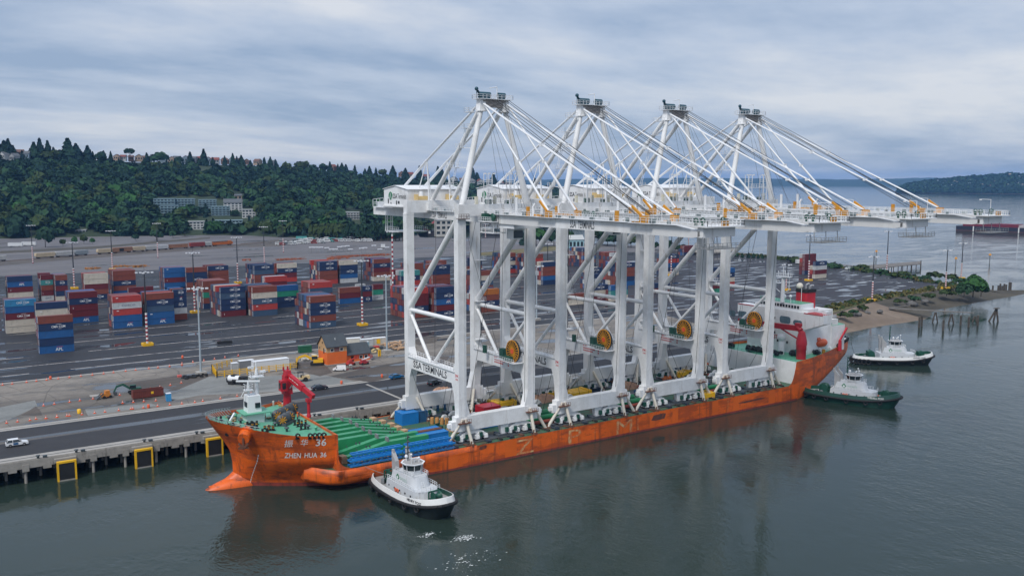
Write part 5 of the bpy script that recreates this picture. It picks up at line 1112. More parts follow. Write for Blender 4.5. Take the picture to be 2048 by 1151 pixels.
# ================================================================ tugs, barge, river marks
TUGGREY = mat('tug_deck_grey', (.33, .32, .31), .7, var=.12)
TUGW = mat('tug_house_grey', (.56, .58, .60), .5, var=.07, dirt=(.34, .29, .24), dirt_amt=.28, dirt_scale=(.8, .8, .3))
def ring(Lh, bw, z, nose=2.4, n=40):
    o = []
    for i in range(n):
        a = 2*math.pi*i/n; ca, sa = math.cos(a), math.sin(a); ex = 2/ (2.6 if ca < 0 else nose)
        o.append((Lh*(abs(ca)**ex)*(1 if ca >= 0 else -1), bw*(abs(sa)**(2/2.7))*(1 if sa >= 0 else -1), z))
    return o
def tug(loc, rz, lbl, hullm, bulm, name_txt, nm_m, fire=False, tyres=False, L_=33.0):
    T = thing('tugboat', lbl, 'tugboat', loc, rz, 'harbour tugboats'); Lh, bw = L_/2, 5.6
    def B(mb, nm, m, par=None): return mb.build(nm, m, par or T, world=False)
    def sheer(x): return .55+1.9*max(0, (x/Lh))**2
    mb = MB(); rows = []
    for k, (f, z) in enumerate(((.86, -1.0), (.90, 0.0), (.95, .8), (1.0, 1.7))):
        rows.append([(p[0]*f+(-.3 if k < 2 else 0), p[1]*f, z+(sheer(p[0]) if z > .5 else 0)*(.5 if z < 1 else 1)) for p in ring(Lh, bw, z)])
    rows = [r+[r[0]] for r in rows]; mb.grid(rows, 0, True); B(mb, 'hull', hullm)
    mb = MB(); r0 = ring(Lh, bw, 0); a = [(p[0]*.995, p[1]*.995, 1.75+sheer(p[0])) for p in r0]; b_ = [(p[0]*.965, p[1]*.94, 2.95+sheer(p[0])) for p in r0]; c_ = [(p[0]*.945, p[1]*.91, 2.95+sheer(p[0])) for p in r0]; d_ = [(p[0]*.95, p[1]*.92, 1.7+sheer(p[0])) for p in r0]
    rows = [x+[x[0]] for x in (a, b_, c_, d_)]; mb.grid(rows[:2], 0, True); mb.grid(rows[1:3], 0, False); mb.grid(rows[2:], 1, True); B(mb, 'bulwark', [bulm, DGREEN])
    mb = MB(); fr = [(p[0]*1.015, p[1]*1.03, 1.45+sheer(p[0])) for p in r0]
    for p, q in zip(fr, fr[1:]+fr[:1]): mb.tube(p, q, .42, n=8)
    B(mb, 'fender_belt', BLACK)
    for i, p in enumerate(r0):
        if (i % 2 == 0 and (p[0] < 11)) or tyres and p[0] < -9:
            mb = MB(); ang = math.atan2(p[1]/bw**2, p[0]/Lh**2); q = (p[0]*1.035, p[1]*1.05, .85+sheer(p[0])); big = 1.0 if tyres and p[0] < -9 else .62
            for k in range(8):
                t0, t1 = 2*math.pi*k/8, 2*math.pi*(k+1)/8; tx, ty = -math.sin(ang), math.cos(ang)
                mb.tube((q[0]+tx*big*math.cos(t0), q[1]+ty*big*math.cos(t0), q[2]+big*math.sin(t0)), (q[0]+tx*big*math.cos(t1), q[1]+ty*big*math.cos(t1), q[2]+big*math.sin(t1)), .24, n=5)
            B(mb, 'tyre_fender', BLACK)
    mb = MB(); dk = [(p[0]*.95, p[1]*.92, 1.72+sheer(p[0])) for p in r0]; h = len(dk)//2
    mb.add(dk+[(0, 0, 1.75)], [(i, (i+1) % len(dk), len(dk)) for i in range(len(dk))]); B(mb, 'deck', TUGGREY)
    # lower house with a rounded front
    def house(x0, x1, w0, w1, z0, z1, rr, taper=.94):
        pts = [(x0, -w0)]+[(x1-rr, -w1)]+[(x1-rr+rr*math.sin(t), -w1+rr*.9*(1-math.cos(t))) for t in np.linspace(.2, math.pi/2, 5)]
        pts = pts+[(p[0], -p[1]) for p in reversed(pts)]; cx = (x0+x1)/2; n = len(pts)
        vs = [(p[0], p[1], z0) for p in pts]+[(cx+(p[0]-cx)*taper, p[1]*taper, z1) for p in pts]
        m = MB(); m.add(vs, [tuple(range(n))[::-1], tuple(range(n, 2*n))]+[(i, (i+1) % n, n+(i+1) % n, n+i) for i in range(n)]); return m
    mb = house(-6.5, 9.0, 3.5, 3.4, 1.75, 4.8, 3.0, .96); LH = B(mb, 'lower_house', TUGW)
    mb = house(-5.0, 5.6, 3.0, 2.7, 4.8, 7.3, 2.0, .86); UH = B(mb, 'upper_house', TUGW)
    mb = MB(); mb.rail([(8.2, -3.0, 4.8), (9.0, 0, 4.8), (8.2, 3.0, 4.8)], 1.0, .9, .05); mb.rail([(-6, -3.3, 4.8), (6.6, -3.2, 4.8)], 1.0, 1.0, .05); mb.rail([(-6, 3.3, 4.8), (6.6, 3.2, 4.8)], 1.0, 1.0, .05); mb.rail([(-3, -2.6, 7.3), (4.6, -2.0, 7.3), (4.6, 2.0, 7.3), (-3, 2.6, 7.3)], 1.0, .9, .05)
    for y in (-.3, .3): mb.tube((5.9, y, 4.8), (4.5, y, 7.4), .05, n=4)
    for k in range(6): mb.tube((5.9-1.4*k/6, -.3, 4.8+2.6*k/6), (5.9-1.4*k/6, .3, 4.8+2.6*k/6), .04, n=4)
    B(mb, 'handrail', WHITE2)
    oc = [(2.1*math.cos(a)*1.05+.8, 2.1*math.sin(a)) for a in [math.pi/8+i*math.pi/4 for i in range(8)]]
    def oct_(z0, z1, k0, k1):
        m = MB(); vs = [(.8+(p[0]-.8)*k0, p[1]*k0, z0) for p in oc]+[(.8+(p[0]-.8)*k1, p[1]*k1, z1) for p in oc]
        m.add(vs, [tuple(range(8))[::-1], tuple(range(8, 16))]+[(i, (i+1) % 8, 8+(i+1) % 8, 8+i) for i in range(8)]); return m
    WHL = B(oct_(7.3, 8.3, 1.05, 1.1), 'wheelhouse', TUGW); B(oct_(8.3, 9.75, 1.06, 1.16), 'wheelhouse_windows', GLASS, WHL)
    mb = MB()
    for i in range(8):
        p = oc[i]; mb.tube((.8+(p[0]-.8)*1.09, p[1]*1.09, 8.3), (.8+(p[0]-.8)*1.19, p[1]*1.19, 9.8), .09, n=4)
    B(mb, 'window_mullion', WHITE2, WHL)
    B(oct_(9.75, 10.0, 1.34, 1.40), 'wheelhouse_roof', WHITE2, WHL); B(oct_(10.0, 10.06, 1.2, 1.15), 'roof_deck', TUGGREY, WHL)
    mb = MB()
    for x, y, r in ((-.4, -1.1, .45), (2.2, .9, .32)): mb.tube((x, y, 10), (x, y, 11), .1, n=5); mb.ball((x, y, 11.2), r, 8)
    mb.bar((1.4, -.8, 11.0), (1.4, 1.1, 11.0), .35, .22); mb.tube((1.4, .1, 10), (1.4, .1, 11), .16, n=6); mb.tube((2.4, -1.3, 10), (2.4, -1.3, 12.4), .05, n=4); mb.ball((2.4, -1.3, 12.4), .3, 8); B(mb, 'radar_gear', WHITE2)
    mb = MB(); mb.tube((-1.6, 0, 10), (-1.6, 0, 16.2), .22, .1, n=7)
    for z in (11.6, 12.8, 14.2, 15.4): mb.bar((-1.6, -.7, z), (-1.6, .7, z), .22, .16); mb.ball((-1.3, 0, z+.3), .22, 6)
    B(mb, 'mast', DGREEN if tyres or fire else DGREY)
    for y in (-1.9, 1.9): mb = MB(); mb.extr([(-5.2, y-.5, 4.8), (-3.0, y-.5, 4.8), (-3.6, y-.5, 9.4), (-5.4, y-.5, 11.4)], (0, 1.0, 0)); mb.bar((-5.35, y, 10.4), (-5.5, y, 11.9), .7, .5, 0); B(mb, 'exhaust_stack', mat('stack_grey', (.36, .36, .36), .5))
    for x, s_ in ((11.6, .9), (-9.2, 1.2)):
        zz = 1.75+sheer(x); mb = MB(); mb.lathe([(1.3*s_, -1.1*s_), (1.3*s_, -.9*s_), (.7*s_, -.85*s_), (.7*s_, .85*s_), (1.3*s_, .9*s_), (1.3*s_, 1.1*s_)], (x, 0, zz+1.4*s_), 14, 'y'); mb.rbx((x, 0, zz), (2.4*s_, 2.8*s_, .8)); mb.path([(x-1.2, -1.5*s_, zz), (x-1.2, -1.5*s_, zz+2.4*s_), (x-1.2, 1.5*s_, zz+2.4*s_), (x-1.2, 1.5*s_, zz)], .2, n=6); B(mb, 'winch', DGREEN)
    for k in range(7): x = -13+2.6*R()*2; mb = MB(); mb.rbx((x, (R()-.5)*6, 1.75+sheer(x)), (.8, .8, .7+R()*.6), R()); B(mb, 'deck_locker', [DGREEN, GREY, DGREY][k % 3])
    mb = MB()
    for sg in (-1, 1):
        for x in (-5, -2.4, .2, 2.8, 5.4): mb.tube((x, sg*3.34, 3.4), (x, sg*3.5, 3.4), .22, n=8)
    B(mb, 'porthole', DARK, LH)
    mb = MB()
    for sg in (-1, 1):
        for x in (-1.6, -.6): mb.lathe([(.25, -.06), (.5, -.06), (.5, .06), (.25, .06)], (x, sg*3.52, 3.1), 10, 'y')
    mb.lathe([(.25, -.06), (.5, -.06), (.5, .06), (.25, .06)], (9.0, .6, 3.2), 10, 'x'); B(mb, 'lifebuoy', OL, LH)
    mb = MB()
    for sg in (-1, 1):
        y = sg*2.80; mb.add([(-2.6, y, 6.1), (-1.8, y, 5.1), (-1.0, y, 6.1), (-1.8, y, 7.0)], [(0, 1, 2, 3)], 0); mb.add([(-2.25, y*1.01, 6.05), (-1.8, y*1.01, 5.55), (-1.35, y*1.01, 6.05), (-1.8, y*1.01, 6.5)], [(0, 1, 2, 3)], 1)
        mb.text('FOSS', (-.5 if sg < 0 else 3.0, y*1.005, 5.7), (-sg, 0, 0), (0, 0, 1), w=3.2, h=.8, mi=2)
    B(mb, 'company_mark', [LOGO, WHITE2, mat('pale_green_lettering', (.35, .5, .42), .6)], UH)
    mb = MB()
    def onbul(p):
        t_ = (p[2]-1.75-sheer(p[0]))/1.2; i_ = abs(p[0])/Lh; yb = bw*(max(0, 1-i_**2.4))**(1/2.7); return np.array([p[0]*(.995-.03*t_), -(yb*(1.0-.055*t_)+.07), p[2]])
    x0 = 7.0; mb.text(name_txt, (x0, 0, 2.15+sheer(9)), (1, 0, 0), (0, 0, 1), w=5.2, h=.62, bold=True, fn=onbul); B(mb, 'name_lettering', nm_m)
    return T
HG = mat('tug_hull_green', (.012, .06, .045), .4, var=.15); HB = mat('tug_hull_black', (.014, .022, .022), .5, var=.2); TW = mat('tug_white', (.70, .70, .68), .45, var=.06, dirt=(.3, .2, .15), dirt_amt=.2)
def tl(a, c): return math.atan2(c[1]-a[1], c[0]-a[0])
TG1 = tug((-23.9, -19.6, 0), math.radians(-88), 'white bulwarked tug nearest the camera by the ship bow, black fender belt', HB, TW, 'HENRY FOSS', BLKT)
TG2 = tug((151.0, -17.6, 0), tl((145.3, -2), (156.5, -32)), 'dark green hulled tug pressing its stern to the ship stern', HG, HG, 'WEDELL FOSS', PAINTW, fire=True)
TG3 = tug((224.2, 14.4, 0), tl((212.3, 24.1), (236, 4.7)), 'black and white tug off the ship stern with big tyres at its stern', HB, TW, 'LINDSEY FOSS', BLKT, tyres=True)
def line_(name, a, b_, sag, lbl, r=.07):
    mb = MB(); a, b_ = Vector(a), Vector(b_); pts = []
    for i in range(13): p = a.lerp(b_, i/12); p.z -= sag*4*(i/12)*(1-i/12); pts.append(p)
    tag(mb.path(pts, r, n=4).build(name, mat('tow_rope', (.25, .22, .2), .8)), lbl, 'rope')
line_('tow_rope', (-29.5, -5.2, 5.8), tuple(G(788, 951, 4)), .3, 'pale tow line from the ship fore deck to the nearest tug')
line_('tow_rope', (186, 8, 14.2), (213, 23, 4.2), 2.5, 'thin tow line from the ship stern down to the black and white tug')
# barge at the right edge
bg_ = thing('cargo_barge', 'dark cargo barge with a maroon cargo wall at the far right', 'barge', (1250, 500, 0))
d = np.array([.20, -.98]); d /= np.linalg.norm(d); p0 = np.array([1216, 560.0]); nq = np.array([.98, .20])
def bar_box(a, c, w, z0, z1, m, nm, o=0.0, tag_=None):
    mb = MB(); q = [p0+d*a-nq*0+nq*o, p0+d*c+nq*o, p0+d*c+nq*(o+w), p0+d*a+nq*(o+w)]; mb.prism([tuple(x) for x in q], z0, z1); return mb.build(nm, m, bg_)
bar_box(0, 150, 26, -1, 8.0, mat('barge_dark_blue', (.02, .02, .035), .5), 'hull'); bar_box(9, 86, 22, 8.0, 12.5, mat('barge_maroon', (.16, .015, .03), .55, var=.15), 'cargo_wall', 2); bar_box(86, 150, 22, 8, 11.5, mat('barge_grey', (.42, .38, .38), .6), 'covered_cargo', 2)
mb = MB()
for a in (24, 86, 120): q = p0+d*a-nq*.1; mb.prism([tuple(q), tuple(q+d*1.6), tuple(q+d*1.6+nq*.3), tuple(q+nq*.3)], .5, 8.2)
mb.build('side_stripe', PAINTW, bg_)
mb = MB(); q = p0+d*150-nq*.05; mb.add([(*(p0-nq*.08), .9), (*(p0+d*150-nq*.08), .9), (*(p0+d*150-nq*.08), 1.8), (*(p0-nq*.08), 1.8)], [(0, 1, 2, 3)]); mb.build('waterline_stripe', RUST, bg_)
# navigation piles
for u, v, vt, hu in ((1911, 534, 514, 'with yellow top nearest the spit tree'), (1979, 527, 507, 'with yellow top farthest toward open water'), (1752, 521, 500, 'with yellow top behind the old pier'), (1550, 521, 503, 'with yellow top near the far yard corner')):
    p = G(u, v, 0); zt = GY(u, vt, p[1])[2]; t = thing('channel_marker', 'slender grey pile %s' % hu, 'marker', p, 0, 'channel marker piles')
    mb = MB(); mb.tube((p[0], p[1], -2), (p[0], p[1], zt-1.6), .5, n=8); mb.build('pile', GREY, t); mb = MB(); mb.tube((p[0], p[1], zt-1.6), (p[0], p[1], zt), 1.3, .8, n=8); mb.build('day_mark', AMBER, t)
# old timber pier beyond the yard, broken jetty off the beach, mooring dolphins
OLDW = mat('weathered_timber', (.075, .062, .05), .9, var=.35); OLDW2 = mat('grey_decking', (.16, .145, .13), .9, var=.3)
t = thing('old_pier', 'old dark timber pier on posts beyond the yard corner', 'pier', G(1780, 540, 0))
a, b_, c_, e_ = [np.array(G(u, v, 4.5)) for u, v in ((1700, 541), (1842, 527.5), (1842, 522), (1700, 533))]
mb = MB(); mb.prism([tuple(x[:2]) for x in (a, b_, c_, e_)], 4.0, 4.6); mb.build('deck', OLDW2, t)
for k in range(16):
    p = a+(b_-a)*(k/15)+np.array([.5, .6, 0]); mb = MB(); mb.tube((p[0], p[1], -2), (p[0], p[1], 4), .35, n=6); mb.build('post', OLDW, t)
for k in range(8): p = c_+(e_-c_)*(k/7); mb = MB(); mb.tube((p[0], p[1], -2), (p[0], p[1], 4), .35, n=6); mb.build('post', OLDW, t)
for k in range(6): p = b_+(c_-b_)*(k/5); mb = MB(); mb.tube((p[0], p[1], -2), (p[0], p[1], 5.4), .35, n=6); mb.build('post', OLDW, t)
t = thing('old_jetty', 'broken timber jetty with trestle legs running out from the beach', 'jetty', G(1860, 640, 0))
a, b_ = np.array(G(1778, 616, 4.4)), np.array(G(1948, 625, 4.4)); dd = (b_-a)/np.linalg.norm(b_-a); nn_ = np.array([-dd[1], dd[0], 0])
mb = MB(); mb.prism([tuple((a+nn_*2.2)[:2]), tuple((a-nn_*1.6)[:2]), tuple((b_-nn_*1.2)[:2]), tuple((b_+nn_*.4)[:2])], 4.2, 4.55); q = np.array(G(1820, 612, 4.6)); mb.bar((*a[:2], 4.7), (*q[:2], 5.1), .8, .4); mb.build('deck', OLDW2, t)
for u, v, vt, tr in ((1838, 655, 622, 0), (1843, 652, 622, 0), (1870, 644, 624, 1), (1886, 661, 622, 0), (1902, 648, 626, 1), (1921, 651, 628, 0), (1937, 654, 629, 0), (1949, 644, 632, 1), (1955, 651, 616, 0)):
    p = G(u, v, 0); mb = MB(); zt = min(5.6, GY(u, vt, p[1])[2])
    if tr:
        for o in (-1.8, 1.8): mb.tube((p[0]+o*.9, p[1]-o*.5, -2), (p[0]+o*.2, p[1], zt), .4, n=6)
        mb.bar((p[0]-1.6, p[1]+.9, 1.6), (p[0]+1.6, p[1]-.9, 1.6), .3, .3)
    else: mb.tube((p[0], p[1], -2), (p[0], p[1], zt), .55, n=7)
    mb.build('trestle', OLDW, t)
t = thing('mooring_dolphin', 'lone timber dolphin of three leaning piles in the water', 'dolphin', G(1988, 645, 0)); mb = MB(); p = G(1988, 642, 0)
for o in (-3.4, -.6, 2.2): mb.tube((p[0]+o*.8, p[1]-o*.7, -2), (p[0]+.8, p[1]-.6, 7.2), .5, n=6)
mb.bx(p[0]-1, p[0]+2.4, p[1]-1.6, p[1]+.4, 7, 7.4); mb.build('piles', OLDW, t)
for k, (u, v) in enumerate(((1985, 583), (1996, 581), (2000, 579), (2004, 580), (2008, 578), (2012, 579), (2018, 578), (2021, 578))):
    p = G(u, v+3, 0); mb = MB(); mb.tube((p[0], p[1], -2), (p[0], p[1], 4+2.5*R()), .6, n=6); tag(mb.build('timber_stump', OLDW), 'rotten timber pile stump standing in a row past the spit tree', 'pile', 'stumps past the spit')
# seagull skimming the water and wash foam
FOAM = mat('foam', (.75, .77, .76), .8)
mb = MB()
for cx_, cy_, n_, s_ in ((*G(857, 1068, 0)[:2], 60, 1.0), (*G(930, 1076, 0)[:2], 150, 1.2), (*G(935, 1122, 0)[:2], 90, 3.6)):
    for i in range(n_):
        x, y = cx_+random.gauss(0, s_), cy_+random.gauss(0, s_*.6); r = .025+.10*R()**2; k = 6
        mb.add([(x+r*(2.6*math.cos(t_)+.2*R()), y+r*math.sin(t_), .03+.002*i) for t_ in [2*math.pi*j/k for j in range(k)]], [tuple(range(k))])
tag(mb.build('foam', FOAM), kind='stuff', label='white wash foam astern of the nearest tug', cat='foam')
# people on deck
def person_mesh():
    V = [(0, 0, .98), (0, 0, 1.18), (0, 0, 1.42), (0, 0, 1.54), (0, .01, 1.68), (.11, 0, .92), (.13, .02, .5), (.13, -.02, .06), (.15, .12, .03), (-.11, 0, .92), (-.14, .03, .5), (-.13, -.03, .06), (-.15, .11, .03), (.19, 0, 1.42), (.26, .03, 1.15), (.24, .16, .93), (-.19, 0, 1.42), (-.27, .03, 1.15), (-.23, .18, .95)]
    Ed = [(0, 1), (1, 2), (2, 3), (3, 4), (0, 5), (5, 6), (6, 7), (7, 8), (0, 9), (9, 10), (10, 11), (11, 12), (2, 13), (13, 14), (14, 15), (2, 16), (16, 17), (17, 18)]
    Rr = [.15, .14, .16, .06, .105, .10, .075, .05, .045, .10, .075, .05, .045, .07, .052, .04, .07, .052, .04]
    me = bpy.data.meshes.new('p'); me.from_pydata(V, Ed, []); o = bpy.data.objects.new('p', me); COL.objects.link(o)
    m = o.modifiers.new('s', 'SKIN'); me.skin_vertices[0].data[0].use_root = True
    for i, r in enumerate(Rr): me.skin_vertices[0].data[i].radius = (r, r*.8 if i < 3 else r)
    s_ = o.modifiers.new('u', 'SUBSURF'); s_.levels = 1; s_.render_levels = 1
    dg = bpy.context.evaluated_depsgraph_get(); dg.update(); r = bpy.data.meshes.new_from_object(o.evaluated_get(dg)); bpy.data.objects.remove(o); return r
PM = person_mesh(); SKIN = mat('skin', (.45, .26, .18), .6)
def person(loc, rz, shirt, trousers, hat, lbl, s=1.06):
    me = PM.copy(); me.name = 'person'; me.materials.clear()
    for m in (trousers, shirt, SKIN, hat): me.materials.append(m)
    for p in me.polygons:
        z = p.center.z; x = abs(p.center.x); p.material_index = 0 if z < .95 and x < .2 else (2 if (z > 1.5 and z < 1.70) or (x > .2 and z < 1.0) else (3 if z >= 1.70 else 1)); p.use_smooth = True
    o = bpy.data.objects.new('person', me); COL.objects.link(o); o.location = loc; o.rotation_euler = (0, 0, rz); o.scale = (s, s, s); tag(o, lbl, 'person', 'crew and workers')
CW, CD, CO, CH = mat('white_overall', (.7, .7, .68), .8), mat('navy_overall', (.015, .02, .05), .8), mat('orange_overall', (.6, .12, .03), .8), mat('white_helmet', (.75, .75, .73), .4)
for (u, v, z, rz, s_, t_, lb) in ((547, 812, 14.2, 0, CW, CW, 'person in white overalls standing by the black bitts near the red crane'), (565, 811, 14.2, 2, CD, CW, 'person in dark jacket and white helmet beside the red crane pedestal'), (558, 812, 14.2, 1, CO, CO, 'person in orange overalls next to the red crane pedestal'), (562, 838, 14.2, 3, CW, CD, 'person in white top and dark trousers between the windlass drums'), (531, 838, 14.2, 1.5, CW, CO, 'person in white top bending by the white foremast'), (598, 835, 14.2, 4, CD, CD, 'person in navy overalls on the open fore deck by the crutch post'), (595, 840, 14.2, 5, CO, CD, 'person in orange top at the fore deck vents')):
    person(G(u, v, z), rz, s_, t_, CH, lb)
person((26.8, 33.2, 8.2), 1, CO, CW, CH, 'person in orange top on the first crane landward sill, nearest the leg'); person((28.2, 33.4, 8.2), 2, CO, CD, CH, 'person in orange top and dark trousers on the landward sill end')
mb = MB(); mb.bx(25.6, 29.6, 32.2, 34.4, 8.0, 8.2)
for x in (25.8, 29.4):
    for y in (32.4, 34.2): mb.tube((x, y, ZD), (x, y, 8.1), .1, n=5)
mb.rail([(25.7, 34.3, 8.2), (29.5, 34.3, 8.2)], 1.1, 1, .04); tag(mb.build('work_platform', mat('work_platform_steel', (.3, .26, .2), .6)), 'small steel work platform with two people on it beside the first crane', 'platform')
# ================================================================ container yard
PALC = {'n': ('navy blue', (.012, .032, .095)), 'b': ('bright blue', (.014, .095, .27)), 's': ('slate blue', (.045, .085, .15)), 'r': ('rust brown', (.21, .052, .032)), 'd': ('dark red', (.135, .014, .02)), 'R': ('bright red', (.42, .045, .035)), 'c': ('cream', (.56, .50, .41)), 'w': ('pale grey', (.50, .51, .51)), 'g': ('green', (.02, .24, .15)), 't': ('teal', (.05, .25, .24)), 'o': ('orange', (.42, .13, .02)), 'l': ('light blue', (.03, .20, .38)), 'y': ('yellow', (.5, .3, .05))}
CM = {k: mat('container_'+v[0].replace(' ', '_'), v[1], .5, var=.12, sc1=.5, dirt=tuple(.5*x+.02 for x in v[1]), dirt_amt=.3, dirt_scale=(.7, .7, .25), corr=('X', 3.2, .5)) for k, v in PALC.items()}
CTW, CTR, CTD = mat('container_white_letter', (.68, .68, .67), .6), mat('container_red_letter', (.45, .05, .05), .6), mat('container_dark_letter', (.05, .09, .16), .6)
CH_, CWD = 3.10, 2.58
_cm = {}
def container_mesh(L_, col, st):
    if (L_, col, st) in _cm: return _cm[(L_, col, st)]
    mb = MB(); h, w = CH_-.03, CWD-.06
    mb.bx(.09, L_-.09, .07, w-.07, .12, h-.05)
    for x in (0, L_-.2):
        for y in (0, w-.2): mb.bx(x, x+.2, y, y+.2, 0, h)
    for z in (.02, h-.17):
        mb.bx(.2, L_-.2, .012, .14, z, z+.15); mb.bx(.2, L_-.2, w-.14, w-.012, z, z+.15); mb.bx(.012, .14, .2, w-.2, z, z+.15); mb.bx(L_-.14, L_-.012, .2, w-.2, z, z+.15)
    for k in range(4): mb.bx(.03, .075, .35+.55*k, .42+.55*k, .2, h-.2, 1)
    mb.bx(.05, .088, w/2-.03, w/2+.03, .18, h-.18, 3)
    y = .055; X, Z = (1, 0, 0), (0, 0, 1)
    if st == 'C':
        mb.text('CMA CGM', (L_*.37, y, h*.36), X, Z, w=L_*.40, h=.95, bold=True, mi=1)
        for k in range(6):
            t0, t1 = k/6, (k+1)/6; f = lambda q: (L_*.60+1.5*math.cos(2.6-1.6*q), y, h*.80+.36*math.sin(2.6-1.6*q)-.3); a, c = f(t0), f(t1); mb.add([a, c, (c[0], y, c[2]+.13), (a[0], y, a[2]+.13)], [(0, 1, 2, 3)], 1)
        mb.bx(L_*.57, L_*.66, y-.004, y, h*.20, h*.24, 1)
    elif st == 'A':
        mb.text('APL', (L_*.46, y, h*.26), X, Z, w=L_*.22, h=1.25, bold=True, mi=1); mb.bx(L_*.50, L_*.68, y-.004, y, h*.76, h*.82, 2)
    elif st == 'K': mb.text('COSCO', (L_*.30, y, h*.36), X, Z, w=L_*.48, h=.95, bold=True, mi=3)
    elif st == 'H': mb.text('HAMBURG', (L_*.2, y, h*.4), X, Z, w=L_*.5, h=.7, bold=True, mi=3)
    elif st == 'm': mb.bx(L_*.12, L_*.135, y-.004, y, h*.3, h*.62, 1)
    elif st == 'q': mb.bx(L_*.12, L_*.20, y-.004, y, h*.66, h*.78, 1)
    me_o = mb.build('shipping_container', [CM[col], CTW, CTR, CTD]); me = me_o.data; bpy.data.objects.remove(me_o); _cm[(L_, col, st)] = me; return me
# front faces: (u, v of front lower corner nearest the viewer's left, length code, tiers bottom to top, rows deep)
BLK = [(13, 667, 4, 'c c dC b lC', 4), (79.5, 708, 4, 'bA n b nC r', 2), (75, 674, 4, 'b r b cq n', 2), (141, 647, 4, 'bA d dm nC d', 5), (228, 657, 4, 'bA b Rq wK Rq', 5), (295, 650, 4, 'bA bq s nC r', 5), (349, 640, 2, 'r w nC nA nC', 5),
 (17, 607, 4, 'n c dm bA n', 4), (-52, 612, 4, 'r R r n r', 4), (84, 602, 2, 'wK dm r tC d', 6), (113, 603, 2, 'c n d nC r', 6), (171, 600, 4, 'nC r d c c', 5), (228, 592, 4, 'b r nC r r', 6), (259, 620, 4, 'r d nC d', 2), (330, 585, 4, 'n b dm b bq', 5), (374, 584, 4, 'r r nC n r', 5), (418, 580, 4, 'd r r r nC', 5),
 (408, 618, 4, 'n r g r r', 6), (443, 634, 4, 'dm nC nC sC nC', 8), (507, 633, 4, 's Rq sC c r', 7), (553, 616, 4, 'n nC g b', 2), (532, 607, 4, 'n r r d R', 3),
 (622, 657, 4, 'sC rm nC nC r', 8), (621, 622, 4, 'r r r s Rq', 5), (510, 578, 4, 'r r r s nC', 7), (557, 574, 4, 's Rq d nC c', 4), (640, 569, 4, 'R r r nC nC', 7), (681, 566, 4, 'w b nC n c', 4), (748, 562, 4, 'c r d nC r', 7),
 (680, 608, 4, 'b d r', 1), (724.5, 604, 2, 'nC d nC', 1), (747, 600, 2, 'wH g d', 1), (713, 578, 2, 'wK', 1),
 (813, 637, 4, 'r nC dm d R', 7), (873, 634, 4, 'nC d bA nC n', 7), (958, 625, 4, 'r nC r o', 5), (803, 592, 4, 'n nC R nC t', 6), (866, 578, 4, 'd r r n nC', 5), (815, 562, 4, 'c r r r', 4), (862, 556, 4, 'n c r r', 4), (935, 548, 4, 'd r nC nC', 4), (951, 592, 4, 'r r sC c r', 5), (1003, 547, 4, 'Rq nC c nC r', 5), (1058, 550, 4, 'd r r R r', 7), (1086, 570, 4, 'n b r r n', 6),
 (1166, 534, 4, 'n r b r n', 8), (1136, 610, 4, 'c r', 1), (1182, 602, 4, 'dC c nC', 1), (1170, 577, 4, 'b wK n', 2), (1176, 563, 4, 's nC nC', 3), (1222, 602, 4, 'c tC b', 2), (1240, 572, 4, 'b n r r nC', 7), (1222, 536, 4, 'n r d w', 6), (1332, 551, 4, 'c nC b Rm nC', 4), (1368, 511, 4, 'n d d', 3), (1309, 586, 4, 'r nC', 1), (1442, 574, 4, 'R c nC b', 2), (1418, 588, 4, 'g d nC', 1), (1412, 562, 4, 'nC r n', 2),
 (1630, 557, 4, 'c d w nC', 2), (1609, 549, 4, 'n d d d d', 2)]
COLW = 'rrrrddnnnnbsRrdncw'
YARDB = []
for (u, v, lc, tiers, deep) in BLK:
    p = G(u, v, 6.03); YARDB.append(dict(x=p[0], y=p[1], L=13.0 if lc == 4 else 6.4, t=tiers.split(), n=deep, u=u))
# rows of stacks, named by how far back they stand
YARDB.sort(key=lambda q: q['y'])
rows_, cur = [], []
for q in YARDB:
    if cur and q['y']-cur[0]['y'] > 34: rows_.append(cur); cur = []
    cur.append(q)
rows_.append(cur)
ORD = ['first', 'second', 'third', 'fourth', 'fifth', 'sixth', 'seventh', 'eighth', 'ninth', 'tenth', 'eleventh', 'twelfth', 'thirteenth', 'fourteenth', 'fifteenth', 'sixteenth', 'seventeenth', 'eighteenth', 'nineteenth', 'twentieth']
for i, rw in enumerate(rows_):
    rw.sort(key=lambda q: q['u'])
    for j, q in enumerate(rw): q['ph'] = '%s stack from left, %s row' % (ORD[j], 'front' if i == 0 else ORD[i])
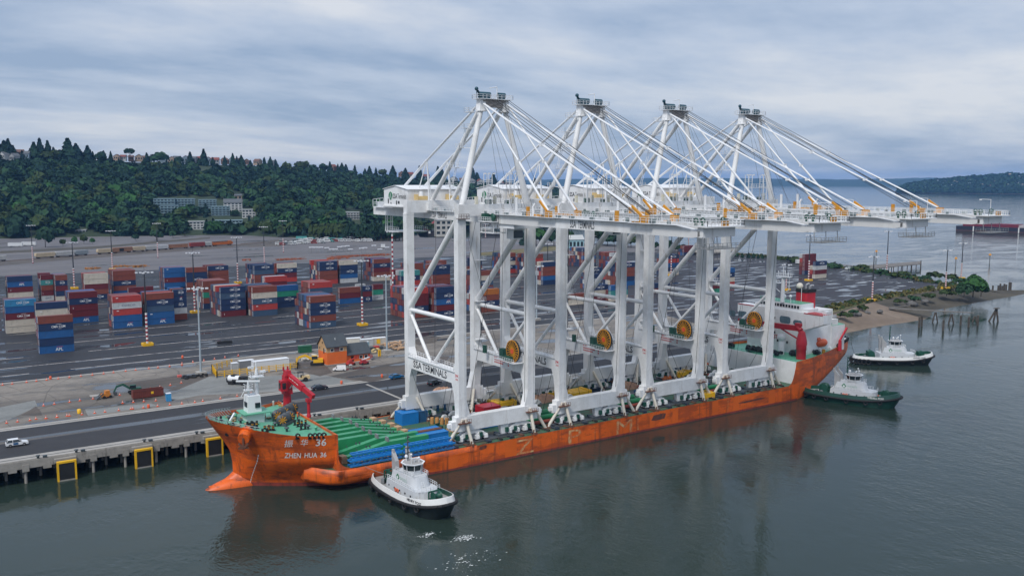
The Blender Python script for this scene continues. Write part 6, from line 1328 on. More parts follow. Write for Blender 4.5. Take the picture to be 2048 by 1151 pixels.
# keep deeper rows clear of the stacks behind
for a in YARDB:
    for b_ in YARDB:
        if b_ is a: continue
        if a['x'] < b_['x']+b_['L']+.2 and b_['x'] < a['x']+a['L']+.2 and b_['y'] > a['y']: a['n'] = max(1, min(a['n'], int((b_['y']-a['y']-.4)/CWD)))
TN = {1: ['only'], 2: ['bottom', 'top'], 3: ['bottom', 'middle', 'top'], 4: ['bottom', 'second up', 'third up', 'top'], 5: ['bottom', 'second up', 'middle', 'fourth up', 'top']}
LT = {'C': 'white lettered ', 'A': 'white lettered ', 'K': 'dark lettered ', 'H': 'dark lettered '}
deep_mb = MB(); deep_cols = list(CM); cnt = 0
for q in YARDB:
    nt_ = len(q['t'])
    for k, code in enumerate(q['t']):
        col, st = code[0], code[1:]; o = bpy.data.objects.new('shipping_container', container_mesh(q['L'], col, st)); COL.objects.link(o)
        o.location = (q['x']+(R()-.5)*.12, q['y']+(R()-.5)*.06, 6.03+k*CH_); cnt += 1
        tag(o, '%s%s container, %s in %s' % (LT.get(st, ''), PALC[col][0], TN[nt_][k], q['ph']), 'container', 'stacked shipping containers')
    for r_ in range(1, q['n']):
        hh = nt_-(1 if R() < .25 else 0)-(1 if R() < .1 else 0)
        for k in range(max(1, hh)):
            ci = deep_cols.index(random.choice(COLW)); x0 = q['x']+(R()-.5)*.15; y0 = q['y']+r_*CWD; z0 = 6.03+k*CH_
            deep_mb.bx(x0+.03, x0+q['L']-.03, y0+.03, y0+CWD-.08, z0+.03, z0+CH_-.06, ci); deep_mb.bx(x0, x0+.1, y0, y0+.14, z0, z0+CH_-.03, ci); deep_mb.bx(x0, x0+.1, y0+CWD-.2, y0+CWD-.06, z0, z0+CH_-.03, ci)
            for dd_ in (.5, 1.0, 1.5, 2.0): deep_mb.bx(x0+.0, x0+.03, y0+dd_, y0+dd_+.06, z0+.2, z0+CH_-.25, len(deep_cols))
tag(deep_mb.build('stacked_containers', [CM[k] for k in deep_cols]+[mat('container_door_bar', (.2, .2, .2), .5)]), 'mixed containers stacked deep behind the front ones', 'containers', 'stacked shipping containers', 'stuff')
print('containers', cnt)
# ---- high light masts
MASTD = mat('mast_dark_steel', (.03, .034, .04), .5); MASTG = mat('galvanised_mast', (.34, .40, .44), .45); STR = mat('mast_stripe_red', (.30, .02, .03), .5); STW = mat('mast_stripe_white', (.72, .72, .70), .5)
def light_mast(u, v, vt, lbl, kind, base=True):
    p = G(u, v, 6.05); top = GY(u, vt, p[1])[2]; H = top-6.05
    t = thing('light_mast', lbl, 'light mast', p, 0, 'yard light masts'); s = max(1.0, np.linalg.norm(p-CAM)/900)
    r0 = .42*s
    if kind == 'grey':
        mb = MB(); mb.tube(p, (p[0], p[1], top), r0, r0*.6, n=10); mb.build('pole', MASTG, t); mb = MB(); mb.rbx(tuple(p), (3.4, 3.4, 1.1)); mb.build('footing', KERBM, t)
    else:
        k = {'half': .45, 'full': .97}[kind]; n = 16 if kind == 'half' else 26; mb = MB(); h = H*k/n
        for i in range(n): mb.tube((p[0], p[1], p[2]+i*h), (p[0], p[1], p[2]+(i+1)*h), r0*1.15, n=10, mi=i % 2)
        mb.build('striped_base', [STR, STW], t); mb = MB(); mb.tube((p[0], p[1], p[2]+H*k), (p[0], p[1], top), r0*.9, r0*.55, n=8); mb.build('pole', MASTD, t)
        if base:
            mb = MB(); w = 1.9
            for a in range(4): q = [(w, w), (-w, w), (-w, -w), (w, -w)]; c0_, c1_ = q[a], q[(a+1) % 4]; mb.bar((p[0]+c0_[0], p[1]+c0_[1], p[2]+.55), (p[0]+c1_[0], p[1]+c1_[1], p[2]+.55), .6, 1.1)
            mb.build('yellow_barrier', YELLOW, t)
    mb = MB(); hb_ = 3.0*min(s, 1.6); mb.bar((p[0]-hb_, p[1]+hb_*.3, top), (p[0]+hb_, p[1]-hb_*.3, top), .25*s, .25*s, 0); mb.bar((p[0]-hb_*.3, p[1]-hb_*.8, top), (p[0]+hb_*.3, p[1]+hb_*.8, top), .25*s, .25*s, 0)
    for a, b_ in ((-1, .3), (-.5, .15), (.5, -.15), (1, -.3), (-.3, -.8), (.3, .8)): mb.rbx((p[0]+a*hb_, p[1]+b_*hb_, top-.1), (1.0*s, .8*s, .5*s), 0, 1)
    mb.tube((p[0], p[1], top), (p[0], p[1], top+3.2), .06*s, n=4); mb.build('lamp_head', [MASTD, mat('lamp_white', (.75, .76, .78), .4)], t)
LM = [(66, 526, 451, 'half', 'slim mast far left, beyond the railway hoppers'), (149, 577, 485, 'half', 'mast behind the twin short stacks at left'), (225, 539, 462, 'half', 'mast behind the cream topped stack'), (316, 515, 447, 'half', 'mast at the far lot below the apartment blocks'), (390, 625, 506, 'half', 'mast rising behind the blue topped stack'), (476, 566, 475, 'half', 'mast between navy stack and far lot, left of the vans'), (529, 525, 454, 'half', 'mast beside the locomotive end of the railway'), (567, 504, 442, 'half', 'mast at the near edge of the parked vans'), (295, 690, 545, 'half', 'mast with yellow barrier alone on the open asphalt, nearest of the striped masts'), (786, 590, 464, 'full', 'mast striped to its top beside the first crane leg'), (725, 650, 522, 'half', 'striped mast in front of the low three high stacks'), (971, 475, 448, 'full', 'mast far behind the first crane, on the riverbank'), (1095, 565, 488, 'half', 'mast seen between legs of the second crane'), (1185, 492, 472, 'full', 'short far mast near the pale blue roofed shed'), (1342, 551, 462, 'half', 'mast seen between legs of the third crane'), (1377, 492, 471, 'full', 'far mast above the single dark red container'), (1543, 530, 458, 'half', 'mast by the fourth crane stern leg'), (1617, 561, 471, 'half', 'mast in front of the lone red and cream stack'), (1773, 546, 463, 'half', 'mast by the old timber pier'), (1744, 601, 514, 'half', 'mast on the yard edge above the beach'), (1891, 577, 501, 'half', 'mast near the shore tree, nearer to the beach'), (1922, 557, 487, 'half', 'mast behind the shore tree at the yard tip'), (1572, 580, 530, 'half', 'mast behind the ship main mast')]
for u, v, vt, kd, lb in LM: light_mast(u, v, vt, 'striped '+lb, kd, base=(kd == 'half' and v > 530))
for u, v, vt, lb in ((402, 748, 577, 'pale grey light mast beside the yellow fence, nearest the camera'), (774, 704, 552, 'pale grey light mast beside the lumber pile and first crane'), (1073, 640, 533, 'pale grey light mast behind the second crane legs')): light_mast(u, v, vt, lb, 'grey')
# small reefer lamps on the far lot
for i, (u, v) in enumerate(((623, 505), (632, 505), (642, 505), (654, 506), (663, 509), (671, 509), (679, 504), (687, 503), (695, 502), (701, 509), (723, 507), (730, 506), (748, 501), (760, 509), (774, 505))):
    p = G(u, v, 6.03); t = thing('lot_lamp', 'low white headed lamp post, %s of the row on the far lot' % ORD[i], 'lamp post', p, 0, 'low lamp posts on the far lot'); mb = MB(); mb.tube(p, (p[0], p[1], p[2]+5), .25, n=5); mb.build('post', GREY, t); mb = MB(); mb.bar((p[0]-2.4, p[1], p[2]+5.3), (p[0]+2.4, p[1], p[2]+5.3), .8, .9); mb.build('lamp_head', mat('lamp_white', (.75, .76, .78), .4), t)
for i, (u, v, w_) in enumerate(((178, 538, 14), (236, 534, 16), (268, 534, 18), (490, 521, 8), (570, 520, 30), (668, 518, 24), (690, 514, 60), (745, 512, 30))):
    p = G(u, v, 6.03); mb = MB()
    for k in range(int(w_/2)): mb.rbx((p[0]+(R()-.3)*w_*.8, p[1]+(R()-.5)*5, 6.03), (1.0+2.5*R(), .8+R(), .4+1.3*R()), R()*3); mb.bar((p[0]+(R()-.3)*w_, p[1], 6.2), (p[0]+(R()-.3)*w_, p[1]+2, 7.5), .3, .3)
    tag(mb.build('machine_parts', mat('orange_parts', (.34, .14, .03), .7, var=.3) if i < 3 else mat('orange_rust', (.30, .09, .04), .8, var=.3)), '%s laid out on the far lot, %s from the left' % (('orange crane parts', 'rusty orange steel heap')[i > 2], ORD[i]), 'machine parts', 'heaps on the far lot')
# ================================================================ construction site, vehicles, quay fittings
ZG = 6.06
# fenders with yellow frames hung on the wharf face
for i, (u, lb) in enumerate(((133, 'yellow framed black fender panel nearest the left end of the wharf'), (288, 'yellow framed black fender panel in the middle of the open wharf'), (430, 'yellow framed black fender panel just ahead of the ship bow'))):
    x = GY(u, 935, 44.2)[0]; t = thing('dock_fender', lb, 'fender', (x, 44.6, 3), 0, 'yellow framed fenders on the wharf')
    mb = MB(); mb.bx(x-2.3, x-1.85, 43.3, 44.3, -.1, 5.2); mb.bx(x+1.85, x+2.3, 43.3, 44.3, -.1, 5.2); mb.bx(x-1.85, x+1.85, 43.3, 44.3, 4.7, 5.2); mb.build('frame', YELLOW, t)
    mb = MB(); mb.bx(x-1.85, x+1.85, 43.42, 44.2, .35, 4.7); mb.build('panel', BLACK, t); mb = MB(); mb.bx(x-1.85, x+1.85, 43.36, 44.3, -.1, .33); mb.build('lower_plate', CONCF, t)
    mb = MB(); mb.tube((x, 44.2, 3), (x, 46, 3.6), .8, n=10); mb.bx(x-2.6, x+2.6, 44.9, 46.02, 4.6, 5.6); mb.build('mount', CONCF, t)
for i, x in enumerate((-113, -97, -88, -71, -57, -38, -22, -8)):
    mb = MB(); mb.lathe([(.35, 0), (.3, .4), (.55, .5), (.5, .75), (.05, .8)], (x, 46.5, 6.28), 10); mb.rbx((x+1.6, 46.5, 6.28), (1.0, .8, .5)); tag(mb.build('mooring_bollard', mat('bollard_grey', (.06, .075, .085), .5)), 'grey mooring bollard on the wharf edge, %s from the left' % ORD[i], 'bollard', 'wharf bollards')
# vehicles
TYREM = mat('tyre', (.015, .015, .016), .8); CHROME = mat('grey_trim', (.2, .2, .21), .4)
def car(u, v, rz, m, lbl, kind='suv', s=1.07, stripe=None):
    p = G(u, v, ZG); T = thing('parked_car' if kind != 'van' else 'parked_van', lbl, 'car' if kind != 'van' else 'van', p, rz, 'cars on the dock')
    Lc, wd = 4.8*s, 1.9*s; top = {'suv': 1.72, 'van': 2.0, 'sedan': 1.5}[kind]*s
    def B(mb, nm, mm, par=None): return mb.build(nm, mm, par or T, world=False)
    hl = Lc/2; mb = MB(); prof = [(-hl, .42), (-hl, .95*s), (-hl*.96, 1.02*s), (hl*.45, 1.05*s), (hl*.92, .88*s), (hl, .75*s), (hl, .42)]
    w2 = wd/2; n = len(prof); mb.extr([(q[0], -w2, q[1]) for q in prof], (0, wd, 0)); B(mb, 'body', m)
    cab = {'suv': ((-.96, -.80, .12, .46)), 'van': ((-.98, -.93, .30, .66)), 'sedan': ((-.82, -.45, .08, .44))}[kind]
    def cabin(z0, z1, k, x_in=0, y_in=0.0):
        xs = [cab[0]*hl+x_in, cab[3]*hl-x_in, cab[2]*hl-x_in, cab[1]*hl+x_in]; y0, y1 = w2*.97-y_in, w2*.80-y_in
        return [(xs[0], -y0, z0), (xs[1], -y0, z0), (xs[1], y0, z0), (xs[0], y0, z0), (xs[3], -y1, z1), (xs[2], -y1, z1), (xs[2], y1, z1), (xs[3], y1, z1)]
    F8 = [(0, 3, 2, 1), (4, 5, 6, 7), (0, 1, 5, 4), (1, 2, 6, 5), (2, 3, 7, 6), (3, 0, 4, 7)]
    mb = MB(); mb.add(cabin(1.0*s, top-.06, 1), F8); B(mb, 'windows', GLASS if kind != 'van' else m)
    mb = MB(); v8 = cabin(1.0*s, top, 1); a = [tuple(np.array(v8[i])*[1.0, 1.0, 1]+np.array([0, 0, .0])) for i in range(4, 8)]; mb.add([(q[0], q[1], top-.06) for q in a]+[(q[0]*.98, q[1]*.95, top+.02) for q in a], F8)
    for i in range(4): mb.tube(v8[i], v8[i+4], .06, n=4)
    if kind != 'sedan':
        for sg in (-1, 1): mb.tube((hl*-.38, sg*w2*.98, 1.0*s), (hl*-.38, sg*w2*.82, top), .07, n=4)
    B(mb, 'roof', m)
    if kind == 'van': mb = MB(); mb.bx(-hl*1.005, -hl*.98, -w2*.7, w2*.7, 1.25*s, 1.75*s); mb.bx(hl*.34, hl*.5, -w2*.96, w2*.96, 1.15*s, 1.6*s); B(mb, 'windows', GLASS)
    if stripe: mb = MB(); mb.bx(-hl*.35, hl*.1, -w2-.012, w2+.012, .5, .98*s); B(mb, 'door_panel', stripe)
    for x in (-hl*.62, hl*.62):
        for sg in (-1, 1): mb = MB(); mb.tube((x, sg*w2*.78, .36*s), (x, sg*w2*1.03, .36*s), .37*s, n=12); mb.tube((x, sg*w2*1.03, .36*s), (x, sg*w2*1.05, .36*s), .2*s, n=8, mi=1); B(mb, 'wheel', [TYREM, CHROME])
    for sg in (-1, 1): mb = MB(); mb.bx(hl*.97, hl*1.006, sg*w2*.7-.15, sg*w2*.7+.15, .66*s, .82*s); B(mb, 'headlight', PAINTW); mb = MB(); mb.bx(-hl*1.006, -hl*.98, sg*w2*.8-.12, sg*w2*.8+.12, .75*s, .95*s); B(mb, 'tail_light', RED)
CAR = lambda n, c: mat('car_paint_'+n, c, .25, var=.03)
car(34, 890, .0, CAR('white', (.74, .75, .76)), 'white patrol car with dark blue door panel on the wharf road', 'suv', 1.12, NAVYB)
car(639, 778, -.05, CAR('slate', (.03, .035, .05)), 'dark blue grey car on the wharf road above the red jib', 'sedan', 1.15)
car(793, 756, .05, CAR('blue', (.01, .13, .30)), 'bright blue car left of the first crane leg', 'sedan', 1.12)
car(869, 769, .3, CAR('black', (.012, .013, .016)), 'black car seen under the first crane lettering beam', 'suv', 1.1)
car(838, 747, -.2, CAR('darkgrey', (.04, .05, .05)), 'dark grey car half hidden behind the first crane leg', 'suv', 1.0)
car(679, 741, 2.7, CAR('van', (.78, .78, .78)), 'small white van in front of the orange gabled building', 'van', 1.02)
# orange gabled site building
F = G(654.6, 731.5, 6.1); hx, hy = 8.2, 8.6; x0, y0 = F[0], F[1]
ORB = mat('orange_sheathing', (.72, .145, .025), .7, var=.07, corr=('Z', .8, .25)); PLY = mat('plywood_tan', (.50, .31, .15), .7, var=.12, corr=('Z', .8, .25)); ROOF = mat('slate_roof_felt', (.055, .065, .075), .7, var=.15, corr=('Y', 1.3, .3))
HB_ = thing('site_building', 'orange and tan gabled building with dark roof and lower wing', 'building', (x0+8, y0+4, 6))
z0, ze, zr, zl = 6.1, 13.6, 17.4, 11.2
mb = MB(); mb.bx(x0, x0+hx, y0, y0+hy, z0+.4, zl, 0); mb.bx(x0+.01, x0+hx-.01, y0+.01, y0+hy-.01, zl, ze, 1); mb.extr([(x0+.01, y0+.01, ze), (x0+.01, y0+hy-.01, ze), (x0+.01, y0+hy/2, zr)], (hx-.02, 0, 0), 1); mb.bx(x0-.05, x0+hx+10.4, y0-.3, y0+hy+.1, z0-.05, z0+.4, 2); mb.build('wall', [ORB, PLY, KERBM], HB_)
mb = MB()
for ya, yb in ((y0-.5, y0+hy/2), (y0+hy+.5, y0+hy/2)): za = ze-.45; mb.extr([(x0-.5, ya, za), (x0-.5, yb, zr+.02), (x0-.5, yb, zr+.3), (x0-.5, ya, za+.28)], (hx+1.0, 0, 0))
RF = mb.build('roof', ROOF, HB_); mb = MB(); mb.bar((x0+4.3, y0+2.0, 15.6), (x0+4.5, y0+2.7, 16.3), .12, .12); mb.build('roof_pipe', WHITE2, RF)
WX = x0+hx; wl, wd2, wz = 10.2, 6.6, 9.5
mb = MB(); mb.bx(WX, WX+wl, y0+.6, y0+.6+wd2, z0+.4, wz, 0); mb.extr([(WX+wl-.02, y0+.6, wz), (WX+wl-.02, y0+.6+wd2, wz), (WX+wl-.02, y0+.6+wd2*.6, 12.9)], (-wl+.1, 0, 0), 0); mb.build('wing_wall', ORB, HB_)
mb = MB()
mb.extr([(WX+.02, y0+.1, wz-.35), (WX+.02, y0+.6+wd2*.6, 12.95), (WX+.02, y0+.6+wd2*.6, 13.2), (WX+.02, y0+.1, wz-.1)], (wl+.4, 0, 0)); mb.extr([(WX+.02, y0+wd2+1.1, wz-.2), (WX+.02, y0+.6+wd2*.6, 12.95), (WX+.02, y0+.6+wd2*.6, 13.2), (WX+.02, y0+wd2+1.1, wz+.05)], (wl+.4, 0, 0)); mb.build('wing_roof', ROOF, HB_)
def win(x, y, z, w, h, face='y', m=DARK, fr=True):
    mb = MB()
    if face == 'y': mb.bx(x, x+w, y-.06, y-.01, z, z+h)
    else: mb.bx(y-.06, y-.01, x, x+w, z, z+h)
    o = mb.build('window', m, HB_)
    if fr:
        mb = MB(); a = .13
        for (p, q, r_, s_) in ((x-a, x+w+a, z-a, z), (x-a, x+w+a, z+h, z+h+a), (x-a, x, z, z+h), (x+w, x+w+a, z, z+h)):
            if face == 'y': mb.bx(p, q, y-.1, y-.02, r_, s_)
            else: mb.bx(y-.1, y-.02, p, q, r_, s_)
        mb.build('frame', WHITE2, o)
win(x0+1.5, y0, 11.6, 1.2, 1.0); win(x0+3.0, y0, 11.4, 2.1, 1.6, 'y', mat('boarded_window', (.22, .10, .09), .7), False); win(x0+5.4, y0, 11.6, 1.2, 1.0)
win(y0+1.3, x0, 11.5, .7, 1.0, 'x'); win(y0+2.6, x0, 10.5, .9, 2.2, 'x', DARK, False); win(y0+6.8, x0, 11.8, .6, .9, 'x', DARK, False); win(y0+4.0, x0, 14.2, .7, .8, 'x', DARK, False)
win(WX+2.0, y0+.6, 6.6, 1.1, 2.1, 'y', DARK, False); win(WX+5.6, y0+.6, 7.5, 1.2, 1.1); win(WX+7.8, y0+.6, 7.5, 1.2, 1.1)
# yellow post-and-rail fence and the boxes inside
FY_ = thing('safety_fence', 'yellow post and rail fence around the white site boxes', 'fence', G(500, 745, ZG))
pts = [G(u, v, ZG) for u, v in ((464, 730), (424, 741), (434, 755), (595, 737), (593, 727))]
for a, c in zip(pts, pts[1:]):
    n = max(2, int(np.linalg.norm(c-a)/2.6))
    for i in range(n+1): q = a+(c-a)*i/n; mb = MB(); mb.rbx(tuple(q), (.30, .30, 2.5)); mb.build('post', YELLOW, FY_)
    mb = MB()
    for h in (.9, 1.55, 2.2): mb.bar(tuple(a+np.array([0, 0, h])), tuple(c+np.array([0, 0, h])), .12, .2)
    mb.build('rail', YELLOW, FY_)
def site_box(u, v, d, m, lbl, nm='site_container', cat='container', rz=0, mark=None):
    p = G(u, v, ZG); t = thing(nm, lbl, cat, p, rz); mb = MB(); L_, w, h = d
    mb.bx(0, L_, .06, w, .1, h-.1)
    for x in (0, L_-.15):
        for y in (0, w-.1): mb.bx(x, x+.15, y, y+.15, 0, h)
    for z in (0, h-.15): mb.bx(.15, L_-.15, 0, .1, z, z+.15)
    n = max(2, int(L_/.7))
    for i in range(1, n): mb.bx(L_*i/n-.05, L_*i/n+.05, .02, .07, .15, h-.15)
    mb.build('body', m, t, world=False); mb = MB(); mb.bx(-.03, L_+.03, -.03, w+.12, h, h+.08); mb.build('roof', WHITE2 if m is not GREENS else m, t, world=False)
    if mark: mb = MB(); mb.bx(*mark[0]); mb.build('marking', mark[1], t, world=False)
GREENS = mat('forest_green_steel', (.015, .11, .05), .5)
site_box(508, 745, (13.6, 3, 4.0), mat('white_box_panel', (.66, .68, .70), .5, var=.05), 'large white site container inside the yellow fence')
site_box(480, 736, (5.6, 2.6, 2.6), GREY, 'grey equipment cabinet left of the white site container', 'equipment_cabinet', 'cabinet'); site_box(464.5, 742, (2.4, 2.2, 2.9), mat('pale_grey_panel', (.42, .43, .43), .5), 'small pale cabinet at the left end inside the fence', 'equipment_cabinet', 'cabinet')
site_box(599, 706, (5.2, 2.5, 2.7), GREENS, 'dark green storage container left of the gabled building', rz=-.12)
site_box(694, 690, (6.0, 2.6, 2.8), mat('cream_panel', (.6, .57, .5), .6), 'cream site cabin behind the gabled building roof', 'site_cabin', 'cabin', -.25)
site_box(722, 692, (5.5, 2.5, 2.8), mat('grey_cabin', (.45, .46, .46), .6), 'grey rental unit with yellow patch near the lumber', 'rental_unit', 'container', -.2, ((1.4, 3.2, -.06, -.01, .8, 2.0), YELLOW))
site_box(746, 690, (5.8, 2.6, 3.0), mat('tan_cabin', (.48, .45, .40), .6), 'tan rental unit with tall yellow sign panel by the grey mast', 'rental_unit', 'container', -.25, ((1.6, 3.2, -.06, -.01, .6, 2.6), YELLOW))
site_box(733, 695, (1.3, 1.3, 2.5), mat('toilet_grey_blue', (.25, .38, .44), .5), 'grey blue portable toilet by the rental units', 'portable_toilet', 'portable toilet'); site_box(333.5, 802.5, (1.5, 1.4, 2.5), mat('toilet_blue', (.05, .30, .58), .5), 'bright blue portable toilet by the brown roll-off box', 'portable_toilet', 'portable toilet')
site_box(700, 735.0, (.0+1.0, 1.0, 1.0), KERBM, 'pale concrete block in front of the gabled building', 'concrete_block', 'block')
# brown roll-off container with an open top
p = G(266.5, 798.5, ZG); t = thing('rolloff_container', 'long brown roll-off waste container on the rough concrete', 'container', p); BRN = mat('rolloff_brown', (.15, .035, .025), .6, var=.2); mb = MB(); L_, w, h = 9.6, 2.6, 2.7
mb.bx(0, L_, 0, .12, .2, h); mb.bx(0, L_, w-.12, w, .2, h); mb.bx(0, .12, .12, w-.12, .2, h); mb.bx(L_-.12, L_, .12, w-.12, .2, h); mb.bx(.12, L_-.12, .12, w-.12, .2, .35)
for i in range(14): mb.bx(.3+i*.68, .42+i*.68, -.09, 0, .25, h-.15)
mb.bx(-.02, L_+.02, -.12, 0, h-.15, h+.02); mb.build('body', BRN, t, world=False); mb = MB(); mb.bx(5.6, 6.4, -.115, -.1, 1.2, 2.0); mb.build('sign', YELLOW, t, world=False)
# machines
def tracks(mb, Lt, gap, w, h):
    for sg in (-1, 1):
        y = sg*gap/2; pr = [(-Lt/2+h/2, 0), (Lt/2-h/2, 0), (Lt/2, h/2), (Lt/2-h/2, h), (-Lt/2+h/2, h), (-Lt/2, h/2)]; mb.extr([(q[0], y-w/2, q[1]) for q in pr], (0, w, 0))
def excavator(u, v, rz, m, lbl, s=1.1, bent=0):
    p = G(u, v, ZG); T = thing('excavator', lbl, 'excavator', p, rz); B = lambda mb, nm, mm: mb.build(nm, mm, T, world=False)
    mb = MB(); tracks(mb, 4.2*s, 2.4*s, .6*s, .9*s); B(mb, 'tracks', BLACK)
    mb = MB(); mb.bx(-2.2*s, 1.0*s, -1.3*s, 1.3*s, .95*s, 2.1*s); mb.lathe([(.8*s, 0), (.8*s, .2)], (0, 0, .85*s), 10); B(mb, 'upper_body', m)
    mb = MB(); mb.bx(-.4*s, 1.5*s, .2*s, 1.3*s, 2.1*s, 3.2*s); B(mb, 'cab', GLASS); mb = MB(); mb.bx(-.45*s, 1.55*s, .15*s, 1.35*s, 3.2*s, 3.3*s); B(mb, 'cab_roof', m)
    mb = MB(); mb.bar((1.2*s, -.3*s, 1.8*s), (3.6*s, -.3*s, (3.9-bent)*s), .55*s, .75*s); mb.bar((3.5*s, -.3*s, (3.95-bent)*s), (5.8*s, -.3*s, (3.3-bent)*s), .5*s, .65*s); B(mb, 'boom', m)
    mb = MB(); mb.bar((5.6*s, -.3*s, (3.6-bent)*s), (6.6*s, -.3*s, 1.3*s), .4*s, .5*s); B(mb, 'stick', m); mb = MB(); mb.extr([(6.9*s, -.9*s, 1.4*s), (5.6*s, -.9*s, 1.1*s), (5.8*s, -.9*s, .2*s), (6.8*s, -.9*s, .4*s)], (0, 1.2*s, 0)); B(mb, 'bucket', DGREY)
excavator(633, 729, 2.75, YELLOW, 'yellow excavator digging left of the gabled building', 1.15, .6)
excavator(269, 786, 3.1, mat('machine_green', (.02, .09, .06), .5), 'dark green excavator behind the brown roll-off box', .95, .3)
def roller(u, v):
    p = G(u, v, ZG); T = thing('road_roller', 'cream road roller with open canopy beside the mud', 'road roller', p, -.15); B = lambda mb, nm, mm: mb.build(nm, mm, T, world=False); m = mat('roller_cream', (.62, .46, .24), .5)
    mb = MB(); mb.tube((-2.6, -1.1, .85), (-2.6, 1.1, .85), .85, n=16); B(mb, 'drum', GREY); mb = MB(); mb.bx(-3.7, -1.2, -1.25, 1.25, 1.0, 1.5); mb.bx(.4, 3.2, -1.0, 1.0, .9, 2.0); mb.bx(-1.2, .6, -.9, .9, .9, 1.3); B(mb, 'body', m)
    wheels(T, (1.6,), .9, 1.25, .8, .8); mb = MB()
    for x in (-.8, .9):
        for sg in (-1, 1): mb.tube((x, sg*.85, 1.3), (x, sg*.85, 3.2), .07, n=4)
    mb.bx(-1.0, 1.1, -1.0, 1.0, 3.2, 3.3); mb.bx(.1, .6, -.4, .4, 1.3, 2.2); B(mb, 'canopy', BLACK)
roller(601, 762)
p = G(475, 768, ZG); T = thing('tank_truck', 'black and white tank truck by the yellow fence', 'truck', p, -.85); B = lambda mb, nm, mm: mb.build(nm, mm, T, world=False)
mb = MB(); mb.tube((-3.2, 0, 2.0), (1.0, 0, 2.0), 1.15, n=14); B(mb, 'tank', WHITE2); mb = MB(); mb.bx(-3.6, 3.6, -1.1, 1.1, .7, 1.0); mb.bx(1.2, 3.5, -1.15, 1.15, 1.0, 2.9); mb.bx(-3.7, -3.2, -1.1, 1.1, 1, 2.2); mb.bx(-2.0, -.6, -.9, .9, 3.0, 3.4); mb.tube((-1.2, -1.3, 1.6), (1.2, -1.3, 1.6), .4, n=8); B(mb, 'cab', BLACK)
for x in (-2.6, -1.6, 2.4):
    for sg in (-1, 1): mb = MB(); mb.tube((x, sg*.8, .55), (x, sg*1.2, .55), .55, n=12); B(mb, 'wheel', TYREM)
mb = MB(); mb.bx(3.5, 3.56, -.95, .95, 1.9, 2.7); B(mb, 'windscreen', GLASS)
p = G(214, 795, ZG); T = thing('wheel_loader', 'orange and black compact loader on the rough concrete', 'loader', p, .1)
mb = MB(); mb.bx(-1.8, 1.0, -.9, .9, .6, 1.6); mb.bx(-.6, .8, -.8, .8, 1.6, 2.5); B(mb, 'body', mat('loader_orange', (.55, .20, .03), .5)); wheels(T, (-1.1, .9), .7, 1.1, .5, .5); mb = MB()
for sg in (-1, 1): mb.bar((-1.2, sg*.9, 1.9), (-2.6, sg*.8, .7), .2, .3)
mb.extr([(-2.5, -1.1, .1), (-3.6, -1.1, .15), (-2.6, -1.1, 1.0)], (0, 2.2, 0)); B(mb, 'bucket', DGREY)
for i, (u, v, rz, m, lb) in enumerate(((701, 730, .2, mat('lift_red', (.5, .05, .04), .5), 'small red boom lift beside the wing door of the gabled building'), (728, 728, .1, mat('lift_maroon', (.4, .04, .05), .5), 'red and white boom lift at the right end of the gabled building'))):
    p = G(u, v, ZG); T = thing('boom_lift', lb, 'boom lift', p, rz, 'boom lifts'); mb = MB(); mb.bx(-1.6, 1.6, -.9, .9, .5, 1.1); mb.bx(-1.2, .4, -.8, .8, 1.1, 1.9); mb.build('base', m, T, world=False)
    wheels(T, (-1.2, 1.2), .7, 1.05, .45, .45); mb = MB(); mb.bar((-1.0, 0, 1.8), (2.6, 0, 2.6), .4, .45); mb.build('boom', WHITE2 if i else m, T, world=False); mb = MB(); mb.rail([(2.4, -.6, 2.3), (3.6, -.6, 2.3), (3.6, .6, 2.3), (2.4, .6, 2.3), (2.4, -.6, 2.3)], 1.1, .6, .06); mb.bx(2.4, 3.6, -.6, .6, 2.25, 2.32); mb.build('basket', m, T, world=False)
p = G(752, 700, ZG); T = thing('tool_trailer', 'low red and black trailer with gear below the tan rental unit', 'trailer', p, .05); mb = MB(); mb.bx(-4, 4, -1, 1, .6, .9); mb.bx(-3.4, -.5, -.9, .9, .9, 1.7); mb.bx(1, 3, -.8, .8, .9, 1.4); mb.build('bed', DGREY, T, world=False); mb = MB(); mb.bx(-1, 1.2, -.9, .9, .95, 1.9); mb.bx(-4.4, -3.6, -.7, .7, .5, 1.4); mb.build('engine', mat('lift_red', (.5, .05, .04), .5), T, world=False); wheels(T, (-2, 2.4), .8, 1.1, .4, .42)
# lumber, debris
for i, (u, v, n, lb) in enumerate(((790, 690, 26, 'spread pile of raw lumber left of the first crane leg'), (800, 697, 18, 'lumber offcuts by the first crane leg, nearer the wharf'), (743, 706, 12, 'cream and yellow bundles beside the gabled building wing'), (625, 716, 14, 'pale rubble pile behind the yellow excavator'))):
    p = G(u, v, ZG); mb = MB()
    for k in range(n): a = R()*6; q = (p[0]+(R()-.5)*9, p[1]+(R()-.5)*6, ZG+.2+R()*.9); mb.bar(q, (q[0]+2.2*math.cos(a), q[1]+2.2*math.sin(a), q[2]+.2*R()), .7*R()+.3, .35)
    tag(mb.build('lumber_pile', [WOOD, WOOD, mat('cream_stack', (.55, .42, .2), .7), CREAM][i]), lb, 'lumber pile')
for i, (u, v, lb) in enumerate(((757.5, 712, 'left one of two yellow bollard posts by the gabled building'), (760.5, 711.5, 'right one of two yellow bollard posts by the gabled building'))):
    p = G(u, v, ZG); mb = MB(); mb.tube(p, (p[0], p[1], p[2]+2.6), .35, n=8); tag(mb.build('bollard_post', YELLOW), lb, 'bollard', 'yellow bollard posts')
p = G(158.5, 826, ZG); mb = MB(); mb.lathe([(.55, 0), (.6, 1.3), (.3, 1.4)], p, 10); tag(mb.build('yellow_drum', YELLOW), 'yellow drum alone on the concrete slab', 'drum')
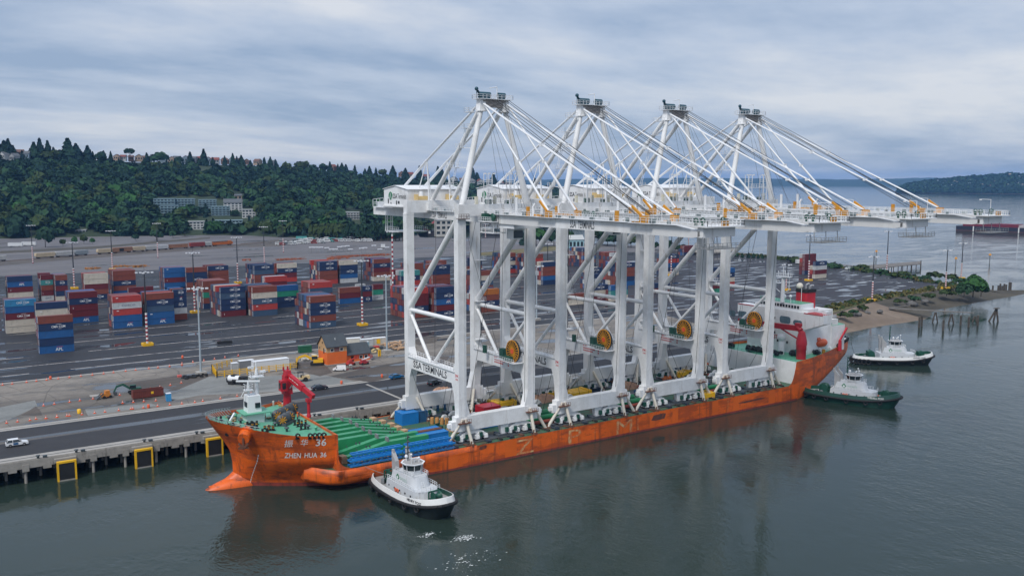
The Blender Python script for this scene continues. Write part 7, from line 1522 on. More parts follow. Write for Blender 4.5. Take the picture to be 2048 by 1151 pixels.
p = G(365, 756, ZG); mb = MB()
for k in range(30): q = (p[0]+4.5+(R()-.5)*9, p[1]+(R()-.5)*4); mb.rbx((*q, ZG), (1.2*R()+.3, .9, .3+.5*R()), R()*3)
tag(mb.build('debris_heap', BLACK), 'black debris heap beside the grey light mast', 'debris')
p = G(359, 753, ZG); mb = MB(); mb.rbx(tuple(p), (1.4, 1.2, .7)); tag(mb.build('road_barrel', mat('pale_red_plastic', (.6, .12, .1), .6)), 'pale red plastic block beside the black debris heap', 'barrel')
for u0, u1, v, lb in ((180, 203, 792.5, 'pale slab of fresh concrete left of the orange loader'),):
    a, c = G(u0, v, ZG), G(u1, v-3, ZG); mb = MB(); mb.prism([(a[0], a[1]-1), (c[0], a[1]-1), (c[0]+1, a[1]+1.6), (a[0], a[1]+1.6)], 6.03, 6.2); tag(mb.build('concrete_slab', KERBM), lb, 'slab')
p = G(436, 688, ZG); mb = MB(); mb.prism([(p[0], p[1]), (p[0]+6.0, p[1]-.6), (p[0]+6.2, p[1]+.8), (p[0], p[1]+1.6)], 6.06, 7.1); mb.rbx((p[0]+3, p[1]+.6, 7.1), (5.0, .8, .12), -.05); tag(mb.build('steel_plate_stack', BLACK), 'black flat steel plate lying on the yard asphalt', 'plate')
a = G(855, 690, 6.2); b_ = G(902, 682, 6.2)
# traffic cones in rows
CONE = mat('cone_orange', (.68, .11, .04), .6); CB = [PAINTW, CONE]
def cone_mesh(s=1.0):
    mb = MB(); mb.bx(-.45, .45, -.45, .45, 0, .12); mb.lathe([(.34, .12), (.22, .5), (.16, .75), (.07, 1.15)], (0, 0, 0), 8); mb.lathe([(.24, .5), (.18, .74)], (.0, 0, .01), 8, mi=1); o = mb.build('traffic_cone', [CONE, PAINTW]); me = o.data; bpy.data.objects.remove(o); return me
CMESH = cone_mesh()
def cones(lines, lb):
    k = 0
    for (u0, v0, u1, v1, n) in lines:
        for i in range(n):
            t_ = (i+.3*R())/max(1, n-1); p = G(u0+(u1-u0)*t_, v0+(v1-v0)*t_, ZG); o = bpy.data.objects.new('traffic_cone', CMESH); COL.objects.link(o); o.location = p; o.scale = (.8,)*3; o.rotation_euler[2] = R()
            tag(o, lb, 'traffic cone', lb)
cones([(2, 770, 360, 730, 17), (360, 728, 470, 712, 6)], 'orange traffic cone on the kerb along the yard asphalt edge'); cones([(10, 846, 260, 818, 11), (260, 818, 385, 805, 6), (400, 803, 500, 788, 4)], 'orange traffic cone beside the upper edge of the wharf road'); cones([(80, 812, 290, 783, 9), (295, 780, 360, 766, 4)], 'orange traffic cone on the open concrete slab joints'); cones([(70, 838, 130, 832, 4), (240, 806, 330, 800, 5)], 'orange traffic cone around the patched concrete')
for i, (u, v) in enumerate(((297, 815), (683, 767), (764, 754), (365, 716), (101, 758))):
    p = G(u, v, ZG); mb = MB(); mb.lathe([(.4, 0), (.45, .5), (.4, 1.1), (.2, 1.2)], p, 8); tag(mb.build('traffic_barrel', CONE), 'orange traffic barrel %s' % ['by the gravel patch on the wharf road edge', 'on the road edge above the dark blue car', 'on the road edge left of the bright blue car', 'at the yard kerb beyond the grey mast', 'at the yard kerb near the left edge'][i], 'traffic barrel', 'traffic barrels')
# ================================================================ wooded hill, houses, trees, railway
rng = np.random.default_rng(5)
RU = [-400, 0, 100, 200, 300, 400, 500, 600, 700, 800, 900, 1000, 1100, 1180, 1260, 1340]
RV = [318, 318, 320, 322, 326, 329, 331, 338, 348, 355, 365, 371, 377, 386, 402, 430]
RDI = [1750, 1700, 1720, 1750, 1800, 1850, 1950, 2050, 2150, 2300, 2500, 2750, 3000, 3200, 3400, 3500]
BU = [-400, 0, 200, 400, 480, 560, 640, 700, 780, 860, 1000, 1340]
BV = [478, 477, 473, 470, 470, 474, 476, 478, 480, 462, 440, 436]
def base_pt(u): return G(u, float(np.interp(u, BU, BV)), 6.0)
def ridge_pt(u): return far(u, float(np.interp(u, RU, RV)), float(np.interp(u, RU, RDI)))
def hillp(u, t):
    a, c = base_pt(u), ridge_pt(u)
    if t <= 1: k = t; z = 6+(c[2]-6)*(t**.85); return np.array([a[0]+(c[0]-a[0])*k, a[1]+(c[1]-a[1])*k, z])
    d = c-a; k = t; return np.array([a[0]+d[0]*k, a[1]+d[1]*k, c[2]-(t-1)*55])
def proj(p):
    q = np.asarray(p)-CAM; X, Y, Z = q@_R2, q@_U2, q@_f; return 1024+FPX*X/Z, 575.5-FPX*Y/Z
def hill_at(u, v):
    best = min(np.linspace(0, 1, 101), key=lambda t: abs(proj(hillp(u, t))[1]-v)); return hillp(u, best)
P = [[hillp(u, t) for t in list(np.linspace(0, 1, 15))+[1.15, 1.5, 2.0]] for u in range(-400, 1341, 20)]
tag(MB().grid(P, 0, True).build('hill', HILLG), kind='structure')
LEAF = [mat('leaf_dark_green', (.022, .050, .030), .9, var=.35, sc1=.15, spec=.1), mat('leaf_mid_green', (.034, .075, .036), .9, var=.35, sc1=.15, spec=.1), mat('leaf_olive_green', (.046, .070, .026), .9, var=.35, sc1=.15, spec=.1), mat('leaf_fresh_green', (.040, .105, .032), .9, var=.35, sc1=.15, spec=.1), mat('leaf_blue_green', (.018, .042, .034), .9, var=.3, sc1=.15, spec=.1)]
BARK = mat('bark', (.08, .06, .045), .9)
def crown_quads(n, rx, rz, conifer=False, clumps=9, sz=.30):
    """n leaf-clump quads filling an uneven crown, base at z=0"""
    if conifer:
        h = rng.random(n)**.75; a = rng.random(n)*2*np.pi; lay = .72+.38*np.sin(h*34+rng.random()*6); rr = rx*(1-h)**.85*lay*(.55+.45*rng.random(n)**.5); c = np.stack([rr*np.cos(a), rr*np.sin(a), h*rz*2], 1); nor = np.stack([np.cos(a), np.sin(a), .7+0*a], 1); s = rx*(.20+.22*(1-h))
    else:
        cc = rng.normal(size=(clumps, 3)); cc /= np.linalg.norm(cc, axis=1, keepdims=True); cc *= (.35+.4*rng.random((clumps, 1))); cc[:, 2] = np.abs(cc[:, 2])*.9-.15; k = rng.integers(0, clumps, n); d = rng.normal(size=(n, 3)); d /= np.linalg.norm(d, axis=1, keepdims=True); d[:, 2] = np.where(d[:, 2] < -.3, -d[:, 2], d[:, 2]); r = (.30+.22*rng.random(clumps))[k][:, None]*(.75+.3*rng.random((n, 1))); q = cc[k]+d*r
        c = q*np.array([rx, rx, rz])+np.array([0, 0, rz*.75]); nor = d+.55*cc[k]; s = sz*rx*(.6+.7*rng.random(n))
    nor = nor+rng.normal(size=(n, 3))*.35; nor /= np.linalg.norm(nor, axis=1, keepdims=True)
    t = np.cross(nor, rng.normal(size=(n, 3))); t /= np.linalg.norm(t, axis=1, keepdims=True); b = np.cross(nor, t); s = np.broadcast_to(s, (n,))[:, None]
    sk = .55+.6*rng.random((n, 1)); return np.stack([c-t*s-b*s*sk*.6, c+t*s*.9-b*s*sk, c+t*s+b*s*sk*.8, c-t*s*.8+b*s*sk], 1)
def quad_mesh(name, arrs, mats, mis, parent=None, loc=None):
    v = np.concatenate([a.reshape(-1, 3) for a in arrs]); nq = len(v)//4; me = bpy.data.meshes.new(name); me.vertices.add(len(v)); me.vertices.foreach_set('co', v.ravel().astype(np.float32)); me.loops.add(nq*4); me.loops.foreach_set('vertex_index', np.arange(nq*4, dtype=np.int32)); me.polygons.add(nq); me.polygons.foreach_set('loop_start', np.arange(0, nq*4, 4, dtype=np.int32))
    for m in mats: me.materials.append(m)
    me.polygons.foreach_set('material_index', np.concatenate([np.full(len(a), mi, np.int32) if np.isscalar(mi) else mi for a, mi in zip(arrs, mis)])); me.update(calc_edges=True); o = bpy.data.objects.new(name, me); COL.objects.link(o)
    if parent is not None: o.parent = parent
    return o
# things placed on the hill first, so that the wood leaves room for them
BOXES = []
APTM = mat('pale_blue_render', (.22, .32, .36), .7, var=.08); APTW = mat('white_render', (.46, .47, .46), .7, var=.06); HROOF = [mat('roof_grey', (.10, .11, .12), .8), mat('roof_brown', (.14, .075, .055), .8), mat('roof_red', (.20, .06, .045), .8)]; HWALL = [APTW, mat('wall_grey', (.30, .31, .32), .8), mat('wall_tan', (.36, .27, .20), .8), mat('wall_blue', (.20, .27, .33), .8), mat('wall_brown', (.20, .12, .09), .8)]
def flats(u0, u1, v0, v1, lbl, wall, rows, cols, slab=True, roofm=None, cat='building', nm='apartment_block'):
    p = hill_at((u0+u1)/2, v1) if v1 < 470 else G((u0+u1)/2, v1, 6); dist = np.linalg.norm(p-CAM); w = (u1-u0)*dist/FPX*1.02; h = (v1-v0)*dist/FPX; t = thing(nm, lbl, cat, p-np.array([0, 0, 2]), YAW-math.pi/2+.25, 'buildings at the foot of the hill'); BOXES.append((u0-3, u1+3, v0-4, v1+1))
    mb = MB(); mb.bx(-w/2, w/2, 0, 12, 0, h+2); mb.build('wall', wall, t, world=False); fh = h/rows
    for r_ in range(rows):
        for c in range(cols): x = -w/2+w*(c+.18)/cols; mb = MB(); mb.bx(x, x+w*.62/cols, -.12, -.02, 2+fh*(r_+.22), 2+fh*(r_+.75)); mb.build('window', GLASS, t, world=False)
        if slab: mb = MB(); mb.bx(-w/2-.3, w/2+.3, -1.5, -.15, 2+fh*r_+.05, 2+fh*r_+.4); mb.rail([(-w/2, -1.4, 2+fh*r_+.4), (w/2, -1.4, 2+fh*r_+.4)], 1.0, 3, .12); mb.build('balcony', wall, t, world=False)
    mb = MB()
    if roofm is None: mb.bx(-w/2-.6, w/2+.6, -.8, 12.6, h+2, h+2.5); mb.build('roof', APTM if wall is APTM else APTW, t, world=False)
    else: mb.extr([(-w/2-.6, -.8, h+2), (-w/2-.6, 12.8, h+2), (-w/2-.6, 6, h+2+w*.22)], (w+1.2, 0, 0)); mb.build('roof', roofm, t, world=False)
flats(311, 347, 399, 419, 'pale blue apartment block with balconies, the leftmost on the slope', APTM, 4, 6); flats(352, 387, 399, 417, 'pale blue apartment block with balconies, between its two taller neighbours on the slope', APTM, 4, 6); flats(400, 431, 401, 417, 'pale blue apartment block right of the pair on the slope', APTM, 4, 5); flats(425, 458, 415, 432, 'pale blue apartment block stepped below the others', APTM, 4, 5); flats(324, 355, 412, 426, 'lower pale blue apartment block in front of the leftmost one', APTM, 3, 5)
flats(450, 483, 407, 424, 'white four storey house with grey gable roof among the trees', APTW, 4, 5, False, HROOF[0]); flats(486, 510, 421, 436, 'white flat roofed house right of the apartments', APTW, 3, 4, False); flats(374, 406, 444, 458, 'white low building behind dark trees at the hill foot', APTW, 3, 5, False); flats(434, 482, 441, 450, 'long low pale blue shed at the hill foot', APTM, 2, 8, False, None, 'building', 'shed'); flats(690, 718, 426, 440, 'white building with red striped floors below the hill', APTW, 3, 5); flats(470, 483, 391, 398, 'small tan house alone high in the trees', HWALL[2], 1, 2, False, HROOF[0]); flats(153, 170, 461, 472, 'white roofed shed at the left hill foot', APTW, 2, 3, False, None, 'building', 'shed')
flats(1130, 1168, 479, 496, 'long shed with pale blue roof and wall on the riverbank', mat('pale_teal_wall', (.30, .48, .52), .6), 1, 5, False, APTW, 'building', 'shed'); flats(872, 903, 440, 470, 'pale building with dark window strips behind the first crane', mat('beige_wall', (.45, .43, .40), .8), 3, 3, False)
def gable(u, v, w_px, h_px, k, lbl):
    p = ridge_pt(u)*1.0; q = hill_at(u, v); dist = np.linalg.norm(q-CAM); w, h = w_px*dist/FPX, h_px*dist/FPX; t = thing('hill_house', lbl, 'house', q+np.array([0, 0, 1.5]), YAW-math.pi/2+(R()-.5)*1.2, 'houses along the hill crest'); BOXES.append((u-w_px*.6, u+w_px*.6, v-h_px*1.3, v))
    wm, rm = HWALL[k % 5], HROOF[(k//2) % 3]; mb = MB(); mb.bx(-w/2, w/2, 0, w*.8, 0, h+2)
    if k % 2: mb.extr([(-w/2+.01, 0, h+2), (-w/2+.01, w*.8, h+2), (-w/2+.01, w*.4, h+2+w*.28)], (w-.02, 0, 0))
    else: mb.extr([(-w/2, .01, h+2), (w/2, .01, h+2), (0, .01, h+2+w*.3)], (0, w*.8-.02, 0))
    mb.build('wall', wm, t, world=False); mb = MB()
    if k % 2: mb.extr([(-w/2-.6, -.7, h+1.8), (-w/2-.6, w*.4, h+2.1+w*.29), (-w/2-.6, w*.8+.7, h+1.8), (-w/2-.6, w*.4, h+2.6+w*.29)], (w+1.2, 0, 0))
    else: mb.extr([(-w/2-.7, -.6, h+1.8), (0, -.6, h+2.1+w*.31), (w/2+.7, -.6, h+1.8), (0, -.6, h+2.6+w*.31)], (0, w*.8+1.2, 0))
    mb.build('roof', rm, t, world=False)
    for c in (-.3, .02, .32):
        mb = MB(); mb.bx(w*c-w*.09, w*c+w*.09, -.15, -.02, 2+h*.35, 2+h*.8); mb.build('window', GLASS, t, world=False)
HN = [(4, 322, 13, 8), (16, 316, 12, 8), (24, 326, 14, 9), (38, 318, 14, 9), (50, 322, 14, 9), (67, 322, 13, 8), (10, 310, 11, 7), (30, 309, 12, 7), (54, 312, 12, 7), (168, 309, 9, 7), (233, 314, 11, 6), (246, 316, 10, 6), (262, 315, 9, 6), (278, 318, 14, 7), (290, 319, 11, 6), (328, 327, 16, 8), (344, 329, 14, 7), (356, 327, 13, 7), (372, 328, 14, 8), (385, 329, 12, 8), (398, 326, 12, 8), (416, 326, 9, 8), (430, 329, 14, 6), (446, 329, 12, 6), (462, 329, 13, 6), (476, 330, 13, 6), (494, 331, 13, 5), (512, 332, 13, 6), (541, 335, 11, 7), (663, 343, 12, 8), (676, 343, 8, 6), (786, 350, 11, 6), (803, 352, 12, 6), (822, 353, 13, 6), (838, 357, 12, 6), (853, 361, 13, 6), (870, 362, 11, 5), (905, 366, 13, 6), (926, 368, 12, 6), (944, 369, 13, 6), (962, 371, 14, 6), (979, 371, 13, 6), (1000, 373, 12, 5), (1020, 375, 12, 5), (1046, 376, 12, 5), (1075, 378, 12, 5)]
WN, RN = ['white', 'grey', 'tan', 'blue grey', 'brown'], ['grey', 'brown', 'red']
def where(u): return 'at the far left' if u < 60 else 'by the tallest fir' if u < 180 else 'left of the umbrella tree' if u < 262 else 'right of the umbrella tree' if u < 310 else 'above the apartments' if u < 480 else 'past the apartments' if u < 560 else 'in the dense wood' if u < 700 else 'left of the first crane mast' if u < 875 else 'between the crane masts'
cntw = {}
for i, (u, v, w_, h_) in enumerate(HN):
    wkey = where(u); cntw[wkey] = cntw.get(wkey, 0)+1
    gable(u, v, w_, h_, i*3+i//4, '%s hill house with %s roof, %s %s' % (WN[(i*3+i//4) % 5], RN[((i*3+i//4)//2) % 3], ORD[cntw[wkey]-1], wkey))
# ---- woodland mass: crowns over the slope
arrs, mis = [], []
CR = [crown_quads(64, 1, 1, False, 8, .34) for _ in range(10)]; CF = [crown_quads(60, 1, 1, True) for _ in range(5)]
LPAT = rng.random((40, 12))
for _ in range(5200):
    u = rng.uniform(-180, 1260); t = rng.random()**.95*1.05
    if (t > 1.0 and rng.random() < .6) or (t > .85 and rng.random() < .72): continue
    p = hillp(u, t); s = rng.uniform(4.5, 12.5)*(1.1 if t < .3 else 1); hgt = s*rng.uniform(.75, 1.15)
    if t > .86: s *= .62; hgt *= .62
    pu, pv = proj(p+np.array([0, 0, hgt*1.0])); pv0 = proj(p)[1]; rp = s*FPX/np.linalg.norm(p-CAM)
    if any(a-rp*.5 < pu < b_+rp*.5 and c-1 < pv0 and pv < d_-(d_-c)*.22 for a, b_, c, d_ in BOXES): continue
    con = rng.random() < .13; q = (CF[rng.integers(5)]*np.array([s*.55, s*.55, hgt*.95]) if con else CR[rng.integers(10)]*np.array([s, s, hgt]))
    th = rng.random()*6.28; ca, sa = math.cos(th), math.sin(th); x = q[..., 0]*ca-q[..., 1]*sa; y = q[..., 0]*sa+q[..., 1]*ca; arrs.append(np.stack([x, y, q[..., 2]], -1)+p-np.array([0, 0, 1.0]))
    g_ = LPAT[int((u+200)/40) % 40, min(11, int(t*11))]*.35+rng.random()*.72-(.12 if t > .45 else -.10)
    mis.append(4 if con or g_ < .22 else 0 if g_ < .5 else 1 if g_ < .74 else 2 if g_ < .9 else 3)
tag(quad_mesh('woodland', arrs, LEAF, mis), 'dense mixed woodland covering the hillside', 'woodland', None, 'stuff')
# ---- single trees
_tm = {}
def tree_meshes(kind):
    if kind in _tm: return _tm[kind]
    if kind.startswith('fir'): q = crown_quads(260, 1, 1, True)*np.array([.26, .26, .46])+np.array([0, 0, .08]); m = LEAF[4] if kind[-1] in '02' else LEAF[0]
    elif kind.startswith('poplar'): q = crown_quads(260, 1, 1, False, 14, .24)*np.array([.22, .22, .56])+np.array([0, 0, .02]); m = LEAF[2] if kind[-1] == '0' else LEAF[0]
    elif kind.startswith('umbrella'): q = crown_quads(200, 1, 1, False, 8, .3)*np.array([.30, .30, .26])+np.array([0, 0, .52]); m = LEAF[0]
    elif kind.startswith('scrub'): q = crown_quads(200, 1, 1, False, 10, .22)*np.array([.55, .55, .50])+np.array([0, 0, -.1]); m = LEAF[{'0': 1, '1': 2, '2': 2}[kind[-1]]]
    else: q = crown_quads(320, 1, 1, False, 14, .2)*np.array([.5, .5, .58])+np.array([0, 0, .06]); m = LEAF[{'0': 1, '1': 2, '2': 0, '3': 3}[kind[-1]]]
    o = quad_mesh('crown', [q], [m], [0]); mc = o.data; bpy.data.objects.remove(o)
    mb = MB(); mb.tube((0, 0, -.05), (0, 0, .75), .022, .008, n=6)
    for a in range(5): mb.tube((0, 0, .25+.08*a), (.2*math.cos(a*1.9), .2*math.sin(a*1.9), .42+.09*a), .010, .004, n=4)
    o = mb.build('trunk', BARK); mt = o.data; bpy.data.objects.remove(o); _tm[kind] = (mc, mt); return mc, mt
def tree(p, h, kind, lbl, grp, wide=1.0, nm=None, cat='tree'):
    t = thing(nm or ('fir_tree' if kind[0] == 'f' else 'tree'), lbl, cat, p, R()*6, grp); mc, mt = tree_meshes(kind); t.scale = (h*wide, h*wide, h)
    for n_, m in (('crown', mc), ('trunk', mt)): o = bpy.data.objects.new(n_, m); COL.objects.link(o); o.parent = t
FIRS = [(2, 284, 22), (10, 283, 26), (18, 279, 30), (27, 287, 22), (45, 295, 16), (52, 297, 14), (61, 294, 18), (69, 286, 26), (81, 279, 36), (97, 283, 26), (108, 291, 18), (137, 279, 46), (153, 289, 30), (164, 296, 16), (176, 292, 26), (186, 299, 18), (208, 298, 18), (222, 297, 20), (294, 302, 18), (346, 304, 14), (381, 305, 26), (398, 310, 16), (408, 299, 30), (426, 310, 18), (450, 308, 20), (466, 303, 24), (474, 309, 18), (483, 308, 22), (501, 316, 14), (510, 318, 12), (529, 310, 20), (541, 309, 24), (551, 316, 18), (560, 320, 14), (572, 317, 18), (582, 322, 14), (660, 318, 22), (668, 326, 14), (676, 324, 20), (684, 323, 22), (692, 323, 22), (703, 328, 14), (710, 326, 18), (720, 328, 14), (730, 331, 12), (739, 327, 16), (752, 332, 12), (772, 332, 14), (786, 328, 20), (795, 333, 14), (811, 332, 16), (826, 336, 14), (839, 329, 20), (848, 333, 14), (876, 330, 20), (884, 334, 16), (946, 338, 26), (954, 342, 20), (987, 341, 22), (1006, 350, 16), (1070, 351, 18), (1052, 358, 14), (1100, 360, 14)]
cw2 = {}
for i, (u, vt, hp) in enumerate(FIRS):
    if hp < 16 and i % 2: continue
    vt += (0 if hp > 24 else 3+4*R())
    p = hillp(u, .98); d_ = np.linalg.norm(p-CAM); z1 = GY(u, vt, p[1])[2]; zb_ = p[2]-1; h = z1-zb_; k = where(u); cw2[k] = cw2.get(k, 0)+1
    tree(np.array([p[0], p[1], zb_]), h, 'fir%d' % (i % 4), 'dark fir on the hill crest, %s %s' % (ORD[cw2[k]-1], k), 'firs on the hill crest', 1.0+.8*R())
p = hillp(260, .98); z1 = GY(260, 295, p[1])[2]; tree(np.array([p[0], p[1], p[2]-1]), z1-p[2]+1, 'umbrella0', 'lone umbrella shaped tree standing above the crest houses', None, 1.1)
for i, (u, vt, w_, kd) in enumerate(((100, 300, 1.3, 'broad1'), (120, 299, 1.2, 'broad2'), (205, 302, 1.1, 'broad2'), (316, 302, 1.5, 'broad0'), (360, 312, 1.0, 'broad2'), (604, 322, 1.4, 'broad1'), (625, 328, 1.2, 'broad0'), (645, 326, 1.2, 'broad2'), (765, 338, 1.2, 'broad1'))):
    p = hillp(u, .96); z1 = GY(u, vt, p[1])[2]; tree(np.array([p[0], p[1], p[2]-1]), z1-p[2]+1, kd, 'round leafy tree on the hill crest, %s from the left' % ORD[i], 'round trees on the hill crest', w_)
BT = [(91, 494, 457, 'broad2', 'big round tree in front of the railway at left', 1.0), (126, 492, 478, 'broad1', 'small bush beside the big round tree', 1.1), (149, 489, 472, 'broad3', 'slim pale tree left of the shed', .8), (168, 488, 469, 'broad1', 'loose olive tree in front of the shed', .8), (185, 488, 475, 'broad3', 'small pale bush by the railway', .9), (272, 482, 467, 'broad2', 'small dark round tree on the bare lot', 1.0), (313, 481, 458, 'broad0', 'bushy green tree by the striped mast', 1.2), (346, 476, 461, 'broad0', 'green bush left of the low white building', 1.0), (370, 472, 447, 'broad2', 'dark round tree before the low white building', 1.2), (414, 469, 440, 'fir0', 'dark fir before the long low shed, left', 1.1), (427, 469, 438, 'fir1', 'dark fir before the long low shed, middle', 1.1), (441, 469, 442, 'fir2', 'dark fir before the long low shed, third', 1.1), (462, 468, 441, 'fir3', 'dark fir before the long low shed, right', 1.1), (488, 468, 444, 'broad2', 'dark tree at the right end of the low shed', 1.2), (510, 467, 448, 'broad0', 'green tree past the low shed', 1.2), (1048, 490, 466, 'fir0', 'spreading dark fir on the riverbank behind the second crane', 1.7), (1072, 492, 453, 'broad3', 'big round green tree on the riverbank behind the second crane', 1.25), (1108, 492, 460, 'broad2', 'green tree on the riverbank left of the pale shed', .9), (1139, 484, 460, 'broad0', 'slim green tree behind the pale shed', .8), (1160, 490, 472, 'broad2', 'low dark tree right of the pale shed', 1.2), (1196, 490, 452, 'broad2', 'tall dark tree on the riverbank left of the third crane', 1.4), (1215, 492, 460, 'broad0', 'dark tree beside the tall one on the riverbank', 1.2), (1238, 493, 462, 'broad2', 'dark round tree behind the third crane', 1.3), (1262, 495, 470, 'broad1', 'olive tree behind the third crane', 1.1), (1312, 500, 483, 'broad2', 'small dark tree behind the fourth crane leg', 1.0), (1333, 502, 478, 'broad2', 'dark tree on the bank between third and fourth cranes', 1.0), (1350, 503, 486, 'broad0', 'wide bush on the bank between third and fourth cranes', 1.6), (1366, 503, 488, 'broad2', 'dark bush on the bank next to the wide one', 1.5)]
for u, v, vt, kd, lb, w_ in BT:
    p = G(u, v, 6); h = GY(u, vt, p[1])[2]-6; tree(p, h, kd, lb, None, w_)
k = 0
for i, u in enumerate(np.linspace(628, 684, 9)):
    p = G(u, 477+(i % 2), 6); h = GY(u, 440+4*R(), p[1])[2]-6; tree(p, h, 'poplar0', 'pale green poplar in the loose row behind the parked vans, %s from the left' % ORD[i], 'poplars behind the vans', 1.5)
for i, u in enumerate(np.linspace(697, 806, 16)):
    p = G(u, 481+(i % 2), 6); h = GY(u, 444+5*R(), p[1])[2]-6; tree(p, h, 'poplar1', 'dark columnar tree in the dense hedge right of the vans, %s from the left' % ORD[i], 'dense hedge of columnar trees', 1.5)
# shore tree and little bushes by the yard edge
p = G(1946, 589, 5.0); h = GY(1946, 548, p[1])[2]-4; tree(p-np.array([0, 0, 1]), h, 'broad3', 'big spreading green tree at the yard tip by the water', None, 1.15); p2 = G(1928, 592, 5); tree(p2-np.array([0, 0, .5]), h*.62, 'broad0', 'bush leaning against the big shore tree', None, 1.3); p2 = G(1962, 590, 4.5); tree(p2-np.array([0, 0, .5]), h*.6, 'broad0', 'low dark growth on the water side of the shore tree', None, 1.3)
for i, (u, v, vt) in enumerate(((1475, 514, 508), (1485, 515, 506), (1497, 516, 505), (1507, 516, 506), (1516, 517, 508), (1525, 517, 508), (1576, 520, 511), (1600, 522, 515))):
    p = G(u, v, 6); h = max(3, GY(u, vt, p[1])[2]-6); tree(p, h, 'fir%d' % (i % 4), 'small fir on the far yard bank, %s from the left' % ORD[i], 'small firs on the far yard bank', 1.5)
BUSHP = [(1647, 648), (1662, 640), (1690, 632), (1706, 625), (1725, 617), (1800, 604), (1826, 600), (1858, 594), (1893, 589), (1668, 536), (1720, 539), (1735, 543), (1760, 547), (1800, 553), (1822, 556), (1855, 556), (1870, 553), (1903, 558), (1920, 565), (1640, 532), (1590, 524), (1610, 526), (1560, 519), (1540, 517), (1460, 512)]
for i, (u, v) in enumerate(BUSHP):
    p = G(u, v, 6.0); s = np.linalg.norm(p-CAM)/480; tree(p-np.array([0, 0, .6]), (3.2+3.0*R())*s*.8, 'scrub%d' % (i % 3), 'scrubby green bush on the %s, %s from the left' % (('beach side bank', ORD[i]) if i < 9 else ('far yard bank', ORD[i-9])), 'bushes on the yard banks', 1.3+.5*R(), 'bush', 'bush')
arrs, mis = [], []
for _ in range(520):
    k = rng.random(); a, c = (np.array([222, 84]), np.array([476, 128])); x = a+(c-a)*k+np.array([0, 0]); y = x[1]+(rng.random()-.35)*10+8*math.sin(k*3.1); s = .7+rng.random()*1.2; arrs.append(crown_quads(10, s, s*.5, False, 3, .5)+np.array([x[0], y, 6.0])); mis.append(int(rng.choice([5, 5, 2])))
for _ in range(420):
    k = rng.random(); pts = [G(u, v, 6) for u, v in ((1440, 506), (1560, 516), (1640, 529), (1760, 546), (1840, 560), (1925, 575))]; j = min(4, int(k*5)); q = pts[j]+(pts[j+1]-pts[j])*(k*5-j); s = .9+rng.random()*1.5; arrs.append(crown_quads(10, s, s*.5, False, 3, .5)+np.array([q[0]+rng.normal()*3, q[1]+rng.normal()*4, 6.0])); mis.append(int(rng.choice([2, 5, 1])))
tag(quad_mesh('undergrowth', arrs, LEAF+[mat('dry_olive_weed', (.115, .105, .04), .9, var=.4, sc1=.2, spec=.1)], mis), 'low weeds and scrub along the yard banks', 'undergrowth', None, 'stuff')
# boulders of the shore
ROCK = mat('shore_rock', (.12, .115, .11), .9, var=.3)
for i, (u, v, r) in enumerate(((1658, 644, 3.2), (1700, 630, 2.2), (1715, 628, 2.6), (1735, 624, 1.8), (1760, 622, 2.0), (1824, 606, 3.4), (1850, 602, 2.5))):
    p = G(u, v, 4.5); mb = MB(); mb.ball((p[0], p[1], 4.3), r, 8, sz=.5); me = mb.build('shore_rock', ROCK)
    for vv in me.data.vertices: vv.co += Vector((R()-.5, R()-.5, R()-.5))*r*.3
    tag(me, 'grey shore boulder on the beach bank, %s from the left' % ORD[i], 'rock', 'shore boulders')
p = G(1425, 506, 6); mb = MB(); mb.ball((p[0], p[1], 6), 1, 12); me = mb.build('gravel_heap', KERBM); me.scale = (30, 18, 9); me.location = (p[0], p[1], 6); 
for vv in me.data.vertices: vv.co = Vector((vv.co.x-p[0], vv.co.y-p[1], max(0, vv.co.z-6)))*(1+.12*(R()-.5))
tag(me, 'pale grey gravel heap on the far bank right of the third crane', 'gravel heap')
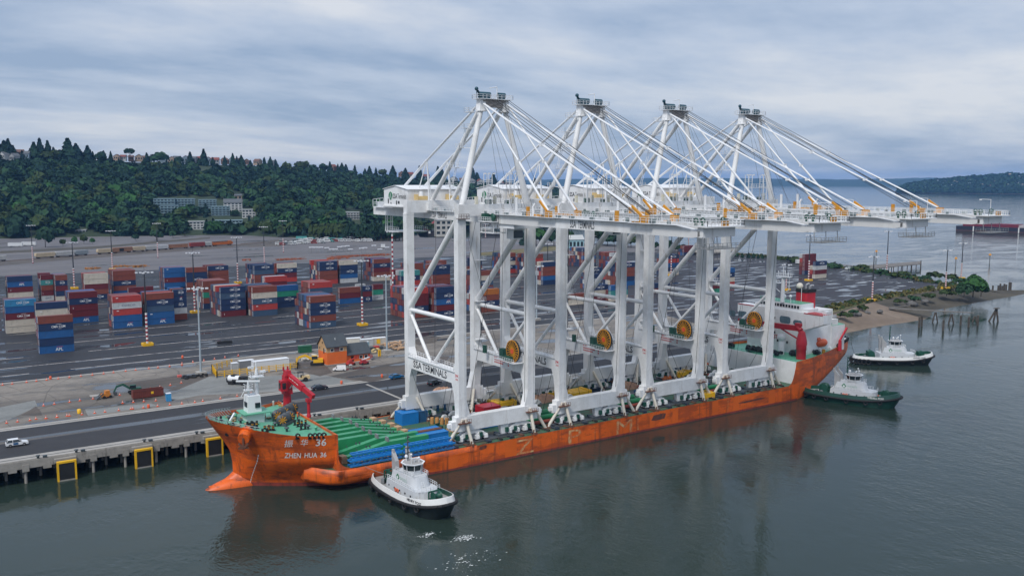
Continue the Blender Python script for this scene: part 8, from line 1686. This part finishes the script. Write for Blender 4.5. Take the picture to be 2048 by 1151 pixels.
# ---- railway
RA, RB = G(-40, 525, 6.1), G(470, 489, 6.1); rd = (RB-RA)/np.linalg.norm(RB-RA); rz = math.atan2(rd[1], rd[0])
mb = MB()
for o in (-.75, .75): n_ = np.array([-rd[1], rd[0], 0])*o; mb.bar(tuple(RA-rd*60+n_), tuple(RB+rd*40+n_), .15, .2)
tag(mb.build('rail_track', RUST), 'long railway track with the freight train on it', 'railway')
def wagon(u0, u1, lbl, kind, m, m2=None):
    k = lambda u: RA+(RB-RA)*((u+40)/510.0)
    def along(u):
        lo, hi = -.3, 1.3
        for _ in range(40):
            mid = (lo+hi)/2
            if proj(RA+(RB-RA)*mid)[0] < u: lo = mid
            else: hi = mid
        return RA+(RB-RA)*lo
    a, c = along(u0), along(u1); Lw = np.linalg.norm(c-a)-.6; p = (a+c)/2; T = thing('freight_wagon' if kind != 'loco' else 'locomotive', lbl, 'wagon' if kind != 'loco' else 'locomotive', p, rz, 'freight train'); h = Lw/2; B = lambda mb, nm, mm: mb.build(nm, mm, T, world=False); mb = MB()
    if kind == 'hop': mb.extr([(-h, -1.6, 2.2), (-h*.8, -1.6, 1.3), (h*.8, -1.6, 1.3), (h, -1.6, 2.2), (h, -1.6, 4.4), (h*.96, -1.6, 4.9), (-h*.96, -1.6, 4.9), (-h, -1.6, 4.4)], (0, 3.2, 0)); [mb.bx(x-.08, x+.08, -1.72, -1.6, 1.8, 4.6) for x in np.linspace(-h*.9, h*.9, 9)]
    elif kind == 'box': mb.bx(-h, h, -1.6, 1.6, 1.2, 5.2); mb.bx(-1.6, 1.6, -1.72, -1.6, 1.3, 4.9)
    elif kind == 'flat': mb.bx(-h, h, -1.5, 1.5, 1.2, 1.8); [mb.bx(x-.2, x+.2, -1.5, -1.2, 1.8, 5.0) for x in np.linspace(-h, h, 12)]; mb.bx(-h, h, 1.0, 1.4, 1.8, 4.6)
    elif kind == 'loco': mb.bx(-h, h, -1.5, 1.5, 1.3, 1.9); mb.bx(-h*.95, h*.55, -1.1, 1.1, 1.9, 4.6); mb.bx(h*.55, h*.85, -1.5, 1.5, 1.9, 5.0); mb.bx(h*.85, h*.99, -1.2, 1.2, 1.9, 3.8)
    B(mb, 'body', m)
    if m2: mb = MB(); mb.bx(-h*.95, h*.56, -1.13, 1.13, 4.3, 4.75) if kind == 'loco' else mb.bx(-h*.35, h*.1, -1.78, -1.73, 1.6, 4.4); B(mb, 'panel', m2)
    mb = MB(); [mb.tube((x, -.8, .5), (x, .8, .5), .5, n=8) for x in (-h*.8, -h*.6, h*.6, h*.8)]; mb.bx(-h*.9, h*.9, -.6, .6, .7, 1.15); B(mb, 'bogies', BLACK)
WG = mat('wagon_grey', (.45, .44, .42), .6, var=.15); WT = mat('wagon_tan', (.5, .40, .27), .6, var=.15); WB = mat('wagon_brown', (.28, .14, .08), .7, var=.2); WR = mat('wagon_red', (.25, .035, .03), .6); LO = mat('loco_orange', (.50, .13, .02), .5)
for u0, u1, k_, m, m2, lb in ((-30, 14, 'hop', WG, None, 'pale grey hopper wagon at the left frame edge'), (70, 110, 'hop', WT, None, 'cream hopper wagon right of the big round tree'), (110, 148, 'hop', WG, None, 'grey hopper wagon with scribbles behind the left masts'), (149, 176, 'hop', mat('wagon_slate', (.25, .28, .3), .6), None, 'slate grey hopper wagon'), (194, 224, 'hop', WT, None, 'cream hopper wagon left of the tan boxcar'), (224, 264, 'box', WB, BLACK, 'tan brown boxcar with a dark open door'), (264, 290, 'hop', WT, None, 'cream hopper wagon right of the tan boxcar'), (290, 313, 'hop', WG, None, 'grey hopper wagon behind the middle mast'), (313, 336, 'hop', mat('wagon_white', (.52, .52, .52), .6), None, 'whitish hopper wagon before the stake wagon'), (336, 378, 'flat', WB, None, 'brown stake wagon with upright ribs'), (379, 409, 'box', WR, None, 'red covered wagon behind the locomotive'), (409, 423, 'hop', WG, None, 'short grey wagon coupled to the locomotive'), (423, 465, 'loco', LO, BLACK, 'orange and black diesel locomotive')): wagon(u0, u1, lb, k_, m, m2)
# ---- parked vans and caravans on the far lot
VW = [mat('van_white', (.62, .63, .63), .4, var=.04), mat('van_pale', (.46, .47, .47), .5), mat('van_grey', (.2, .22, .23), .4), mat('van_teal', (.08, .3, .28), .5), mat('van_red', (.25, .05, .04), .5)]
def van_mesh(kind, m):
    mb = MB(); h = {0: 3.0, 1: 2.0, 2: 3.4}[kind]; Lv = {0: 7.0, 1: 4.8, 2: 9.0}[kind]; mb.extr([(-Lv/2, -1.15, .5), (Lv/2, -1.15, .5), (Lv/2, -1.15, h*.5), (Lv/2-.8, -1.15, h*.55), (Lv/2-1.3, -1.15, h), (-Lv/2, -1.15, h)], (0, 2.3, 0), 0); mb.bx(-Lv/2+.5, Lv/2-1.6, -1.2, -1.15, h*.55, h*.78, 1); mb.bx(Lv/2-1.0, Lv/2-.75, -1.0, 1.0, h*.58, h*.85, 1); [mb.tube((x, -1.18, .45), (x, 1.18, .45), .45, n=8, mi=2) for x in (-Lv*.3, Lv*.32)]; mb.bx(-.6, .5, -.5, .5, h, h+.3, 0); o = mb.build('parked_van', [m, GLASS, TYREM]); me = o.data; bpy.data.objects.remove(o); return me
VM = [[van_mesh(k, m) for m in VW] for k in range(3)]
k = 0
for row, (v0, v1, u0, u1, n) in enumerate(((489, 485, 556, 650, 15), (485, 481.5, 562, 742, 20), (481.5, 478.5, 590, 750, 18), (479, 477, 620, 720, 9))):
    for i in range(n):
        u = u0+(u1-u0)*(i+.6*R())/n; v = v0+(v1-v0)*i/n+R()*1.2; p = G(u, v, 6.04); o = bpy.data.objects.new('parked_van', VM[int(rng.choice([0, 0, 1, 2]))][int(rng.choice([0, 0, 0, 0, 1, 1, 2, 3, 4]))]); COL.objects.link(o); o.location = p; o.rotation_euler[2] = YAW-math.pi/2+(R()-.5)*1.0; tag(o, 'parked van or caravan, %s in the %s row of the crowded far lot' % (ORD[i], ['front', 'second', 'third', 'back'][row]), 'van', 'vans crowded on the far lot')
for i, (u, v, w_, lb) in enumerate(((31, 493, 10, 'white trailer box on the bare lot, nearer the left edge'), (58, 491, 10, 'white trailer box on the bare lot, by the big round tree'), (603, 479, 9, 'teal flat roof kiosk behind the vans'), (766, 496, 3, 'white hut on the far lot left of the first crane'), (1598, 528, 4, 'small hut near the far bank'))):
    p = G(u, v, 6.05); t = thing('trailer_box', lb, 'trailer', p, YAW-math.pi/2+.2, 'boxes on the far lot'); mb = MB(); mb.bx(-w_*.7, w_*.7, -1.3, 1.3, .8, 4.0); mb.build('body', VW[3] if i == 2 else VW[0], t, world=False); wheels(t, (-w_*.4, w_*.4), .9, 1.25, .5, .5)
p = G(1697, 539, 6.05); car(1699, 538.5, -.2, CAR('pale', (.7, .74, .72)), 'pale car alone at the far yard edge near the old pier', 'sedan', 1.5)
# ---- derrick barge seen behind the first crane
p = G(862, 470, 1.0); t = thing('derrick_barge', 'dark derrick barge with red lattice boom and orange cabin behind the first crane', 'barge', p, YAW-math.pi/2); s = np.linalg.norm(p-CAM)/FPX
mb = MB(); mb.bx(-38*s, 42*s, -6, 14, -1, 9*s); mb.bx(-38*s, -34*s, -7, -6, 2, 30*s); mb.bx(-3*s, 2*s, -7, -6, 2, 16*s); mb.build('hull', mat('barge_black', (.03, .025, .03), .6), t, world=False)
mb = MB(); mb.bx(-16*s, -5*s, -2, 6, 9*s, 18*s); mb.build('cabin', mat('cabin_orange', (.72, .13, .03), .5), t, world=False)
mb = MB(); a, b_ = Vector((-4*s, 0, 16*s)), Vector((30*s, 4, 46*s))
for o in ((0, -2*s), (0, 2*s), (3*s, -2*s), (3*s, 2*s)): mb.tube(a+Vector((0, o[1], o[0])), b_+Vector((0, o[1], o[0])), .45*s*1.4, n=5)
for i in range(12): q0, q1 = a.lerp(b_, i/12), a.lerp(b_, (i+1)/12); mb.tube(q0+Vector((0, -2*s, 0)), q1+Vector((0, 2*s, 3*s)), .3*s*1.3, n=4)
mb.build('lattice_boom', mat('boom_red', (.45, .06, .09), .5), t, world=False); mb = MB(); [mb.bx(x*s, (x+4)*s, -7.2, -6.2, 4*s, 10*s) for x in (-36, -4)]; mb.build('white_panel', PAINTW, t, world=False)
p = G(990, 478, 2.0); t = thing('floating_dock', 'long dark shed on the river behind the second crane', 'dock', p, YAW-math.pi/2); s = np.linalg.norm(p-CAM)/FPX; mb = MB(); mb.bx(-26*s, 22*s, 0, 20, -3, 10*s); mb.extr([(-26*s, -1, 10*s), (22*s, -1, 8*s), (22*s, -1, 9*s), (-26*s, -1, 12*s)], (0, 22, 0)); mb.build('walls', mat('dark_shed', (.06, .06, .07), .8), t, world=False)
# ---- far shores: headland with houses, blue island far out
def ridge(name, us, top_v, base_v, dist, depth, m, noise):
    P = []
    for i, u in enumerate(us):
        d0 = float(np.interp(u, us, dist)) if hasattr(dist, '__len__') else dist; tv = float(np.interp(u, *top_v)); a = far(u, 400, d0); a = np.array([a[0], a[1], -2]); c = far(u, tv, d0+depth*.55); c[2] = max(3, c[2]); dirv = (a-CAM); dirv[2] = 0; dirv /= np.linalg.norm(dirv); row = []
        for j, (k, zf_) in enumerate(((0, 0), (.06, .18), (.25, .5), (.55, 1.0), (.8, .85), (1.1, .3), (1.3, -.1))): row.append((a[0]+dirv[0]*depth*k, a[1]+dirv[1]*depth*k, -2+(c[2]+2)*zf_+(noise*(R()-.5) if 0 < j < 5 else 0)))
        P.append(row)
    return tag(MB().grid(P, 0, True).build(name, m), kind='structure')
us = list(np.linspace(1792, 2400, 60)); HD = ([1792, 1802, 1815, 1850, 1900, 1950, 2000, 2020, 2048, 2400], [381, 377, 372, 366, 361, 357, 353, 352, 354, 354])
ridge('headland', us, HD, None, 5600, 900, HILLG, 10)
arrs, mis = [], []
for _ in range(3400):
    u = rng.uniform(1796, 2120); k = rng.random()*.62; d0 = 5600+900*k; tv = float(np.interp(u, *HD)); c = far(u, tv, 5600+900*.55); zt = max(3, c[2]); zf_ = float(np.interp(k, [0, .06, .25, .55, .8], [0, .18, .5, 1, .85])); q = far(u, 400, d0); s = rng.uniform(8, 17); arrs.append(CR[rng.integers(10)][::3]*np.array([s, s, s*.9])+np.array([q[0], q[1], -2+(zt+2)*zf_])); mis.append(int(rng.choice([0, 4, 0, 1, 4])))
tag(quad_mesh('headland_woodland', arrs, LEAF, mis), 'woodland on the far headland', 'woodland', None, 'stuff')
for i in range(70):
    u = 1830+218*R(); k = .15+.42*R(); d0 = 5590+900*k; tv = float(np.interp(u, *HD)); c = far(u, tv, 5600+900*.55); zt = max(3, c[2]); zf_ = float(np.interp(k, [0, .06, .25, .55, .8], [0, .18, .5, 1, .85])); q = far(u, 400, d0); mb = MB(); w = 9+9*R(); z0_ = -2+(zt+2)*zf_+9; mb.rbx((q[0], q[1], z0_-6), (w, w*.8, 10), YAW+R()); mb.rbx((q[0], q[1], z0_+4), (w*1.1, w*.9, 4), YAW+R(), 0, .3)
    tag(mb.build('far_house', HWALL[i % 5]), 'tiny pale house among the trees of the far headland', 'house', 'houses on the far headland')
sheet('headland_beach', [tuple(far(1790, 400, 5570)[:2]), tuple(far(2150, 400, 5540)[:2]), tuple(far(2150, 400, 5700)[:2]), tuple(far(1790, 400, 5660)[:2])], 2.0, SAND)
IS = ([1000, 1200, 1400, 1600, 1700, 1780, 2000], [361, 357.0, 355.8, 357.5, 358.8, 357, 357]); ISLM = mat('far_island_forest', (.02, .045, .03), .95, var=.2, sc1=.002)
ridge('far_island', list(np.linspace(900, 2300, 90)), IS, None, 11500, 1500, ISLM, 8)
IS2 = ([1700, 1800, 1850, 1950, 2050], [358.5, 357.0, 355.0, 357, 357]); ridge('far_island', list(np.linspace(1700, 2200, 40)), IS2, None, 14500, 1500, ISLM, 8)
# ================================================================ haze
mb = MB(); mb.bx(-9000, 17500, -9000, 17500, -8, 190); hz = mb.build('haze', []); hm = bpy.data.materials.new('haze_air'); hm.use_nodes = True; t = hm.node_tree; t.nodes.clear(); o_ = t.nodes.new('ShaderNodeOutputMaterial'); pv = t.nodes.new('ShaderNodeVolumePrincipled'); pv.inputs['Color'].default_value = (.24, .52, 1.0, 1); pv.inputs['Density'].default_value = 5.0e-5; t.links.new(pv.outputs[0], o_.inputs['Volume']); hz.data.materials.append(hm); tag(hz, kind='stuff', label='thin blue haze over the harbour', cat='haze')
